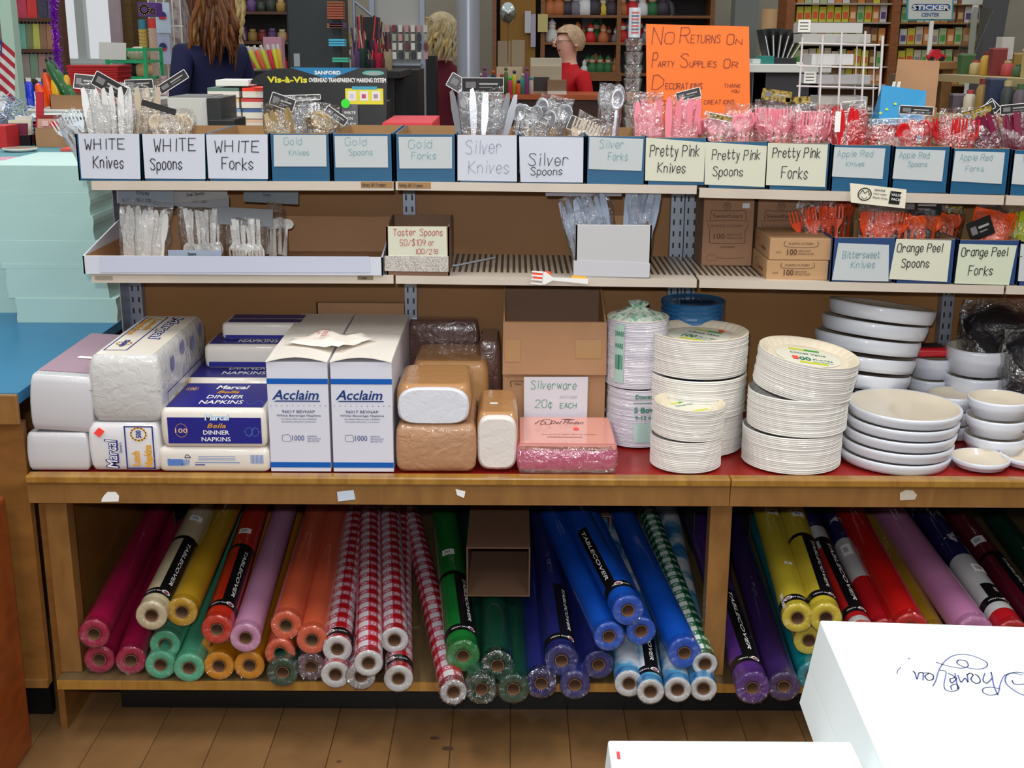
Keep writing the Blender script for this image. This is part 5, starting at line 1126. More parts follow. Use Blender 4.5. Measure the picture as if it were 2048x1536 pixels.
# foam bowl towers (left of the plates)
def at(px, py, Y): return P(px, py, Y)
GT = col(30, 120, 92, .5)
Yc = 2.56; s_ = pxm(Yc, .7)
x = PX(1275, Yc, .7); zb1 = za; r_ = 61 * s_
t = platepack(x, Yc, zb1, r_, .125, 'lower wrapped tower of dinner bowls with green printing', 'wrapped bowl towers', n=44, cat='bowls', name='bowl_tower', top=False, seed=3, mo=mat('bowl_wrap', (214, 210, 218), .5, coat=1, bump=.7, bscale=28, bdist=.005))
m = M()
def wraplabel(t, r, items, name='printed_film'):
    m = M()
    for kind, a in items:
        if kind == 't': prn(m, fr((a[1], a[2], 0), (1, 0, 0), (0, 1, 0)), a[0], 0, 0, a[3], GT, .02, width=a[4], z=.0016)
        if kind == 'r': flat(m, a[0], a[1], a[2], a[3], a[4], z=.001, nu=8)
    for i, p in enumerate(m.v):
        an = p.x / r; q = r + p.z; m.v[i] = V((math.sin(an) * q, -math.cos(an) * q, p.y))
    m.build(name, t)
PGL = mat('pale_green_film', (172, 206, 196), .4, coat=.8, bump=.3)
wraplabel(t, r_, [('r', (-.012, .055, .012, .055, PGL)), ('t', ('Dinnerware', -.010, .108, .009, .062)), ('r', (-.014, .06, .098, .0995, GT)), ('t', ('S Bowls', -.012, .078, .012, .055)), ('t', ('9-12 oz', -.010, .063, .008, .040))])
zb2 = zb1 + .128
t = platepack(x - .004, Yc, zb2, r_ * 1.0, P(1275, 632, Yc).z - zb2, 'upper wrapped tower of dinner bowls with twisted green printed film on top', 'wrapped bowl towers', n=40, cat='bowls', name='bowl_tower', top=True, seed=4, mo=mat('bowl_wrap', (214, 210, 218), .5))
hh_ = P(1275, 632, Yc).z - zb2
wraplabel(t, r_, [('r', (-.058, -.034, .012, hh_ - .006, PGL)), ('t', ('DINNER', -.056, hh_ * .78, .010, .022)), ('t', ('WARE', -.056, hh_ * .60, .010, .020)), ('r', (-.056, -.036, hh_ * .28, hh_ * .5, GT))])
m = M(); RR = []
for j, (a, b) in enumerate(((r_ * .96, hh_ - .004), (r_ * .7, hh_ + .008), (r_ * .4, hh_ + .015), (.014, hh_ + .020), (.022, hh_ + .030))):
    RR.append([V((math.cos(2 * math.pi * k / 30) * a * (1 + .3 * noise.noise(V((k * .7, j * 2, 0)))), math.sin(2 * math.pi * k / 30) * a, b + .006 * noise.noise(V((k * .9, j, 4))))) for k in range(30)])
m.rings(RR, mottle('green_printed_film', [(.38, (120, 172, 150)), (.46, (206, 214, 200)), (.56, (196, 206, 196)), (.64, (96, 160, 130))], 70, .25, 1), cap0=False, cap1=False, smooth=False); m.build('film_top', t)
# blue bowls at the back
Yc = 2.688; r_ = 64 * pxm(Yc, .86); BLP = mat('blue_plates', (40, 106, 160), .35, coat=1, bump=.5, bscale=25)
t = platepack(PX(1385, Yc, .86), Yc, za, r_, P(1385, 600, Yc).z - za, 'tall stack of blue plates in glossy wrap at the back', None, n=30, seed=5, mo=BLP, mi_=BLP, deep=.004)
hh_ = P(1385, 600, Yc).z - za; m = M(); T = Matrix.Translation((0, 0, hh_ - .0035)); disc(m, T, .01, 0, r_ * .55, r_ * .35, mat('blue_label', (30, 84, 140), .4), 0); prn(m, T, 'SOLO', -.03, -.016, .022, col(14, 34, 70), .06, width=.075, z=.001); m.build('label', t)
# tall stack of big paper plates (three wrapped packs)
def tower(pcx_top, py_top, pcx_bot, Yc, rpx, nseg, labs, group, tiltx=0, lean=0, seed=1, n=22):
    zt_ = P(pcx_top, py_top, Yc).z; r_ = rpx * pxm(Yc, .8); x1 = PX(pcx_top, Yc, zt_); x0 = PX(pcx_bot, Yc, za); hh = (zt_ - za) / nseg; rr = random.Random(seed)
    out = []
    for i in range(nseg):
        f = (i + .5) / nseg
        out.append(platepack(x0 + (x1 - x0) * f, Yc + rr.uniform(-.004, .004), za + hh * i, r_, hh - .002, labs[i], group, n=n, tilt=(0, 0, rr.uniform(0, 3)), seed=seed * 10 + i, top=(i == nseg - 1), r2=r_ * .992))
    return out, r_, hh - .002
g1 = 'packs of large paper plates, left tower'
o, r_, h = tower(1399, 659, 1386, 2.53, 98, 3, ['bottom pack of the tall left tower of big paper plates', 'middle pack of the tall left tower of big paper plates', 'top pack of the tall left tower with green yellow label and orange tag'], g1, seed=2)
o[-1].rotation_euler = (0, 0, 0); vlabel(o[-1], r_, h, R(-38), orange=(.45, .25))
g2 = 'packs of large paper plates, right tower'
o, r_, h = tower(1612, 700, 1577, 2.43, 100, 3, ['bottom pack of the front right tower of paper plates', 'middle pack of the front right tower of paper plates', 'tilted top pack of the front right tower, marked 100 with orange sticker'], g2, seed=3, n=20)
o[-1].rotation_euler = (R(4), R(7), 0); vlabel(o[-1], r_, h, R(-4), orange=(-.35, -.25))
Yc = 2.405; zt_ = P(1376, 803, Yc).z; r_ = 71 * pxm(Yc, .66)
for i, lab in enumerate(('lower pack of small paper plates at the counter edge', 'upper pack of small paper plates with two green yellow marks')):
    hh = (zt_ - za) / 2
    t = platepack(PX(1375 - 2 + 2 * i, Yc, .66), Yc, za + hh * i + .001 * i, r_, hh - .001, lab, 'packs of small paper plates', n=18, tilt=(0, R(2.5) * i, 0), seed=41 + i, top=i == 1)
vlabel(t, r_, hh - .001, R(35), n100=False)
# foam plates
def foam(x, y, z, r, h, label, group, tilt=(0, 0, 0), top=True, orange=None, cat='plates', name='foam_plate_pack', red=None, kb=.012, taper=.96):
    t = thing(name, label, cat, (x, y, z), tilt, group)
    m = M(); m.lathe([(r * taper * .9, 0), (r * taper, .001), (r * taper * 1.02, h * .35), (r * .99, h * .5), (r, h * .65), (r, h * .88), (r * .985, h), (r * .95, h - .001)], FOAM, 40, cap1=False); m.build('stacked_plates' if cat == 'plates' else 'stacked_bowls', t)
    m = M(); m.lathe([(r * .95, h - .001), (r * .80, h - kb * .7), (r * .6, h - kb), (.001, h - kb)], FOAMI, 40, cap0=False, cap1=True); m.build('top_plate' if cat == 'plates' else 'top_bowl', t)
    if orange: m = M(); rect(m, Matrix.Translation((0, 0, h - kb + .001)), orange[0] * r, orange[1] * r, orange[0] * r + .010, orange[1] * r + .014, col(255, 96, 72), 0); m.build('orange_sticker', t)
    return t
g = 'foam plate packs in the front pile'; Yc = 2.44; r_ = 111 * pxm(Yc, .65); zt_ = P(1806, 806, Yc).z; hh = (zt_ - za) / 5
for i, nm in enumerate(('bottom', 'second', 'third', 'fourth', 'top')):
    f = (i + .5) / 5
    foam(PX(1789 + 17 * f, Yc, .65), Yc, za + hh * i, r_, hh * .93, nm + ' foam plate pack of the five piled at the counter edge', g, (R(1), R(1.5), 0))
g = 'foam plate packs in the slanting rear pile'
zc_ = za
Yc = 2.655; r_ = 104 * pxm(Yc, .8)
lv = [(1712, 745), (1722, 712), (1731, 678), (1745, 647), (1760, 616)]
for i, ((cx_, cy_), nm) in enumerate(zip(lv, ('bottom', 'second', 'third', 'fourth', 'top'))):
    zc2 = P(cx_, cy_, Yc).z - .022
    foam(PX(cx_, Yc, zc2), Yc, zc2, r_, .031, nm + ' foam plate pack of the five in the slanting pile at the back', g, (R(-6), R(6.5), 0))
for i, nm in enumerate(('lower', 'upper')):
    hb = (P(1712, 745, Yc).z - .03 - za) / 2
    foam(PX(1706, Yc, .65), Yc, za + hb * i, r_ * .94, hb * .96, nm + ' hidden foam plate pack under the slanting pile', g)
g = 'foam bowl packs at the right end'
def bowls(cx, ytop, Yc, rpx, n, labs, zb=None, orange=None, hh=None):
    r_ = rpx * pxm(Yc, .7); zt_ = P(cx, ytop, Yc).z; zb = zb if zb is not None else za; hh = (zt_ - zb) / n
    for i in range(n): t = foam(PX(cx, Yc, zt_), Yc, zb + hh * i, r_, hh * .96, labs[i], g, cat='bowls', name='foam_bowl_pack', kb=.016, taper=.86, orange=orange if i == n - 1 else None)
    return t, zt_, r_
bowls(1962, 912, 2.395, 57, 1, ['small foam bowl pack alone at the counter edge'])
bowls(2062, 908, 2.41, 58, 1, ['foam bowl pack cut by the photo edge at the counter edge'])
bowls(1999, 792, 2.49, 60, 3, ['bottom of three foam bowl packs behind the small front bowls', 'middle of three foam bowl packs behind the small front bowls', 'top of three foam bowl packs behind the small front bowls'])
bowls(1958, 690, 2.68, 62, 3, ['bottom foam bowl pack of the rear right tower', 'middle foam bowl pack of the rear right tower', 'top foam bowl pack of the rear right tower with orange sticker'], orange=(.3, .2))
t, zt_, rb = bowls(1908, 784, 2.60, 50, 3, ['bottom narrow foam bowl pack behind the front plate pile', 'middle narrow foam bowl pack behind the front plate pile', 'top narrow foam bowl pack behind the front plate pile'])
t, zt_, rb = bowls(1866, 708, 2.73, 47, 3, ['bottom pack of the narrow tower beneath the red parcel', 'middle pack of the narrow tower beneath the red parcel', 'foam bowl pack with a red parcel on it'])
t = thing('red_parcel', 'small red film wrapped parcel on the foam bowls', 'parcel', (PX(1864, 2.72, .85), 2.72, zt_ + .001)); soft(t, 'parcel', -.046, .046, -.03, .03, 0, .022, mat('red_wrap', (206, 24, 40), .3, coat=1, bump=.9, bscale=30), r=.012, seed=9)
M().prism([(-.03, -.026, .0235), (.03, -.02, .0235), (.02, .01, .025), (-.02, .0, .025)], (0, 0, .001), BLACK).build('black_label', t)
BG_ = mat('black_bag', (26, 28, 34), .3, coat=1, bump=1, bscale=24, bdist=.008)
t = thing('black_plate_pack', 'black plates in shiny film at the right end under the shelf', 'plates', (PX(1990, 2.72, .8), 2.72, za)); 
foamb = M(); foamb.lathe([(.055, 0), (.07, .01), (.072, .2), (.078, .215), (.08, .235), (.066, .25), (.03, .262), (.004, .27)], BG_, 26); foamb.build('wrapped_plates', t)
film_mesh(.17, .28, .15, 61, FILM2, 1.0, .008).build('film', t)
t = thing('black_bowl_pack', 'black bowls in shiny film, nearer, cut by the photo edge', 'bowls', (PX(2062, 2.62, .75), 2.62, za)); m = M(); m.lathe([(.045, 0), (.055, .01), (.06, .18), (.064, .2), (.05, .215), (.02, .225)], BG_, 26); m.build('wrapped_bowls', t)
film_mesh(.14, .235, .13, 62, FILM2, 1.0, .008).build('film', t)
# ------------------------------------------------------------------ beyond the shelving: the rest of the shop
def table(name, label, x0, x1, y0, y1, z, mt, ml, cat='table', front=None):
    t = thing(name, label, cat, ((x0 + x1) / 2, (y0 + y1) / 2, 0)); w = (x1 - x0) / 2; d = (y1 - y0) / 2
    M().box(-w, w, -d, d, z - .03, z, mt).build('table_top', t, bevel=.003)
    for sx in (-1, 1):
        for sy in (-1, 1): M().box(sx * (w - .05) - .02, sx * (w - .05) + .02, sy * (d - .05) - .02, sy * (d - .05) + .02, 0, z - .03, ml).build('leg', t)
    if front: M().box(-w + .03, w - .03, -d + .03, -d + .05, .15, z - .03, front).build('front_panel', t)
    return t
def bx(name, label, cat, pl, pr, yt, yb, Y, depth, m, zb=None, group=None, top=None, parts=None, rz=0, bevel=.001):
    t, w, h = px_box(name, label, cat, pl, pr, yt, yb, Y, depth, m, top, group, bevel, zb=zb, rz=rz); return t, w, h
WHT = col(226, 226, 220, .6); TEALC = mat('teal_cloth', (90, 150, 160), .7, var=.1)
table('party_table', 'display table with teal top behind the mint paper stacks', -1.9, -1.02, 3.42, 4.7, 1.10, TEALC, OAK)
table('bag_table', 'white topped table holding party goods before the windows', -2.75, -1.74, 5.05, 5.82, 1.15, WHT, OAK)
table('cup_table', 'white topped table under the stacks of paper cups', -3.1, -1.75, 6.3, 7.2, 1.14, WHT, OAK)
ZT = 1.10
# small goods on the party table
for i, (x, y, r, mt, lab) in enumerate(((88, 318, .055, col(206, 60, 66), 'round red topped dish on the teal table'), (10, 322, .06, col(214, 150, 176), 'round pink dish at the left edge on the teal table'), (40, 300, .05, col(150, 120, 96), 'round brown dish further back on the teal table'))):
    p = Pz(x, y, ZT + .004); t = thing('round_dish', lab, 'dish', (p.x, p.y, ZT + .0005)); m = M(); m.lathe([(r * .7, 0), (r, .006), (r, .010), (r * .93, .010)], WHT, 24, cap1=False); m.build('rim', t); m = M(); m.lathe([(.001, .006), (r * .93, .010)][::-1], mt, 24, cap0=False); m.build('lid', t)
def cardbin(pl, pr, yt, yb, Y, label, m, cards):
    zb = ZT + .0005; t, a, b = openbox('card_box', label, pl, pr, yt, yb, Y, .12, zb, m, CARDIN, 'box')
    for k, (l, r, y, mt) in enumerate(cards):
        c = [P(l, yb, Y + .02 + .03 * k), P(r, yb, Y + .02 + .03 * k), P(r, y, Y + .02 + .03 * k), P(l, y, Y + .02 + .03 * k)]
        for q in c[:2]: q.z = zb + .006
        mm = M(); mm.prism(c, (0, .008, 0), mt); mm.build('card', t)
    return t
cardbin(5, 62, 270, 293, 3.95, 'black box of maroon and cream cards at the far left', BLACK, [(12, 54, 247, col(120, 40, 70)), (16, 62, 240, col(236, 236, 206)), (30, 64, 232, col(230, 226, 220))])
t = cardbin(68, 150, 256, 292, 3.9, 'brown box of heart printed cards behind the mint paper', CARD, [(75, 123, 238, col(220, 170, 150)), (78, 124, 230, col(150, 50, 40)), (72, 86, 184, col(206, 40, 56))])
m = M(); T = fr(P(82, 252, 3.915), (1, 0, 0), (0, 0, 1))
for q in (.004, .062): rect(m, T, q, .0, q + .02, .016, col(236, 196, 190), .002)
disc(m, T, .037, .006, .009, .008, col(226, 30, 40), .002); disc(m, T, .047, .006, .009, .008, col(226, 30, 40), .0022); m.build('heart_print', t)
bx('red_bin', 'red bin at the left photo edge beside the black card box', 'bin', -40, 10, 252, 296, 3.85, .1, col(204, 40, 44), zb=ZT + .0005)
bx('flat_red_pack', 'flat red and pink pack lying behind the mint stack', 'pack', 118, 160, 297, 308, 3.75, .12, col(226, 80, 70), zb=ZT + .0005)
for i in range(5):   # loose papers fanned
    p = Pz(58 + i * 14, 214 - i * 2, 1.12); 
t = thing('paper_fan', 'fanned white and teal papers between the card boxes and the tray', 'paper', (PX(95, 4.5, 1.1), 4.45, ZT + .001))
for i in range(6): m = M(); m.box(-.11, .11, -.12, .12, 0, .002, [WHT, col(150, 190, 190), WHT, col(206, 60, 90), WHT, col(220, 236, 232)][i], T=Matrix.Translation((i * .02 - .05, i * .015, i * .012)) @ Matrix.Rotation(R(6 * i - 12), 4, 'Z')); m.build('sheet', t)
# silver tinsel ball wreath
t = thing('tinsel_garland', 'silver blue tinsel garland piled at the left edge', 'garland', (PX(18, 4.3, 1.15), 4.3, ZT + .001)); rr = random.Random(5); m = M(); TIN = mat('tinsel', (190, 200, 226), .15, metal=.9)
for i in range(260):
    a = rr.uniform(0, 6.28); q = rr.uniform(0, .10); c = V((math.cos(a) * q, math.sin(a) * q * .6, rr.uniform(.01, .14) * (1 - q * 3))); d = V((rr.uniform(-1, 1), rr.uniform(-1, 1), rr.uniform(-1, 1))).normalized() * .018; e = V((rr.uniform(-1, 1), rr.uniform(-1, 1), rr.uniform(-1, 1))).normalized() * .004
    m.add([c - d, c + d, c + d + e, c - d + e], [(0, 1, 2, 3)], TIN)
o = m.build('tinsel_strands', t); o['kind'] = 'stuff'
# flag on a short staff
FY = 4.45; t = thing('small_flag', 'small striped flag hanging at the left photo edge', 'flag', P(-6, 60, FY)); inv = Matrix.Translation(-P(-6, 60, FY)); m = M(); m.T = inv
M_ = m; m.tube([P(-14, 40, FY), P(-14, 300, FY)], .005, OAK); m.build('staff', t)
def fl_pt(u, v): return P(-14 + 44 * u + 0 * v, 66 + 44 * u * .9 + 100 * v, FY - .012 * math.sin(u * 7 + v * 3))
for k in range(9):
    m = M(); m.T = inv; RR = [[fl_pt(u / 8, k / 9), fl_pt(u / 8, (k + 1) / 9)] for u in range(9)]
    mt = col(186, 40, 60) if k % 2 == 0 else WHT
    for a, b in zip(RR, RR[1:]): m.add([a[0], b[0], b[1], a[1]], [(0, 1, 2, 3)], mt, True)
    m.build('stripe', t)
m = M(); m.T = inv; m.add([fl_pt(0, -.02) + V((0, -.003, 0)), fl_pt(.42, -.02) + V((0, -.003, 0)), fl_pt(.42, .3) + V((0, -.003, 0)), fl_pt(0, .3) + V((0, -.003, 0))], [(3, 2, 1, 0)], col(30, 60, 130)); m.build('canton', t)
# pale green post and the bag racks beside it
M_ = M().box(PX(2, 4.9, 1.4), PX(26, 4.9, 1.4), 4.9, 4.96, 0, 2.4, mat('pale_green_paint', (186, 214, 196), .5)); tag(M_.build('green_post'), 'pale green painted post at the far left', 'post')
RK = wood('rack_wood', (96, 62, 44), (76, 46, 34)); YR = 7.4
x0, x1 = PX(22, YR, 1.5), PX(116, YR, 1.5)
t = thing('bag_rack', 'dark wooden rack of gift bags left of the bright windows', 'rack', ((x0 + x1) / 2, YR, 0)); w = (x1 - x0) / 2
M().box(-w, w, .085, .10, 0, 2.1, RK).build('back_board', t)
for s_ in (-1, 1): M().box(s_ * w - .012, s_ * w + .012, 0, .085, 0, 2.1, RK).build('side_board', t)
zr = [P(70, y, YR).z for y in (158, 98, 36)]
for z in zr + [zr[-1] + .24, .9, .5]: M().box(-w + .012, w - .012, 0, .085, z - .02, z, RK).build('shelf', t)
rr = random.Random(8)
rows = [(zr[0], [(150, 140, 130), (120, 150, 130), (170, 130, 120), (150, 120, 140), (110, 130, 140)]), (zr[1], [(110, 180, 160), (120, 130, 90), (190, 196, 90), (150, 110, 80), (170, 120, 90), (200, 140, 170)]), (zr[2], [(200, 60, 90), (220, 50, 50), (60, 60, 80), (90, 80, 110)])]
for k, (z, cs) in enumerate(rows):
    for i, c in enumerate(cs):
        ww = 2 * w / len(cs) * .86; x = (x0 + x1) / 2 - w + .02 + (2 * w - .03) * (i + .5) / len(cs)
        b = thing('gift_bag', 'gift bag number %s from the left on the %s shelf of the dark rack' % (('one', 'two', 'three', 'four', 'five', 'six')[i], ('lower', 'middle', 'upper')[k]), 'gift bag', (x, YR + .02, z), group='gift bags on the dark rack')
        M().hexa([(-ww / 2, 0, 0), (ww / 2, 0, 0), (ww / 2, .05, 0), (-ww / 2, .05, 0)], [(-ww / 2 * .95, .01, .14), (ww / 2 * .95, .01, .14), (ww / 2 * .95, .02, .14), (-ww / 2 * .95, .02, .14)], mat('bag_%d_%d_%d' % c, c, .35, coat=.6, bump=.8, bscale=30)).build('bag_body', b)
        M().tube([(-.012, .015, .14), (-.008, .015, .165), (.008, .015, .165), (.012, .015, .14)], .0015, WHT, 6).build('handle', b)
# purple tinsel garland down the window edge
m = M(); PT = mat('purple_tinsel', (150, 40, 200), .25, metal=.5); rr = random.Random(2)
for i in range(420):
    u = rr.random(); c = P(105 + 12 * u + rr.uniform(-4, 4), -20 + 175 * u, 7.1) + V((0, rr.uniform(-.03, .03), 0)); d = V((rr.uniform(-1, 1), rr.uniform(-1, 1), rr.uniform(-1, 1))).normalized() * .02
    e = V((rr.uniform(-1, 1), rr.uniform(-1, 1), rr.uniform(-1, 1))).normalized() * .006; m.add([c - d, c + d, c + d + e, c - d + e], [(0, 1, 2, 3)], PT)
m.tube([P(105, -60, 7.1), P(112, 60, 7.1), P(117, 155, 7.1)], .004, PT, 6)
o = m.build('hanging_garland'); tag(o, 'purple tinsel garland hanging beside the bag rack', 'garland', kind='stuff')
# things on the bag table
ZB2 = 1.1505
for i in range(5):
    p = P(42 + 10 * i, 190, 5.4); t = thing('blue_bottle', ('far left', 'second', 'middle', 'fourth', 'far right')[i] + ' blue bottle of five with white caps', 'bottle', (p.x, 5.4 + .03 * (i % 2), ZB2), group='blue bottles by the green post')
    m = M(); m.lathe([(.012, 0), (.013, .004), (.013, .085), (.006, .10)], mat('blue_bottle', (20, 60, 220), .2, coat=1), 12); m.build('bottle_body', t); m = M(); m.lathe([(.0065, .10), (.0065, .115)], WHT, 10); m.build('cap', t)
t, a, b = openbox('sponge_tray', 'cardboard tray of orange, yellow and green tubes', 98, 182, 190, 214, 5.15, .25, ZB2, CARD, CARDIN, 'tray')
for i, (x, c, ln, tl) in enumerate(((88, (255, 90, 20), .10, -.3), (98, (255, 90, 20), .14, -.15), (107, (240, 70, 20), .15, 0), (114, (250, 196, 20), .12, -.1), (124, (240, 180, 20), .13, .1), (132, (16, 80, 50), .20, -.35), (140, (20, 100, 40), .2, -.45), (150, (30, 120, 50), .17, -.5))):
    t = thing('party_tube', '%s tube standing in the cardboard tray, %s of its colour' % (('orange', 'orange', 'orange', 'yellow', 'yellow', 'green', 'green', 'green')[i], ('first', 'second', 'third', 'left one', 'right one', 'darkest', 'middle one', 'palest')[i]), 'tube', (PX(x, 5.22, 1.2), 5.22 + .02 * (i % 3), ZB2 + .004), (0, tl, 0), 'tubes in the cardboard tray')
    m = M(); m.lathe([(.012, 0), (.018, .01), (.02, ln * .6), (.014, ln * .9), (.005, ln)], mat('tube_%d' % i, c, .4, coat=.5), 12); m.build('tube_body', t); M().lathe([(.006, ln), (.006, ln + .012), (.002, ln + .014)], BLACK, 8).build('tip', t)
# crimped red paper stack
x0, x1 = PX(131, 5.5, 1.25), PX(236, 5.5, 1.25); zt_ = P(180, 130, 5.5).z
t = thing('red_paper_stack', 'tall stack of zigzag edged red paper before the window', 'paper', ((x0 + x1) / 2, 5.5, ZB2)); w = (x1 - x0) / 2; hh = zt_ - ZB2; n = 16
for i in range(n): M().box(-w * (1 if i % 2 else .965) * (.88 + .12 * i / n), w * (1 if i % 2 else .965) * (.88 + .12 * i / n), 0, .2, hh * i / n, hh * (i + .86) / n, col(186, 22, 26, .5)).build('crimped_fold', t)
# white sign card, teal wire basket
t = thing('price_sign', 'white price card in a wire clip above the teal basket', 'sign', (PX(224, 6.35, 1.4), 6.34, 1.1405))
ps = [P(198, 118, 6.35), P(252, 120, 6.35), P(252, 86, 6.35), P(198, 84, 6.35)]; inv = Matrix.Translation(-V(t.location)); m = M(); m.T = inv; m.prism(ps, (0, .003, 0), WHT); m.build('card', t)
m = M(); m.T = inv; zz_ = P(226, 119, 6.35).z; m.tube([(PX(226, 6.352, 1.3), 6.354, 1.1405), (PX(226, 6.352, 1.3), 6.354, zz_ + .01)], .004, STEEL); m.build('wire_clip', t)
TB = col(30, 170, 110, .4); bw = (PX(288, 6.5, 1.3) - PX(212, 6.5, 1.3)) / 2; t = thing('teal_basket', 'teal green wire basket tower on the cup table', 'basket', (PX(250, 6.5, 1.3), 6.5, 1.1405)); ht = P(250, 94, 6.5).z - 1.1405
for sx in (-1, 1):
    for sy in (0, .3): M().box(sx * bw - .008, sx * bw + .008, sy - .008, sy + .008, 0, ht, TB).build('post', t)
for z in (.01, ht * .35, ht * .68, ht - .02):
    m = M(); m.box(-bw, bw, -.006, .006, z, z + .014, TB).box(-bw, bw, .294, .306, z, z + .014, TB).box(-bw - .004, -bw + .004, 0, .3, z, z + .014, TB).box(bw - .004, bw + .004, 0, .3, z, z + .014, TB)
    for i in range(9): m.box(-bw + 2 * bw * i / 8 - .002, -bw + 2 * bw * i / 8 + .002, 0, .3, z, z + .004, TB)
    m.build('wire_tier', t)
for i, (x, z, c, s_) in enumerate(((-.05, .03, (210, 200, 200), .05), (.04, .03, (90, 60, 60), .05), (-.02, ht * .35 + .016, (30, 30, 40), .06), (.05, ht * .35 + .016, (214, 170, 120), .05), (.03, ht * .68 + .016, (200, 190, 160), .06))):
    o = M(); o.lathe([(s_ * .7, 0), (s_, .02), (s_ * .9, .05), (s_ * .3, .065)], col(*c), 14); tag(o.build('wrapped_favour', loc=(t.location.x + x, 6.62, 1.1405 + z)), ('cream', 'brown', 'black', 'tan', 'grey')[i] + ' rounded favour bundle inside the teal basket', 'favour', 'favours in the teal basket')
# cup towers
def cups(px, yt, yb, Y, rpx, mt, label, lid=None):
    r_ = rpx * pxm(Y, 1.4); zb = P(px, yb, Y).z; zt_ = P(px, yt, Y).z; t = thing('cup_tower', label, 'cups', (PX(px, Y, 1.4), Y, zb), group='towers of paper cups'); n = max(4, int((zt_ - zb) / .018)); h = (zt_ - zb) / n
    for i in range(n): m = M(); m.lathe([(r_ * .86, h * i + .001), (r_ * .98, h * (i + .75)), (r_, h * (i + .8)), (r_, h * (i + 1) - .001)], mt, 14); m.build('cup', t)
    if lid: M().lathe([(r_ * .9, zt_ - zb), (r_ * .9, zt_ - zb + .05)], lid, 14).build('wrapper', t)
    return t
GC = col(214, 180, 100); PC = col(220, 180, 190); LC = col(196, 176, 214)
zc = 1.1405
def cz(Y): return 1.1405
for (px_, yt, Y, rp, mt, lab, lid) in ((284, 50, 6.9, 9, GC, 'gold cup tower, left, with teal sleeve', col(60, 130, 150)), (303, 48, 6.9, 9, col(226, 190, 170), 'gold cup tower, right, with red sleeve', col(210, 60, 60)), (297, 128, 6.75, 9, col(214, 206, 190), 'low cream cup tower next to the teal basket', None), (318, 140, 6.7, 9, PC, 'low pink and white cup tower before the hanging bags', None)):
    t = cups(px_, yt, 180, Y, rp, mt, lab, lid); t.location.z = zc
for i, (px_, yt, yb, c) in enumerate(((329, 5, 66, (190, 206, 226)), (330, 68, 128, (176, 182, 214)))):
    p = P(px_, yb, 7.3); w_ = 15 * pxm(7.3, 1.5); h_ = P(px_, yt, 7.3).z - p.z
    t = thing('plate_packet', ('upper', 'lower')[i] + ' pale blue packet hanging on the wire panel with a red blue badge', 'packet', p); M().hexa([(-w_, -.02, 0), (w_, -.02, 0), (w_, .02, 0), (-w_, .02, 0)], [(-w_ * .9, -.01, h_), (w_ * .9, -.01, h_), (w_ * .9, .01, h_), (-w_ * .9, .01, h_)], mat('packet_%d' % i, c, .3, coat=.8)).build('packet_body', t)
    m = M(); T = fr((0, -.022, h_ * .45), (1, 0, 0), (0, 0, 1)); disc(m, T, 0, .02, .022, .022, col(50, 40, 110)); rect(m, T, -.02, .0, .02, .014, col(206, 40, 60), .002); m.build('badge', t)
t = thing('wire_grid_stand', 'white wire grid holding the pale blue packets', 'panel', (PX(330, 7.35, 1.4), 7.35, 0)); 
for i in range(5): M().tube([(-.09 + .045 * i, 0, 0), (-.09 + .045 * i, 0, 1.9)], .004, WHT, 6).build('wire', t)
for z in (.3, .8, 1.1, 1.31, 1.5, 1.7): M().tube([(-.1, 0, z), (.1, 0, z)], .004, WHT, 6).build('cross_wire', t)
t, w, h = bx('purple_box', 'purple box with yellow flower rings above the gold cups', 'box', 272, 309, 4, 32, 6.95, .12, col(96, 50, 140)); t.location.z = P(290, 33, 6.95).z
m = M(); T = fr((0, -.001, h / 2), (1, 0, 0), (0, 0, 1)); arc(m, T, -.015, 0, .022, .022, 0, 6.28, .012, col(214, 196, 90)); arc(m, T, .03, -.01, .012, .014, 0, 6.28, .008, col(214, 196, 90)); m.build('flower_print', t)
# brown curtain-like door panel behind
bx('tall_cabinet', 'tall brown cabinet edge right of the bright windows', 'cabinet', 250, 276, -60, 260, 8.2, .4, wood('cab_brown', (104, 78, 40), (86, 62, 30)), zb=0)
bx('display_board', 'greyish pink board standing between window and brown cabinet', 'board', 232, 252, -60, 240, 8.0, .05, mat('pinkish_board', (176, 158, 166), .7, var=.08), zb=0)
m_, w, h = bx('wallpaper_roll_rack', 'mottled grey display of rolls behind the woman in navy', 'display', 346, 372, -60, 240, 8.1, .3, mottle('mottled_grey', [(.4, (130, 112, 110)), (.55, (176, 164, 160))], 20, .6, 0), zb=0)

# ------------------------------------------------------------------ people
def skinbody(js, es, name, parent, pick, sub=2, fingers=()):
    me = bpy.data.meshes.new('b'); me.from_pydata([j[:3] for j in js], es, []); o = bpy.data.objects.new('b', me); COL.objects.link(o)
    md = o.modifiers.new('s', 'SKIN'); sv = me.skin_vertices[0].data
    for i, j in enumerate(js): sv[i].radius = (j[3], j[4] if len(j) > 4 else j[3])
    sv[0].use_root = True; md.use_smooth_shade = True
    s2 = o.modifiers.new('u', 'SUBSURF'); s2.levels = sub
    bpy.context.view_layer.update(); m2 = bpy.data.meshes.new_from_object(o.evaluated_get(bpy.context.evaluated_depsgraph_get())); bpy.data.objects.remove(o)
    ms = []; m2.materials.clear()
    for p in m2.polygons:
        k = pick(p.center); 
        if k not in ms: ms.append(k); m2.materials.append(k)
        p.material_index = ms.index(k); p.use_smooth = True
    ob = bpy.data.objects.new(name, m2); COL.objects.link(ob); ob.parent = parent; return ob
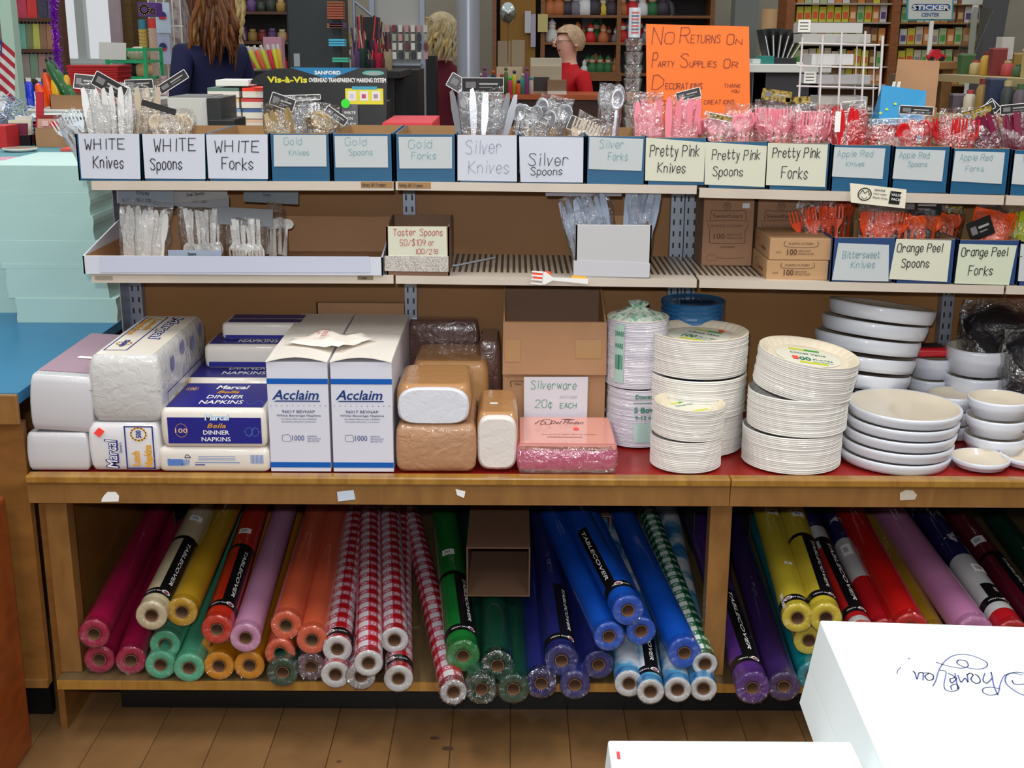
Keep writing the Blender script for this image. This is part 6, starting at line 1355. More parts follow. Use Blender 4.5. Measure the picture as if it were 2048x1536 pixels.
SKIN = mat('skin', (238, 186, 164), .5); NAVYC = mat('navy_cloth', (26, 30, 74), .85, var=.15, vscale=5, bump=.4, bscale=14); REDC = mat('red_cloth', (206, 16, 28), .8, var=.08); MARC = mat('maroon_cloth', (96, 14, 34), .85); DKC = mat('dark_cloth', (30, 30, 40), .85)
def figure(name, label, loc, rz, top, bottom, fore=.35, seat=False, scale=1):
    t = thing(name, label, 'person', loc, (0, 0, rz)); t.scale = (scale,) * 3     # faces -Y
    j = [(0, 0, .95, .15, .11), (0, 0, 1.08, .13, .10), (0, -.01, 1.22, .155, .115), (0, 0, 1.36, .15, .10), (0, .01, 1.44, .075, .065), (0, 0, 1.50, .05, .05), (0, -.01, 1.56, .065, .075), (0, -.008, 1.63, .078, .095), (0, .0, 1.70, .055, .065)]
    e = [(i, i + 1) for i in range(8)]
    for s in (-1, 1):
        b = len(j)
        j += [(s * .17, .01, 1.385, .062), (s * .215, .02, 1.24, .05), (s * .235, .01, 1.10, .042), (s * .20, -.13, 1.06, .034), (s * .15, -fore * .75, 1.08, .025), (s * .14, -fore * .75 - .04, 1.085, .032, .016), (s * .135, -fore * .75 - .085, 1.085, .034, .014)]
        e += [(3, b)] + [(b + i, b + i + 1) for i in range(6)]
        h = b + 6
        for q, (dx, ln) in enumerate(((-.027, .055), (-.009, .068), (.009, .064), (.026, .05))):
            k = len(j); hx, hy, hz = j[h][:3]; j += [(hx + dx, hy - .03, hz, .008), (hx + dx * 1.05, hy - .03 - ln * .5, hz - .008, .0075), (hx + dx * 1.05, hy - .03 - ln * .8, hz - .028, .007)]; e += [(h, k), (k, k + 1), (k + 1, k + 2)]
        k = len(j); hx, hy, hz = j[b + 5][:3]; j += [(hx - s * .034, hy - .015, hz - .004, .010), (hx - s * .046, hy - .045, hz - .012, .008)]; e += [(b + 5, k), (k, k + 1)]
        b = len(j); j += [(s * .09, 0, .86, .09), (s * .10, -.01, .50, .06), (s * .10, .01, .10, .042), (s * .105, -.03, .045, .04, .03), (s * .11, -.13, .03, .038, .022)]; e += [(0, b)] + [(b + i, b + i + 1) for i in range(4)]
    def pick(c):
        if c.z > 1.475 and abs(c.x) < .12: return SKIN
        if c.z < .92: return bottom if c.z > .07 else DKC
        if c.y < -fore * .75 + .02 and abs(c.x) > .05: return SKIN
        return top
    skinbody(j, e, 'body', t, pick)
    m = M(); m.tube([(0, -.098, 1.65), (0, -.115, 1.615), (0, -.122, 1.60), (0, -.10, 1.592)], [.006, .010, .012, .006], SKIN, 8); m.build('nose', t)
    for s in (-1, 1):
        m = M(); m.ball((s * .030, -.088, 1.635), .011, WHT, 10); m.ball((s * .030, -.096, 1.635), .006, col(40, 40, 50), 8); m.build('eye', t)
        m = M(); m.lathe([(.001, 0), (.018, .004), (.024, .010), (.014, .012)], SKIN, 12, T=Matrix.Translation((s * .080, .005, 1.615)) @ Matrix.Rotation(s * R(80), 4, 'Y') @ Matrix.Diagonal((1.3, .8, 1, 1))); m.build('ear', t)
    m = M(); m.tube([(-.022, -.078, 1.572), (0, -.087, 1.570), (.022, -.078, 1.572)], [.003, .005, .003], col(180, 80, 80), 8); m.build('mouth', t)
    return t
def haircap(t, mt, drop=.0, vol=1.0, name='hair'):
    m = M(); n = 28; RR = []
    for i in range(11):
        u = i / 10; a = u * 2.2; ring = []
        for k in range(n):
            an = 2 * math.pi * k / n; f = 1 + .05 * noise.noise(V((k * .7, i * .6, 1))); front = max(0, -math.sin(an))
            aa = min(a, 2.2 - 1.15 * min(1, front * 1.6)); r_ = math.sin(aa)
            ring.append(V((math.cos(an) * .096 * vol * r_ * f, math.sin(an) * .112 * vol * r_ * f + .006, 1.632 + math.cos(aa) * .118 * vol)))
        RR.append(ring)
    m.rings(RR, mt, cap0=True, cap1=False); return m.build(name, t)
def locks(t, mt1, mt2, n, spread, z1, seed=1, back=True, ymin=-.05):
    rr = random.Random(seed); h = None
    for i in range(n):
        a = rr.uniform(-.25, 3.4) if back else rr.uniform(0, 6.28)
        x0, y0 = math.cos(a) * .088, math.sin(a) * .105 + .01; x1, y1 = math.cos(a) * spread, math.sin(a) * (spread * .9) + .035; pts = []; zt_ = 1.66 + rr.uniform(0, .07); ze = z1 + rr.uniform(-.04, .05)
        ph = rr.uniform(0, 6)
        for k in range(9):
            u = k / 8; e = min(1, u * 1.6); pts.append((x0 + (x1 - x0) * e + .010 * math.sin(ph + u * 9), y0 + (y1 - y0) * e + .010 * math.cos(ph + u * 8), zt_ + (ze - zt_) * u))
        m = M(); m.tube(pts, [.010, .012, .013, .013, .013, .012, .010, .007, .002], mt1 if i % 3 else mt2, 6); o = m.build('hair_lock', t)
HB1 = mat('hair_brown', (92, 52, 28), .45, var=.2, vscale=60); HB2 = mat('hair_auburn', (132, 78, 38), .4, var=.2, vscale=60)
w1 = figure('person', 'long haired person in navy sweater seen from behind near the cup towers', (PX(418, 6.1, 1.3), 6.1, 0), R(-125), NAVYC, DKC, scale=.985)
haircap(w1, HB1, vol=1.12); locks(w1, HB1, HB2, 54, .105, 1.34, 3)
bpy.context.view_layer.update(); w1i = w1.matrix_basis.inverted(); rr = random.Random(77); HLB = mat('hair_light_brown', (170, 128, 78), .4, var=.2, vscale=60)
for i in range(9):
    xa, xb = 398 + i * 1.5, 366 + i * 4.5; m = M(); m.T = w1i; m.tube([P(xa + (xb - xa) * u / 8 + 4 * math.sin(u * 1.5 + i), -10 + (150 - i * 4) * u / 8, 5.93 + .01 * i) for u in range(9)], [.010, .012, .012, .012, .012, .011, .009, .006, .002], HLB if i % 2 else HB2, 6); m.build('hair_lock', w1)
for i in range(9):
    xa, xb = 430 + i * 3, 440 + i * 5; m = M(); m.T = w1i; m.tube([P(xa + (xb - xa) * (u / 8) ** .6 + 3 * math.sin(u * 1.3 + i), -10 + (128 - abs(i - 5) * 8) * u / 8, 5.93) for u in range(9)], [.010, .012, .012, .012, .012, .011, .009, .006, .002], HB1 if i % 2 else HB2, 6); m.build('hair_lock', w1)
w1b = figure('person', 'fair haired person in beige top partly hidden behind the navy sweater', (PX(466, 7.3, 1.3), 7.2, 0), R(160), mat('beige_cloth', (196, 178, 156), .85), DKC, scale=.97)
HY1 = mat('hair_blond', (196, 168, 104), .45, var=.2, vscale=30); HY2 = mat('hair_greyblond', (176, 158, 120), .45, var=.2, vscale=30)
haircap(w1b, HY1, vol=1.1); locks(w1b, HY1, HY2, 30, .11, 1.46, 4)
w2 = figure('person', 'grey blond long haired person in maroon sitting left of the silver pole', (PX(882, 8.0, 1.3), 8.0, -.16), R(150), MARC, DKC, scale=1)
haircap(w2, HY2, vol=1.12); locks(w2, HY2, HY1, 44, .105, 1.47, 6)
w3 = figure('person', 'short grey haired person in red sweatshirt behind the checkout, facing left', (PX(1134, 9.3, 1.3), 9.3, -.20), R(-62), REDC, DKC, scale=1.0, fore=.34); w3.scale = (1.08, 1.08, 1.0)
haircap(w3, mat('hair_short_grey', (196, 164, 128), .6, var=.25, vscale=40, bump=1, bscale=60), vol=.99)
m = M()
for s in (-1, 1): arc(m, fr((s * .032, -.102, 1.632), (1, 0, 0), (0, 0, 1)), 0, 0, .02, .016, 0, 6.28, .003, col(60, 50, 50)); m.tube([(s * .05, -.10, 1.635), (s * .085, .0, 1.632)], .0018, col(60, 50, 50), 6)
m.build('eyeglasses', w3)

# ------------------------------------------------------------------ counter-top display and neighbours on the rear shelf
ZR = 1.1385
pads = [(250, 58, 30), (230, 190, 160), (120, 160, 190), (226, 214, 190), (70, 100, 150), (226, 200, 140), (214, 226, 220), (200, 60, 60), (90, 120, 110), (220, 220, 226)]
for c, (pl, pr, n) in enumerate(((413, 479, 7), (481, 540, 7))):
    Y = 3.08; zt_ = P(450, 174, Y).z; hh = (zt_ - ZR) / n
    for i in range(n):
        bb = thing('notepad', '%s notepad of the %s stack behind the white forks box' % (('lowest', 'second lowest', 'third lowest', 'middle', 'third highest', 'second highest', 'topmost')[i], ('left', 'right')[c]), 'notepad', (PX((pl + pr) / 2, Y, 1.25) + .002 * math.sin(i * 2.1 + c), Y, ZR + hh * i), group='coloured notepads in two stacks')
        w_ = (PX(pr, Y, 1.25) - PX(pl, Y, 1.25)) / 2 - .002; M().box(-w_, w_, 0, .12, 0, hh * .6, mat('pad_a%d' % (i + c), (226, 220, 206), .7)).build('pages', bb); M().box(-w_, w_, 0, .12, hh * .6, hh * .93, col(*pads[(i * 3 + c * 2) % 10])).build('cover', bb)
bx('white_paper_stack', 'white paper stack on top of the left notepads', 'paper', 428, 494, 160, 174, 3.08, .11, WHT, zb=P(450, 174, 3.08).z + .002)
bx('clear_bag', 'crumpled clear bag in front of the notepads', 'bag', 440, 468, 190, 240, 2.99, .03, FILM2, zb=ZR)
# black marker display
Y = 3.06; t = thing('marker_display', 'black counter display for overhead transparency markers behind the gold boxes', 'display', P(645, 250, Y)); t.location.z = ZR; inv = Matrix.Translation(-V(t.location)); BD = mat('display_black', (22, 24, 26), .4)
def poly_at(pts, d, mt, name, Yp=Y, par=None, zmin=None):
    m = M(); m.T = inv; q = [P(a, b, Yp) for a, b in pts]
    for v in q:
        if zmin is not None and v.z < zmin: v.z = zmin
    m.prism(q, (0, d, 0), mt); return m.build(name, par or t)
poly_at([(527, 300), (772, 300), (774, 136), (556, 137), (534, 142), (515, 150), (503, 160), (500, 168), (526, 170)], .012, BD, 'header_panel', zmin=ZR)
poly_at([(530, 300), (770, 300), (770, 205), (530, 205)], .14, BD, 'display_body', Y + .013, zmin=ZR)
m = M(); m.T = inv; T = fr(P(530, 176, Y - .0008), (1, 0, 0), (0, 0, 1)); k = pxm(Y, 1.3)
TR = col(20, 120, 170); YL = col(222, 214, 50)
m.add([T @ V((a * k, b * k, 0)) for a, b in ((52, 40), (190, 40), (128, 17))], [(0, 2, 1)], TR)
prn(m, T, 'SANFORD', 100 * k, 27 * k, 6.5 * k, PAPER, .03, width=52 * k)
disc(m, T, 217 * k, 30 * k, 22 * k, 5 * k, col(90, 170, 160), .0006); disc(m, T, 217 * k, 29 * k, 16 * k, 3 * k, col(150, 160, 160), .0009)
prn(m, T, 'Vis-à-Vis', 5 * k, 11 * k, 11 * k, YL, .035, width=80 * k); prn(m, T, 'OVERHEAD TRANSPARENCY MARKING SYSTEM', 88 * k, 12 * k, 8 * k, PAPER, .03, width=154 * k)
rect(m, T, 160 * k, -31 * k, 236 * k, 0, YL, .0006); rect(m, T, 174 * k, -2 * k, 224 * k, 4 * k, col(60, 160, 190), .0009)
for i in range(3): rect(m, T, (165 + 24 * i) * k, -24 * k, (182 + 24 * i) * k, -5 * k, WHT, .0010); rect(m, T, (169 + 24 * i) * k, -19 * k, (177 + 24 * i) * k, -11 * k, [col(200, 200, 206), col(190, 60, 110), col(160, 140, 160)][i], .0013)
m.build('printing', t)
m = M(); disc(m, Matrix.Identity(4), 0, 0, .009, .009, col(40, 220, 40, .5), 0); 
m = M(); T2 = fr(P(691, 207, 2.835), (1, 0, 0), (0, 0, 1)); m.prism([T2 @ V((.010 * math.cos(.4 * i), .010 * math.sin(.4 * i), 0)) for i in range(15)], (0, .001, 0), col(50, 226, 50)); tag(m.build('green_dot'), 'bright green price dot on the grey card', 'sticker')
# dark square column
xa, xb = PX(572, 4.3, 1.4), PX(680, 4.3, 1.4)
cl = thing('dark_column', 'dark green square column behind the marker display', 'column', ((xa + xb) / 2, 4.3, 0)); w = (xb - xa) / 2
M().box(-w, w, 0, .2, 0, 2.4, mat('column_dark', (26, 34, 36), .45, var=.1)).build('shaft', cl, bevel=.006)
m = M(); m.box(-w + .020, -w + .040, -.006, 0, P(590, 133, 4.3).z, P(590, 107, 4.3).z, col(150, 156, 160)); m.build('grey_tag', cl)
for i, (x, y, n, c) in enumerate(((672, 12, 2, (150, 80, 40)), (672, 38, 5, (160, 74, 44)), (676, 55, 2, (90, 60, 110)), (675, 92, 3, (70, 180, 214)), (682, 124, 2, (60, 180, 150)), (672, 56, 2, (170, 100, 50)))):
    s_ = thing('ribbon_reel_clip', '%s clip of reels hanging on the right side of the dark column' % ('uppermost brown', 'rust red', 'violet', 'sky blue', 'sea green', 'lower brown')[i], 'reels', P(x, y, 4.25), group='reels clipped to the dark column')
    for j in range(n): M().box(-.026, .026, -.02, .03, j * .008, j * .008 + .006, col(*c)).build('reel', s_)
# grey sign panel with pen rack
Y = 6.6; x0, x1 = PX(742, Y, 1.4), PX(842, Y, 1.4)
gp = thing('grey_panel_rack', 'grey white display panel with pegs left of the seated person', 'rack', ((x0 + x1) / 2, Y, 0)); w = (x1 - x0) / 2
M().box(-w, w, .02, .04, .6, 2.1, mat('panel_grey', (176, 176, 172), .5)).build('panel', gp)
for s in (-1, 1): M().box(s * w - .012, s * w + .012, .0, .06, 0, 2.1, STEEL).build('post', gp)
M().box(-w, w, -.16, .02, P(790, 130, Y).z, P(790, 126, Y).z, STEEL).build('ledge', gp)
rr = random.Random(12)
for r_ in range(4):
    for i in range(7):
        c = rr.choice([(214, 206, 190), (200, 150, 150), (226, 220, 210), (120, 60, 60), (170, 170, 150), (60, 60, 66)])
        M().box(-w * .45 + i * .032, -w * .45 + i * .032 + .02, -.02, .015, P(790, 118 - r_ * 18, Y).z, P(790, 118 - r_ * 18, Y).z + .035, col(*c)).build('hanging_pen_pack', gp)
bx('white_poster', 'pale poster with faint pink and blue marks, top centre left', 'poster', 752, 838, -30, 28, 6.9, .01, mat('poster_pale', (206, 204, 200), .6), zb=P(790, 30, 6.9).z)
PY = 5.3; z0 = 1.0
table('pen_table', 'dark table under the marker and pen clutter in the middle distance', PX(655, PY, 1) - .05, PX(800, PY, 1), PY, PY + .6, P(720, 142, PY).z, DARK, DARK)
zt_ = P(720, 142, PY).z + .0005
words = 'first second third fourth fifth sixth seventh eighth ninth tenth eleventh twelfth thirteenth fourteenth fifteenth sixteenth seventeenth eighteenth'.split()
cols_ = [(190, 24, 60), (40, 30, 40), (20, 20, 24), (190, 150, 40), (90, 60, 110), (120, 30, 40), (200, 190, 170), (60, 40, 60), (214, 60, 50), (30, 60, 50), (180, 160, 130), (110, 90, 100)]
for i in range(24):
    c = cols_[i % 12]; px_ = 668 + (i % 12) * 9.6 + rr.uniform(-2, 2); Yq = PY + .08 + .2 * (i // 12); h_ = rr.uniform(.06, .17) + .06 * (i // 12)
    t = thing('pen_cup', words[i % 12] + ' pot of pens from the left in the %s row of the dark clutter' % ('front', 'rear')[i // 12], 'pen pot', (PX(px_, Yq, 1.2), Yq, zt_), group='pots of pens in the dark clutter')
    M().lathe([(.016, 0), (.018, .002), (.019, h_ * .55)], col(*cols_[(i * 5 + 3) % 12]), 10).build('pot', t)
    for j in range(3): M().tube([(rr.uniform(-.008, .008), rr.uniform(-.008, .008), h_ * .3), (rr.uniform(-.018, .018), rr.uniform(-.01, .01), h_)], .0035, col(*cols_[(i + j * 3) % 12]), 6).build('pen', t)
bx('black_bag_display', 'black hooded pouch hanging above the pens', 'pouch', 718, 752, 34, 80, 5.9, .12, col(18, 18, 22), zb=P(735, 80, 5.9).z)
t = thing('wire_stand', 'thin steel stand carrying the black pouch', 'stand', (PX(708, 5.95, 1.3), 5.95, 0)); M().tube([(0, 0, 0), (0, 0, 1.62)], .008, STEEL).build('pole', t); M().tube([(0, 0, 1.60), (.10, 0, 1.52)], .006, STEEL).build('arm', t)
# black office chair and case by the seated person
bx('black_case', 'black upright case in front of the person in maroon', 'case', 845, 872, 112, 240, 7.4, .2, col(14, 14, 16, .5), zb=0)
bx('dark_cabinet', 'dark open cabinet under the grey panel', 'cabinet', 775, 838, 140, 250, 5.98, .4, col(16, 16, 18, .5), zb=0)
# silver pole
p = P(937, 100, 5.4); t = thing('steel_pole', 'silver round steel pole standing behind the silver knives', 'pole', (p.x, 5.4, 0)); r_ = 23 * pxm(5.4, 1.4); M().lathe([(r_, 0), (r_, 3.1)], mat('silver_paint', (170, 174, 186), .32, metal=.35), 32).build('shaft', t); M().lathe([(r_ * 1.8, 0), (r_ * 1.8, .01), (r_ * 1.05, .02)], STEEL, 32).build('base_flange', t)
# checkout counter
YC2 = 8.3; zc2 = P(1120, 190, YC2).z; x0, x1 = PX(938, YC2, 1.1), PX(1310, YC2, 1.1)
t = thing('checkout_counter', 'orange brown checkout counter in front of the person in red', 'counter', ((x0 + x1) / 2, YC2, 0)); w = (x1 - x0) / 2
M().box(-w, w, 0, .6, zc2 - .03, zc2, wood('orange_wood', (206, 104, 44), (180, 84, 34))).build('counter_top', t); M().box(-w + .02, w - .02, .03, .05, 0, zc2 - .03, wood('dark_wood', (84, 46, 34), (64, 34, 26))).build('front_panel', t)
zc2 += .0005
def on(name, label, cat, pl, pr, yt, Y, d, m, top=None, group=None): return bx(name, label, cat, pl, pr, yt, 190, Y, d, m, zb=zc2, top=top, group=group)
t, w, h = on('cash_register', 'beige cash register on the orange counter before the person in red', 'register', 1058, 1120, 132, 8.5, .25, col(190, 176, 150)); M().box(-w / 2, w / 2, .02, .2, h, h + .05, col(206, 196, 172)).build('display_hood', t); M().box(-w * .4, w * .1, -.004, 0, h * .1, h * .6, col(60, 54, 50)).build('key_panel', t)
t, w, h = on('brown_carton', 'small brown carton at the right of the cash register', 'box', 1092, 1130, 160, 8.42, .1, col(140, 112, 84)); M().box(-w / 2, w / 2, -.03, 0, 0, .02, WHT).build('paper_lip', t)
for i, (a, b, y, c) in enumerate(((990, 1042, 134, (206, 190, 160)), (992, 1018, 112, (150, 130, 106)), (1020, 1046, 110, (156, 138, 112)))):
    on('stacked_carton', ('wide cream', 'left tan', 'right tan')[i] + ' carton behind the clutter on the checkout counter', 'box', a, b, y if i == 0 else y - 30, 8.7 + .12 * (i > 0), .1, col(*c))
cc = [(214, 90, 40), (90, 120, 60), (30, 30, 90), (60, 170, 150), (190, 60, 90), (40, 60, 50), (130, 60, 120), (214, 200, 60), (60, 200, 60), (200, 190, 180)]
for i in range(14):
    px_ = 950 + i * 8.4; t = thing('counter_trinket', 'small bright jar on the checkout counter, ' + ('first second third fourth fifth sixth seventh eighth ninth tenth eleventh twelfth thirteenth fourteenth'.split()[i]) + ' from the pole', 'jar', (PX(px_, 8.4, 1.1), 8.38 + .04 * (i % 2), zc2), group='bright jars on the checkout counter')
    h_ = .08 + .1 * ((i * 7) % 5) / 5; M().lathe([(.013, 0), (.015, .003), (.015, h_ * .8), (.008, h_ * .9)], col(*cc[(i * 3) % 10]), 10).build('jar_body', t); M().ball((0, 0, h_), .013, col(*cc[(i * 7 + 2) % 10]), 8).build('stopper', t)
# brown shelving behind with figurines
YS2 = 10.6; OW = wood('shelf_orange_wood', (150, 96, 44), (122, 76, 34)); xs_ = [PX(q, YS2, 1.5) for q in (985, 1082, 1234, 1420)]
t = thing('figurine_shelving', 'brown wooden shelving crowded with figurines behind the person in red', 'shelving', ((xs_[0] + xs_[3]) / 2, YS2, 0)); cx_ = t.location.x
M().box(xs_[0] - cx_, xs_[3] - cx_, .38, .40, 0, 2.3, col(34, 28, 26)).build('back_board', t)
for x in xs_: M().box(x - cx_ - .018, x - cx_ + .018, 0, .38, 0, 2.3, OW).build('upright', t)
M().box(xs_[0] - cx_ + .05, xs_[1] - cx_ - .06, .02, .04, 0, 2.3, col(148, 104, 22)).build('mustard_door', t)
SHZ = [P(1150, y, YS2).z for y in (146, 84, 30, -22)]
for i, z in enumerate(SHZ + [.75]):
    for a, b in ((1, 2), (2, 3)): M().box(xs_[a] - cx_ + .018, xs_[b] - cx_ - .018, 0, .38, z - .022, z, OW).build('shelf', t)
FC = [((206, 30, 34), (240, 236, 230)), ((226, 226, 226), (240, 236, 230)), ((40, 110, 60), (222, 180, 150)), ((190, 110, 60), (220, 170, 130)), ((60, 50, 60), (214, 190, 160)), ((220, 190, 60), (240, 220, 190)), ((150, 60, 50), (226, 190, 160)), ((120, 120, 130), (230, 220, 210))]
rr = random.Random(31); words = 'first second third fourth fifth sixth seventh eighth ninth tenth eleventh twelfth thirteenth fourteenth fifteenth sixteenth seventeenth eighteenth'.split()
def figurine(x, y, z, s, label, i):
    t = thing('figurine', label, 'figurine', (x, y, z + .0005), group='figurines on the brown shelving'); a, b = FC[i % 8]
    m = M(); m.lathe([(s * .30, 0), (s * .36, s * .1), (s * .30, s * .45), (s * .14, s * .62)], col(*a), 12); m.build('figurine_body', t); M().ball((0, 0, s * .72), s * .19, col(*b), 10).build('head', t); M().lathe([(s * .2, s * .82), (s * .21, s * .86), (s * .1, s * 1.0), (.002, s * 1.1)], col(*a), 10).build('hat', t)
for r_, (z, nm, n, a, b, s) in enumerate(((SHZ[0], 'bottom', 9, 1165, 1228, .13), (SHZ[1], 'middle', 11, 1100, 1228, .15), (SHZ[2], 'top', 16, 1095, 1228, .19), (SHZ[2], 'top right', 10, 1240, 1330, .2), (SHZ[1], 'middle right', 6, 1240, 1300, .16))):
    for i in range(n): figurine(PX(a + (b - a) * i / (n - 1), YS2 + .1, z), YS2 + .08 + .1 * (i % 2), z, s * rr.uniform(.75, 1.15), words[i] + ' figurine from the left on the %s shelf of the brown shelving' % nm, rr.randrange(8))
bx('picture', 'grey picture leaning on the middle figurine shelf', 'picture', 1160, 1200, 36, 84, YS2 + .3, .02, mat('picture_grey', (84, 84, 96), .4), zb=SHZ[1] + .0005)
# low open shelf right of the person in red
bx('low_shelf', 'orange wood low shelf under the figurines, right of the person in red', 'shelf', 1168, 1240, 145, 162, 10.35, .245, OW, zb=P(1200, 162, 10.35).z)
t = thing('left_shop_shelves', 'dark brown wall shelves crowded with craft goods, behind the fair haired person', 'shelving', (PX(530, 9.0, 1), 9.0, 0)); hw = PX(572, 9, 1) - PX(530, 9, 1) + .1
M().box(-hw * 1.6, hw, .3, .32, 0, 2.3, col(30, 26, 24)).build('back_board', t)
for z in (1.02, 1.22, 1.42, 1.62): M().box(-hw * 1.6, hw, 0, .3, z - .02, z, wood('rack_wood', (96, 62, 44), (76, 46, 34))).build('shelf', t)
for r_ in range(4):
    for i in range(9):
        c = rr.choice([(60, 90, 50), (150, 120, 60), (120, 40, 40), (40, 50, 40), (180, 160, 110), (90, 60, 110), (200, 60, 60)]); x = t.location.x - hw * 1.5 + i * hw * 2.5 / 9; z = (1.02, 1.22, 1.42, 1.62)[r_] + .0005; h_ = rr.uniform(.06, .15)
        b = thing('craft_jar', 'small craft jar on the %s dark wall shelf, %s from the left' % (('lowest', 'second', 'third', 'highest')[r_], words[i]), 'jar', (x, 9.12, z), group='craft jars on the dark wall shelves'); M().lathe([(.03, 0), (.036, .01), (.034, h_ * .7), (.02, h_ * .8)], col(*c), 10).build('jar_body', b); M().lathe([(.022, h_ * .8), (.022, h_)], col(*[min(255, q + 40) for q in c]), 10).build('lid', b)
for i, (px_, c) in enumerate(((508, (250, 60, 110)), (518, (220, 226, 60)), (528, (255, 110, 60)), (538, (214, 226, 50)), (548, (230, 50, 60)), (556, (230, 230, 70)), (562, (240, 190, 50)))):
    p = P(px_, 138, 6.6); t = thing('bright_marker', words[i] + ' neon marker from the left, fanned beside the dark column', 'marker', p, (0, R(-30 + i * 4), 0), 'fanned neon markers'); M().lathe([(.010, 0), (.012, .01), (.012, .09), (.008, .10)], mat('neon_%d' % i, c, .4), 10).build('barrel', t); M().lathe([(.0085, .10), (.0085, .125)], WHT, 8).build('cap', t)
table('marker_table', 'low dark table under the fanned neon markers', PX(495, 6.5, 1.2), PX(575, 6.5, 1.2), 6.5, 7.0, P(530, 141, 6.6).z, DARK, DARK)
t, w, h = bx('pink_box', 'pale pink box above the fanned neon markers', 'box', 524, 560, 74, 108, 7.0, .1, col(206, 150, 170), zb=P(530, 141, 6.6).z + .0005)
# clear organiser tower
Y = 3.25; p = P(1264, 220, Y); t = thing('clear_cup_tower', 'tall clear stack of plastic cups with white printed label left of the orange sign', 'cups', (p.x, Y, ZR)); r_ = 19 * pxm(Y, 1.3); zt_ = P(1264, 75, Y).z - ZR; CLP = film('clear_plastic', (.90, .90, .93), .22, 20, .1)
n = 9
for i in range(n): m = M(); m.lathe([(r_ * .8, zt_ * i / n), (r_, zt_ * (i + .9) / n), (r_ * 1.02, zt_ * (i + .94) / n)], CLP, 20, cap1=False); m.build('clear_cup', t)
m = M(); m.lathe([(r_ * .62, zt_), (r_ * .62, zt_ + .072)], mat('white_label', (200, 208, 216), .4), 20); lb = m.build('printed_sleeve', t)
m = M(); T = fr((-r_ * .4, -r_ * .64, zt_ + .01), (1, 0, 0), (0, 0, 1))
for i in range(7): rect(m, T, 0, i * .008, r_ * .8, i * .008 + .004, col(90, 100, 120) if i % 2 else col(190, 80, 80))
m.build('small_print', lb)
# orange no returns sign
YO = 2.79; cs = [P(1294, 330, YO), P(1502, 330, YO), P(1498, 53, YO), P(1292, 48, YO)]; zlo = 1.1565
for q in cs[:2]: q.z = zlo
m = M(); m.prism(cs, (0, .0015, 0), mat('neon_orange_card', (255, 122, 40), .6)); sg = m.build('orange_sign'); tag(sg, 'bright orange handwritten no returns notice standing behind the pink knives', 'sign')
DI = col(120, 52, 40, .5); lm = M()
def caps(x, yb, big, small, word, x1):   # drawn capitals: first letter tall
    pwrite(lm, x, x + (x1 - x) * (.22 if len(word) > 3 else .45), yb, big, word[0], YO - .0008, DI, .0015)
    pwrite(lm, x + (x1 - x) * (.27 if len(word) > 3 else .58), x1, yb, small, word[1:], YO - .0008, DI, .0013)
caps(1304, 88, 34, 22, 'NO', 1347); caps(1360, 86, 30, 15, 'RETURNS', 1440); caps(1453, 89, 20, 10, 'ON', 1484)
caps(1304, 134, 29, 11, 'PARTY', 1348); caps(1360, 134, 26, 11, 'SUPPLIES', 1432); caps(1447, 136, 17, 11, 'OR', 1475)
caps(1304, 178, 28, 11, 'DECORATIONS', 1404); pwrite(lm, 1448, 1481, 175, 7, 'THANK', YO - .0008, DI, .0011); pwrite(lm, 1462, 1478, 185, 5, 'YOU', YO - .0008, DI, .0010)
caps(1304, 210, 16, 9, 'SPECIAL', 1348); pwrite(lm, 1358, 1400, 208, 8, 'ORDER', YO - .0008, DI, .0011); pwrite(lm, 1408, 1468, 208, 8, 'CREATIONS', YO - .0008, DI, .0011)
lm.build('lettering', sg)
bx('sign_prop', 'small black carton propping the orange sign from behind', 'box', 1470, 1520, 236, 300, 2.84, .1, col(24, 24, 26), zb=ZR)
# white wire rack
Y = 3.3; t = thing('wire_rack', 'white wire rack with pale grey boxes behind the pink forks', 'rack', (PX(1670, Y, 1.3), Y, ZR)); inv = Matrix.Translation(-V(t.location)); WR = col(214, 206, 206, .4)
def wire(a, b, r_=.0028, Y1=Y, Y2=None, name='wire'):
    p, q = P(*a, Y1), P(*b, Y2 or Y1); m = M(); m.T = inv
    for v in (p, q): v.z = max(v.z, ZR)
    m.tube([p, q], r_, WR, 8); return m.build(name, t)
for (xt, xb, yt) in ((1605, 1592, 75), (1646, 1634, 70), (1684, 1672, 64), (1731, 1718, 62), (1766, 1752, 72)): wire((xt, yt), (xb, 300), .0034 if xt in (1766,) else .0028, name='upright_wire')
for (xt, xb, yt) in ((1640, 1634, 85), (1714, 1704, 92), (1750, 1742, 88)): wire((xt, yt), (xb, 300), .002, Y + .14, name='rear_wire')
for y in (88, 134, 174, 225): wire((1602 - y * .05, y - 2), (1764 - y * .05, y + 2), .0022, name='cross_wire')
for y in (90, 134, 176): wire((1636, y), (1752, y + 2), .002, Y + .14, name='rear_cross_wire')
for i, (pl, pr, yt, yb, c) in enumerate(((1600, 1722, 46, 66, (186, 186, 184)), (1600, 1738, 68, 86, (172, 172, 168)), (1620, 1704, 108, 130, (206, 206, 206)), (1612, 1738, 150, 168, (170, 168, 170)), (1634, 1732, 193, 216, (176, 172, 166)))):
    zb_ = P(1660, yb, Y + .02).z; t2, w, h = bx('pale_box', ('topmost', 'second', 'short white', 'fourth', 'lowest')[i] + ' pale box laid in the white wire rack', 'box', pl, pr, yt, yb, Y + .02, .1, mat('pale_box_%d' % i, c, .6), group='pale boxes in the wire rack', zb=zb_)
    if i in (0, 3): m = M(); T = fr((-w / 2, -.001, 0), (1, 0, 0), (0, 0, 1)); rect(m, T, -.01, .002, .022, h + .008, WHT, .001); [rect(m, T, -.006, .008 + .008 * j, .016, .010 + .008 * j, INK, .0014) for j in range(3)]; m.build('label', t2)
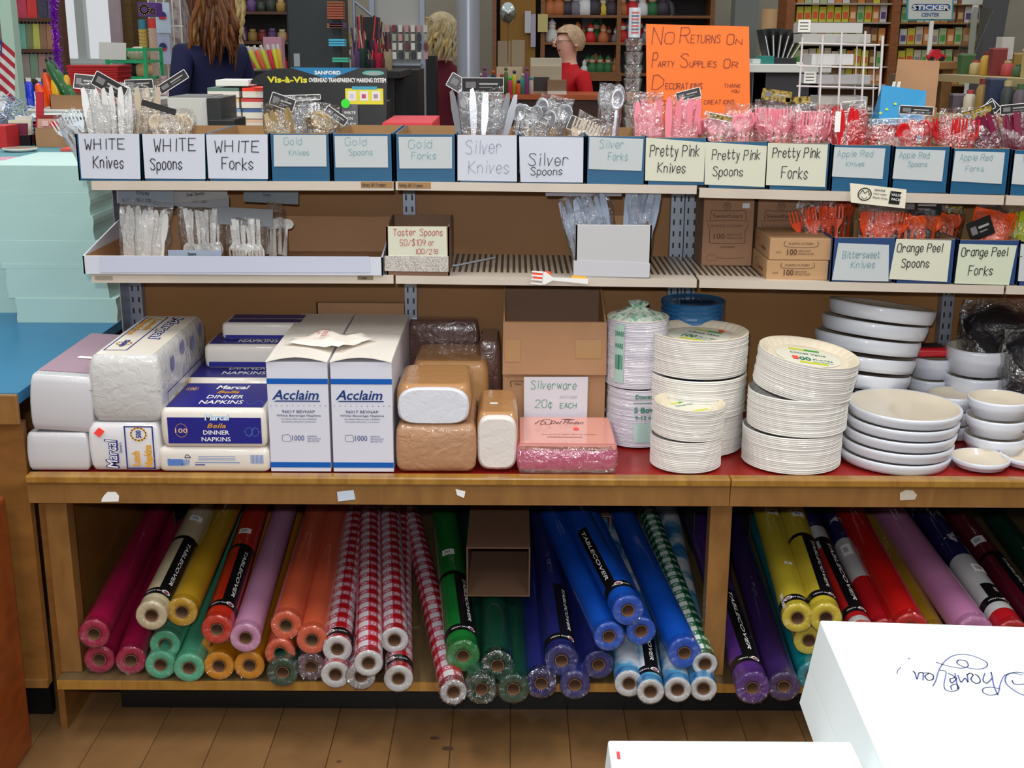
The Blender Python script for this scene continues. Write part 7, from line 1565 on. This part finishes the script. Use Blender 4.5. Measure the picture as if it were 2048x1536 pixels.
# blue printed tent box and cardboard
Y = 3.2; t = thing('blue_tent_box', 'blue tent shaped box with yellow prints behind the red knives', 'box', (PX(1800, Y, 1.3), Y, ZR)); inv = Matrix.Translation(-V(t.location)); a, b, c_, d = P(1752, 300, Y), P(1842, 300, Y), P(1853, 182, Y + .06), P(1764, 170, Y + .06)
a.z = b.z = ZR; m = M(); m.T = inv; B2 = mat('tent_blue', (24, 140, 196), .4); e = V((0, .14, 0)); f1, f2 = b + e, a + e
m.add([a, b, c_, d, f1, f2], [(0, 1, 2, 3), (1, 4, 2), (5, 0, 3), (4, 5, 3, 2), (0, 5, 4, 1)], B2); m.build('tent_body', t)
m = M(); m.T = inv; u = (b - a).normalized(); vv = (d - a).normalized(); T = fr(a + V((0, -.001, 0)), u, vv)
for x, y in ((.03, .128), (.052, .142), (.072, .134), (.09, .132), (.014, .118)): disc(m, T, x, y, .004, .003, col(200, 210, 60), .001)
disc(m, T, .085, .07, .014, .02, WHT, .001); disc(m, T, .085, .066, .006, .009, col(220, 170, 190), .002); m.build('printing', t)
for x in (1786, 1796): m = M(); m.T = inv; m.hexa([P(x - 4, 178, Y + .07), P(x + 3, 178, Y + .07), P(x + 3, 178, Y + .075), P(x - 4, 178, Y + .075)], [P(x, 163, Y + .07), P(x + 6, 163, Y + .07), P(x + 6, 163, Y + .075), P(x, 163, Y + .075)], WHT); m.build('white_tab', t)
cs = [P(1772, 300, 3.42), P(1862, 300, 3.42), P(1880, 122, 3.5), P(1796, 118, 3.5)]
for q in cs[:2]: q.z = ZR
m = M(); m.prism(cs, (0, .003, 0), CARD); tag(m.build('cardboard_flap'), 'raised brown cardboard flap behind the blue tent box', 'cardboard')
bx('brown_open_carton', 'brown carton behind the blue tent box, its flap raised', 'box', 1776, 1868, 215, 300, 3.5, .15, CARD, zb=ZR)
# right: grey column, white tables, wall of small boxes
xa, xb = PX(1463, 5.2, 1.4), PX(1510, 5.2, 1.4); tag(M().box(xa, xb, 5.2, 5.3, 0, 3, mat('grey_column', (92, 96, 92), .6)).build('grey_column'), 'grey square column behind the orange sign', 'column')
table('binder_table', 'white topped table with binders behind the orange sign', PX(1490, 4.6, 1.2), PX(1600, 4.6, 1.2) + .1, 4.6, 5.15, P(1540, 128, 4.6).z, WHT, STEEL, front=col(60, 56, 60))
zt_ = P(1540, 128, 4.6).z + .0005
for i in range(6):
    t = thing('binder', words[i] + ' dark binder leaning on the white table behind the orange sign', 'binder', (PX(1536 + i * 7, 4.75, 1.3), 4.75, zt_), (0, R(-14 + i * 9), 0), 'leaning dark binders'); M().box(-.006, .006, 0, .12, .001, .125, col(28, 30, 34) if i < 5 else col(92, 96, 60)).build('cover', t, bevel=.001); M().box(-.0015, .0015, -.002, 0, .02, .10, WHT).build('spine_label', t)
t = thing('kraft_tube', 'brown round kraft canister over the binders', 'canister', (PX(1532, 5.0, 1.4), 5.0, zt_)); r_ = 15 * pxm(5, 1.4); M().lathe([(r_, 0), (r_, P(1532, 18, 5.0).z - zt_)], mat('kraft_tube', (176, 140, 98), .6), 22).build('tube_body', t); M().lathe([(r_ * 1.04, 0), (r_ * 1.04, .01)], CARDE, 22).build('rim', t)
for i, (a, b, y, c) in enumerate(((1502, 1518, 118, (210, 220, 214)), (1518, 1545, 112, (30, 130, 120)), (1545, 1590, 116, (28, 32, 38)))): bx('flat_folder', ('white', 'teal', 'black')[i] + ' flat folder lying at the table front behind the orange sign', 'folder', a, b, y, 127, 4.62, .1, col(*c), zb=zt_)
YW2 = 9.2; x0, x1, x2 = PX(1575, YW2, 1.5), PX(1785, YW2, 1.5), PX(1990, YW2, 1.5)
t = thing('packet_shelving', 'orange brown wall shelving full of small printed packets at the upper right', 'shelving', ((x0 + x2) / 2, YW2, 0)); cx_ = t.location.x
M().box(x0 - cx_, x2 - cx_, .3, .32, 0, 2.3, col(120, 92, 60)).build('back_board', t)
for x in (x0, x1, x2): M().box(x - cx_ - .03, x - cx_ + .03, -.01, .3, 0, 2.3, wood('post_rust', (156, 92, 44), (126, 70, 32))).build('upright', t)
zl = [P(1700, y, YW2).z for y in (168, 132, 88, 44, 6)]
for z in zl:
    M().box(x0 - cx_ + .03, x1 - cx_ - .03, 0, .3, z - .012, z, col(170, 160, 140)).build('shelf', t); M().box(x1 - cx_ + .03, x2 - cx_ - .03, 0, .3, z - .012, z, col(150, 110, 60)).build('shelf', t)
tones = {'yellow topped': ((206, 196, 60), (226, 90, 60)), 'cream': ((206, 196, 170), (150, 140, 150)), 'orange': ((206, 130, 60), (240, 200, 160)), 'pale green': ((170, 190, 140), (80, 160, 70)), 'violet banded': ((214, 206, 206), (90, 70, 130)), 'brown': ((130, 86, 54), (206, 170, 120))}
for r_, z in enumerate(zl):
    for sec, (a, b, n) in enumerate(((x0 + .05, x1 - .05, 12), (x1 + .05, x2 - .06, 11))):
        for i in range(n):
            k = list(tones)[(0 if (r_ == 3 and i < 7 and sec == 0) else rr.randrange(6))]; c1, c2 = tones[k]; w_ = (b - a) / n; h_ = rr.uniform(.10, .125) if r_ < 4 else .12
            q = thing('small_packet', '%s packet, %s on the %s packet shelf, %s half' % (k, words[i], ('lowest', 'second', 'middle', 'fourth', 'highest')[r_], ('left', 'right')[sec]), 'packet', (a + w_ * (i + .5), YW2 + .04, z + .0005), group='small packets on the wall shelving')
            M().box(-w_ * .44, w_ * .44, 0, .06, 0, h_, col(*c1)).build('packet_box', q); M().box(-w_ * .30, w_ * .30, -.003, 0, h_ * .2, h_ * .58, col(*c2)).build('printed_label', q)
# sticker centre sign
YK = 5.4; t = thing('sticker_sign', 'white and blue sticker center sign on a thin white pole', 'sign', (PX(1860, YK, 1.5), YK, 0)); inv = Matrix.Translation(-V(t.location)); m = M(); m.T = inv
m.prism([P(1813, 41, YK), P(1906, 41, YK), P(1908, -12, YK), P(1815, -12, YK)], (0, .012, 0), mat('sign_teal_edge', (60, 150, 160), .5)); m.build('sign_edge', t)
m = M(); m.T = inv; m.prism([P(1816, 38, YK - .002), P(1903, 38, YK - .002), P(1905, -10, YK - .002), P(1818, -10, YK - .002)], (0, .001, 0), mat('sign_cream', (196, 200, 190), .5)); m.build('sign_face', t)
m = M(); m.T = inv; T = fr(P(1816, 38, YK - .003), (1, 0, 0), (0, 0, 1)); k = pxm(YK, 1.5); SB = col(50, 84, 150)
for x in (12, 76): disc(m, T, x * k, 22.5 * k, 6.5 * k, 6.5 * k, SB)
rect(m, T, 12 * k, 16 * k, 76 * k, 29 * k, SB); prn(m, T, 'STICKER', 44 * k, 18 * k, 8.5 * k, col(220, 222, 214), .03, width=74 * k, center=True, z=.001); prn(m, T, 'CENTER', 44 * k, 5 * k, 7 * k, SB, .02, width=36 * k, center=True); m.build('lettering', t)
M().box(-.008, .008, 0, .01, 0, P(1860, 39, YK).z, WHT).build('pole', t)
p2 = bx('second_sign', 'smaller pale sign at the top right beside the sticker center sign', 'sign', 1922, 1978, -20, 9, 5.7, .01, mat('sign_cream', (196, 200, 190), .5), zb=P(1950, 9, 5.7).z)[0]; M().box(-.012, .012, .002, .012, -1.6, 0, WHT).build('pole', p2)
# right hand gondola with beige shelf edges
GX0, GX1 = PX(1872, 4.3, 1.2), PX(2120, 4.3, 1.2)
t = thing('right_gondola', 'beige edged shelving unit of oddments at the right, behind the red cutlery', 'shelving', (0, 0, 0)); BE = mat('beige_edge', (176, 156, 110), .6)
for (a, b, Ya, Yb, nm) in (((1874, 141), (2040, 160), 4.7, 4.1, 'upper_shelf'), ((1858, 210), (2048, 250), 4.3, 3.8, 'lower_shelf')):
    p, q = P(*a, Ya), P(*b, Yb); q = p + (q - p) * 1.5; z = (p.z + q.z) / 2; p.z = z; q.z = z; n_ = V((-(q - p).y, (q - p).x, 0)).normalized() * .40; th = .025
    m = M(); m.hexa([p - V((0, 0, th)), q - V((0, 0, th)), q + n_ - V((0, 0, th)), p + n_ - V((0, 0, th))], [p, q, q + n_, p + n_], BE); m.build('shelf', t)
    if nm == 'upper_shelf': up_, uq, un = p, q, n_
    else: lp, lq, ln_ = p, q, n_
m = M(); a, b = lp + ln_, lq + ln_; m.hexa([V((a.x, a.y, 0)), V((b.x, b.y, 0)), V((b.x, b.y + .02, 0)), V((a.x, a.y + .02, 0))], [V((a.x, a.y, up_.z + .01)), V((b.x, b.y, up_.z + .01)), V((b.x, b.y + .02, up_.z + .01)), V((a.x, a.y + .02, up_.z + .01))], col(104, 86, 56)); m.build('back_board', t)
m = M(); m.box(lp.x - .02, lp.x + .02, lp.y, lp.y + .42, 0, up_.z, col(120, 100, 70)); m.build('side_board', t)
odd = [(60, 90, 50), (150, 120, 60), (120, 40, 40), (90, 80, 90), (180, 160, 110), (40, 50, 80), (170, 60, 60), (200, 190, 170), (190, 150, 50), (50, 60, 60)]
for k, (p, q, n_, nm, cnt) in enumerate(((up_, uq, un, 'upper', 16), (lp, lq, ln_, 'lower', 16))):
    for i in range(cnt):
        f = (i + .5) / cnt * .68; c = V(p) + (q - p) * f + n_ * (.25 + .35 * (i % 2)); h_ = rr.uniform(.04, .12 if k else .10); b = thing('oddment', words[i] + ' small container from the left on the %s beige edged shelf' % nm, 'container', (c.x, c.y, c.z + .0005), group='containers on the right hand shelving')
        cc_ = odd[(i * 7 + k * 3) % 10]
        if i % 3 == 0: M().box(-.025, .025, -.02, .02, 0, h_, col(*cc_)).build('container_body', b); M().box(-.026, .026, -.021, .021, h_, h_ + .006, col(*[min(255, v + 40) for v in cc_])).build('lid', b)
        else: M().lathe([(.018, 0), (.022, .005), (.021, h_ * .7), (.012, h_ * .85)], col(*cc_), 12).build('container_body', b); M().lathe([(.013, h_ * .85), (.013, h_)], col(*odd[(i * 3) % 10]), 10).build('lid', b)
tc_ = thing('red_toy_car', 'small red toy car on the wall of boxes shelf, right of the sticker pole', 'toy', (PX(1868, 5.0, 1.3), 5.0, P(1868, 122, 5.0).z)); w_ = 18 * pxm(5, 1.3)
m = M(); m.prism([(-w_, 0, .008), (w_, 0, .008), (w_, 0, .022), (w_ * .5, 0, .026), (w_ * .2, 0, .044), (-w_ * .5, 0, .044), (-w_ * .8, 0, .026), (-w_, 0, .022)], (0, .03, 0), col(196, 30, 50, .3)); m.build('car_body', tc_)
for s in (-.6, .6): M().lathe([(.009, 0), (.009, .034)], BLACK, 12, T=Matrix.Translation((s * w_, .032, .009)) @ Matrix.Rotation(R(90), 4, 'X')).build('wheel', tc_)
table('toy_table', 'small brown table under the red toy car', PX(1820, 5.0, 1.3), PX(1905, 5.0, 1.3), 4.9, 5.2, P(1868, 122, 5.0).z - .0005, OAK, OAK)
gp_ = film('far_glass', (.86, .88, .84), .2, 4, .05)
p = [P(1908, 125, 4.9), P(1940, 130, 4.9), P(1988, 18, 4.9), P(1948, 14, 4.9)]; m = M(); m.prism(p, (0, .004, 0), gp_); g_ = m.build('glass_panel'); tag(g_, 'slanting clear panel above the upper beige shelf', 'panel')
xa = PX(1990, 5.3, 1.5); t = thing('slanted_post', 'dark grey post at the upper right beside the clear panel', 'post', (xa, 5.3, 0)); M().hexa([(-.14, 0, 0), (-.06, 0, 0), (-.06, .08, 0), (-.14, .08, 0)], [(.0, 0, 2.2), (.08, 0, 2.2), (.08, .08, 2.2), (.0, .08, 2.2)], col(70, 70, 72)).build('shaft', t)
bx('white_bottle_box', 'white box standing at the far right above the upper beige shelf', 'box', 2000, 2024, 74, 118, 4.55, .06, col(190, 186, 180), zb=P(2010, 119, 4.55).z)
# goods hanging on the middle brown posts
for i, (pl, pr, yt, yb, c, lab) in enumerate(((1046, 1058, 22, 66, (206, 206, 210), 'white tag bundle hanging on the mustard door'), (1058, 1068, 28, 94, (186, 172, 190), 'lilac grey cloth strip hanging beside the white tags'), (1072, 1092, 28, 64, (214, 196, 130), 'cream paper bag hanging on the brown post'))):
    bx('hanging_bundle', lab, 'bundle', pl, pr, yt, yb, 10.566, .03, mat('hang_%d' % i, c, .7), zb=P(0 + pl, yb, 10.566).z)
m = M(); rr2 = random.Random(4); BF = mat('balloon_foil', (190, 200, 196), .1, metal=.9, bump=.8, bscale=12)
m.ball((0, 0, 0), .05, BF, 16, 1.3); o = m.build('foil_balloon', loc=P(1016, 26, 8.0)); tag(o, 'crinkled silver foil balloon tied above the checkout counter', 'balloon'); M().tube([(0, 0, -.06), (0, .02, -.30)], .003, col(120, 90, 60), 6).build('stick', o)

# ------------------------------------------------------------------ white gift boxes at the lower right, close to the camera
GB = mat('gift_white', (222, 230, 232), .5); GS = col(60, 60, 150, .5)
def cornerbox(name, label, zt, zb, pts, group):
    """pts: pixel corners of the top face, counter-clockwise seen from above; a lid and a slightly narrower base"""
    q = [Pz(x, y, zt) for x, y in pts]; c = sum(q, V()) / 4; t = thing(name, label, 'gift box', (c.x, c.y, zb), group=group)
    loc = [V((v.x - c.x, v.y - c.y, 0)) for v in q]; h = zt - zb
    up = lambda z, s=1: [V((v.x * s, v.y * s, z)) for v in loc]
    m = M(); m.hexa(up(0, .99), up(h - .001, .99), GB); m.build('box_base', t)
    m = M(); m.hexa(up(h * .45), up(h), GB); m.build('lid', t, bevel=.0015); return t, q, c, h
ZG = .80
A0 = Pz(1640, 1240, ZG); dv = (Pz(1770, 1536, ZG) - A0).normalized(); dh = (Pz(2048, 1253, ZG) - A0).normalized()
def gbox(name, label, a, dh, dv, w, d, zt, zb, sides=1.04, rnd=0):
    t = thing(name, label, 'gift box', (a.x, a.y, zb), group=None); h = zt - zb; L = lambda u, v, z, s=1: V((dh.x * (w / 2 + (u - .5) * w * s) + dv.x * (d / 2 + (v - .5) * d * s), dh.y * (w / 2 + (u - .5) * w * s) + dv.y * (d / 2 + (v - .5) * d * s), z))
    cs = lambda z, s: [L(0, 1, z, s), L(1, 1, z, s), L(1, 0, z, s), L(0, 0, z, s)]
    m = M(); m.hexa(cs(0, sides * 1.03), cs(h * .5, sides * .99), GB); m.build('box_base', t)
    m = M(); m.hexa(cs(h * .42, sides), cs(h, 1.0), GB); m.build('lid', t, bevel=.002); return t
gt = thing('gift_box_table', 'pale table under the white gift boxes, lower right corner', 'table', (.72, .70, 0)); M().box(-.58, .6, -.5, .47, .66, .689, WHT).build('table_top', gt)
for sx in (-.5, .5):
    for sy in (-.42, .36): M().box(sx - .02, sx + .02, sy - .02, sy + .02, 0, .66, STEEL).build('leg', gt)
t = gbox('gift_box', 'large white gift box with blue thank you script, upside down, lower right', A0, dh, dv, .37, .34, ZG, .6895)
m = M(); nz = V((0, 0, 1)); PB = col(96, 104, 170, .5)
def pcurve(pts, w=.0014):
    q = [Pz(x, y, ZG + .0006) for x, y in pts]
    m.T = Matrix.Translation((-A0.x, -A0.y, -.6895)); curve(m, Matrix.Identity(4), [(v.x, v.y) for v in q], w, PB, z=ZG + .0006, sub=7)
pcurve([(2062, 1395), (2034, 1384), (2012, 1366), (2014, 1350), (2034, 1344), (2056, 1350), (2052, 1366), (2030, 1368), (2024, 1360)], .0014)
pcurve([(2046, 1350), (2024, 1346), (2008, 1352), (2000, 1370), (1996, 1386), (1980, 1390), (1966, 1384), (1968, 1376), (1984, 1374), (2000, 1378)], .0012)
pcurve([(1996, 1390), (1988, 1372), (1984, 1352), (1982, 1344)]); pcurve([(1984, 1356), (1974, 1366), (1966, 1360), (1970, 1346)])
pcurve([(1950, 1348), (1958, 1354), (1960, 1364), (1950, 1366), (1942, 1358), (1946, 1350), (1940, 1346), (1934, 1350)])
pcurve([(1934, 1348), (1936, 1364), (1930, 1356), (1922, 1364), (1916, 1350)]); pcurve([(1910, 1346), (1914, 1368), (1916, 1378)]); pcurve([(1914, 1356), (1904, 1366), (1900, 1358), (1910, 1354), (1896, 1346)])
pcurve([(1866, 1372), (1872, 1360), (1878, 1340), (1890, 1322), (1910, 1310), (1940, 1310), (1970, 1322), (1974, 1332), (1958, 1338), (1930, 1334), (1914, 1326), (1918, 1320), (1932, 1322), (1936, 1332), (1920, 1336), (1890, 1330), (1872, 1324)], .0013)
pcurve([(1880, 1340), (1892, 1344), (1888, 1368), (1892, 1380), (1908, 1382), (1918, 1376), (1912, 1368), (1902, 1372), (1904, 1380)], .0012)
pcurve([(1858, 1346), (1866, 1350), (1866, 1358), (1856, 1360), (1850, 1352), (1858, 1346), (1846, 1346)]); pcurve([(1846, 1360), (1846, 1346), (1838, 1346), (1834, 1358), (1830, 1346), (1826, 1342)])
pcurve([(1802, 1334), (1796, 1340), (1794, 1347)], .0009); disc(m, Matrix.Identity(4), Pz(1818, 1318, ZG).x, Pz(1818, 1318, ZG).y, .0013, .0013, PB, z=ZG + .0006, n=8)
m.build('thank_you_script', t)
B0 = Pz(1216, 1480, ZG); B1 = Pz(1700, 1480, ZG); t = gbox('gift_box', 'plain white gift box, lower of the two at the bottom edge', B0, V((1, 0, 0)), V((0, -1, 0)), B1.x - B0.x, .30, ZG, .6895)
m = M(); m.box(.006, .009, -.032, -.020, .1106, .1112, REDINK); m.build('red_mark', t)
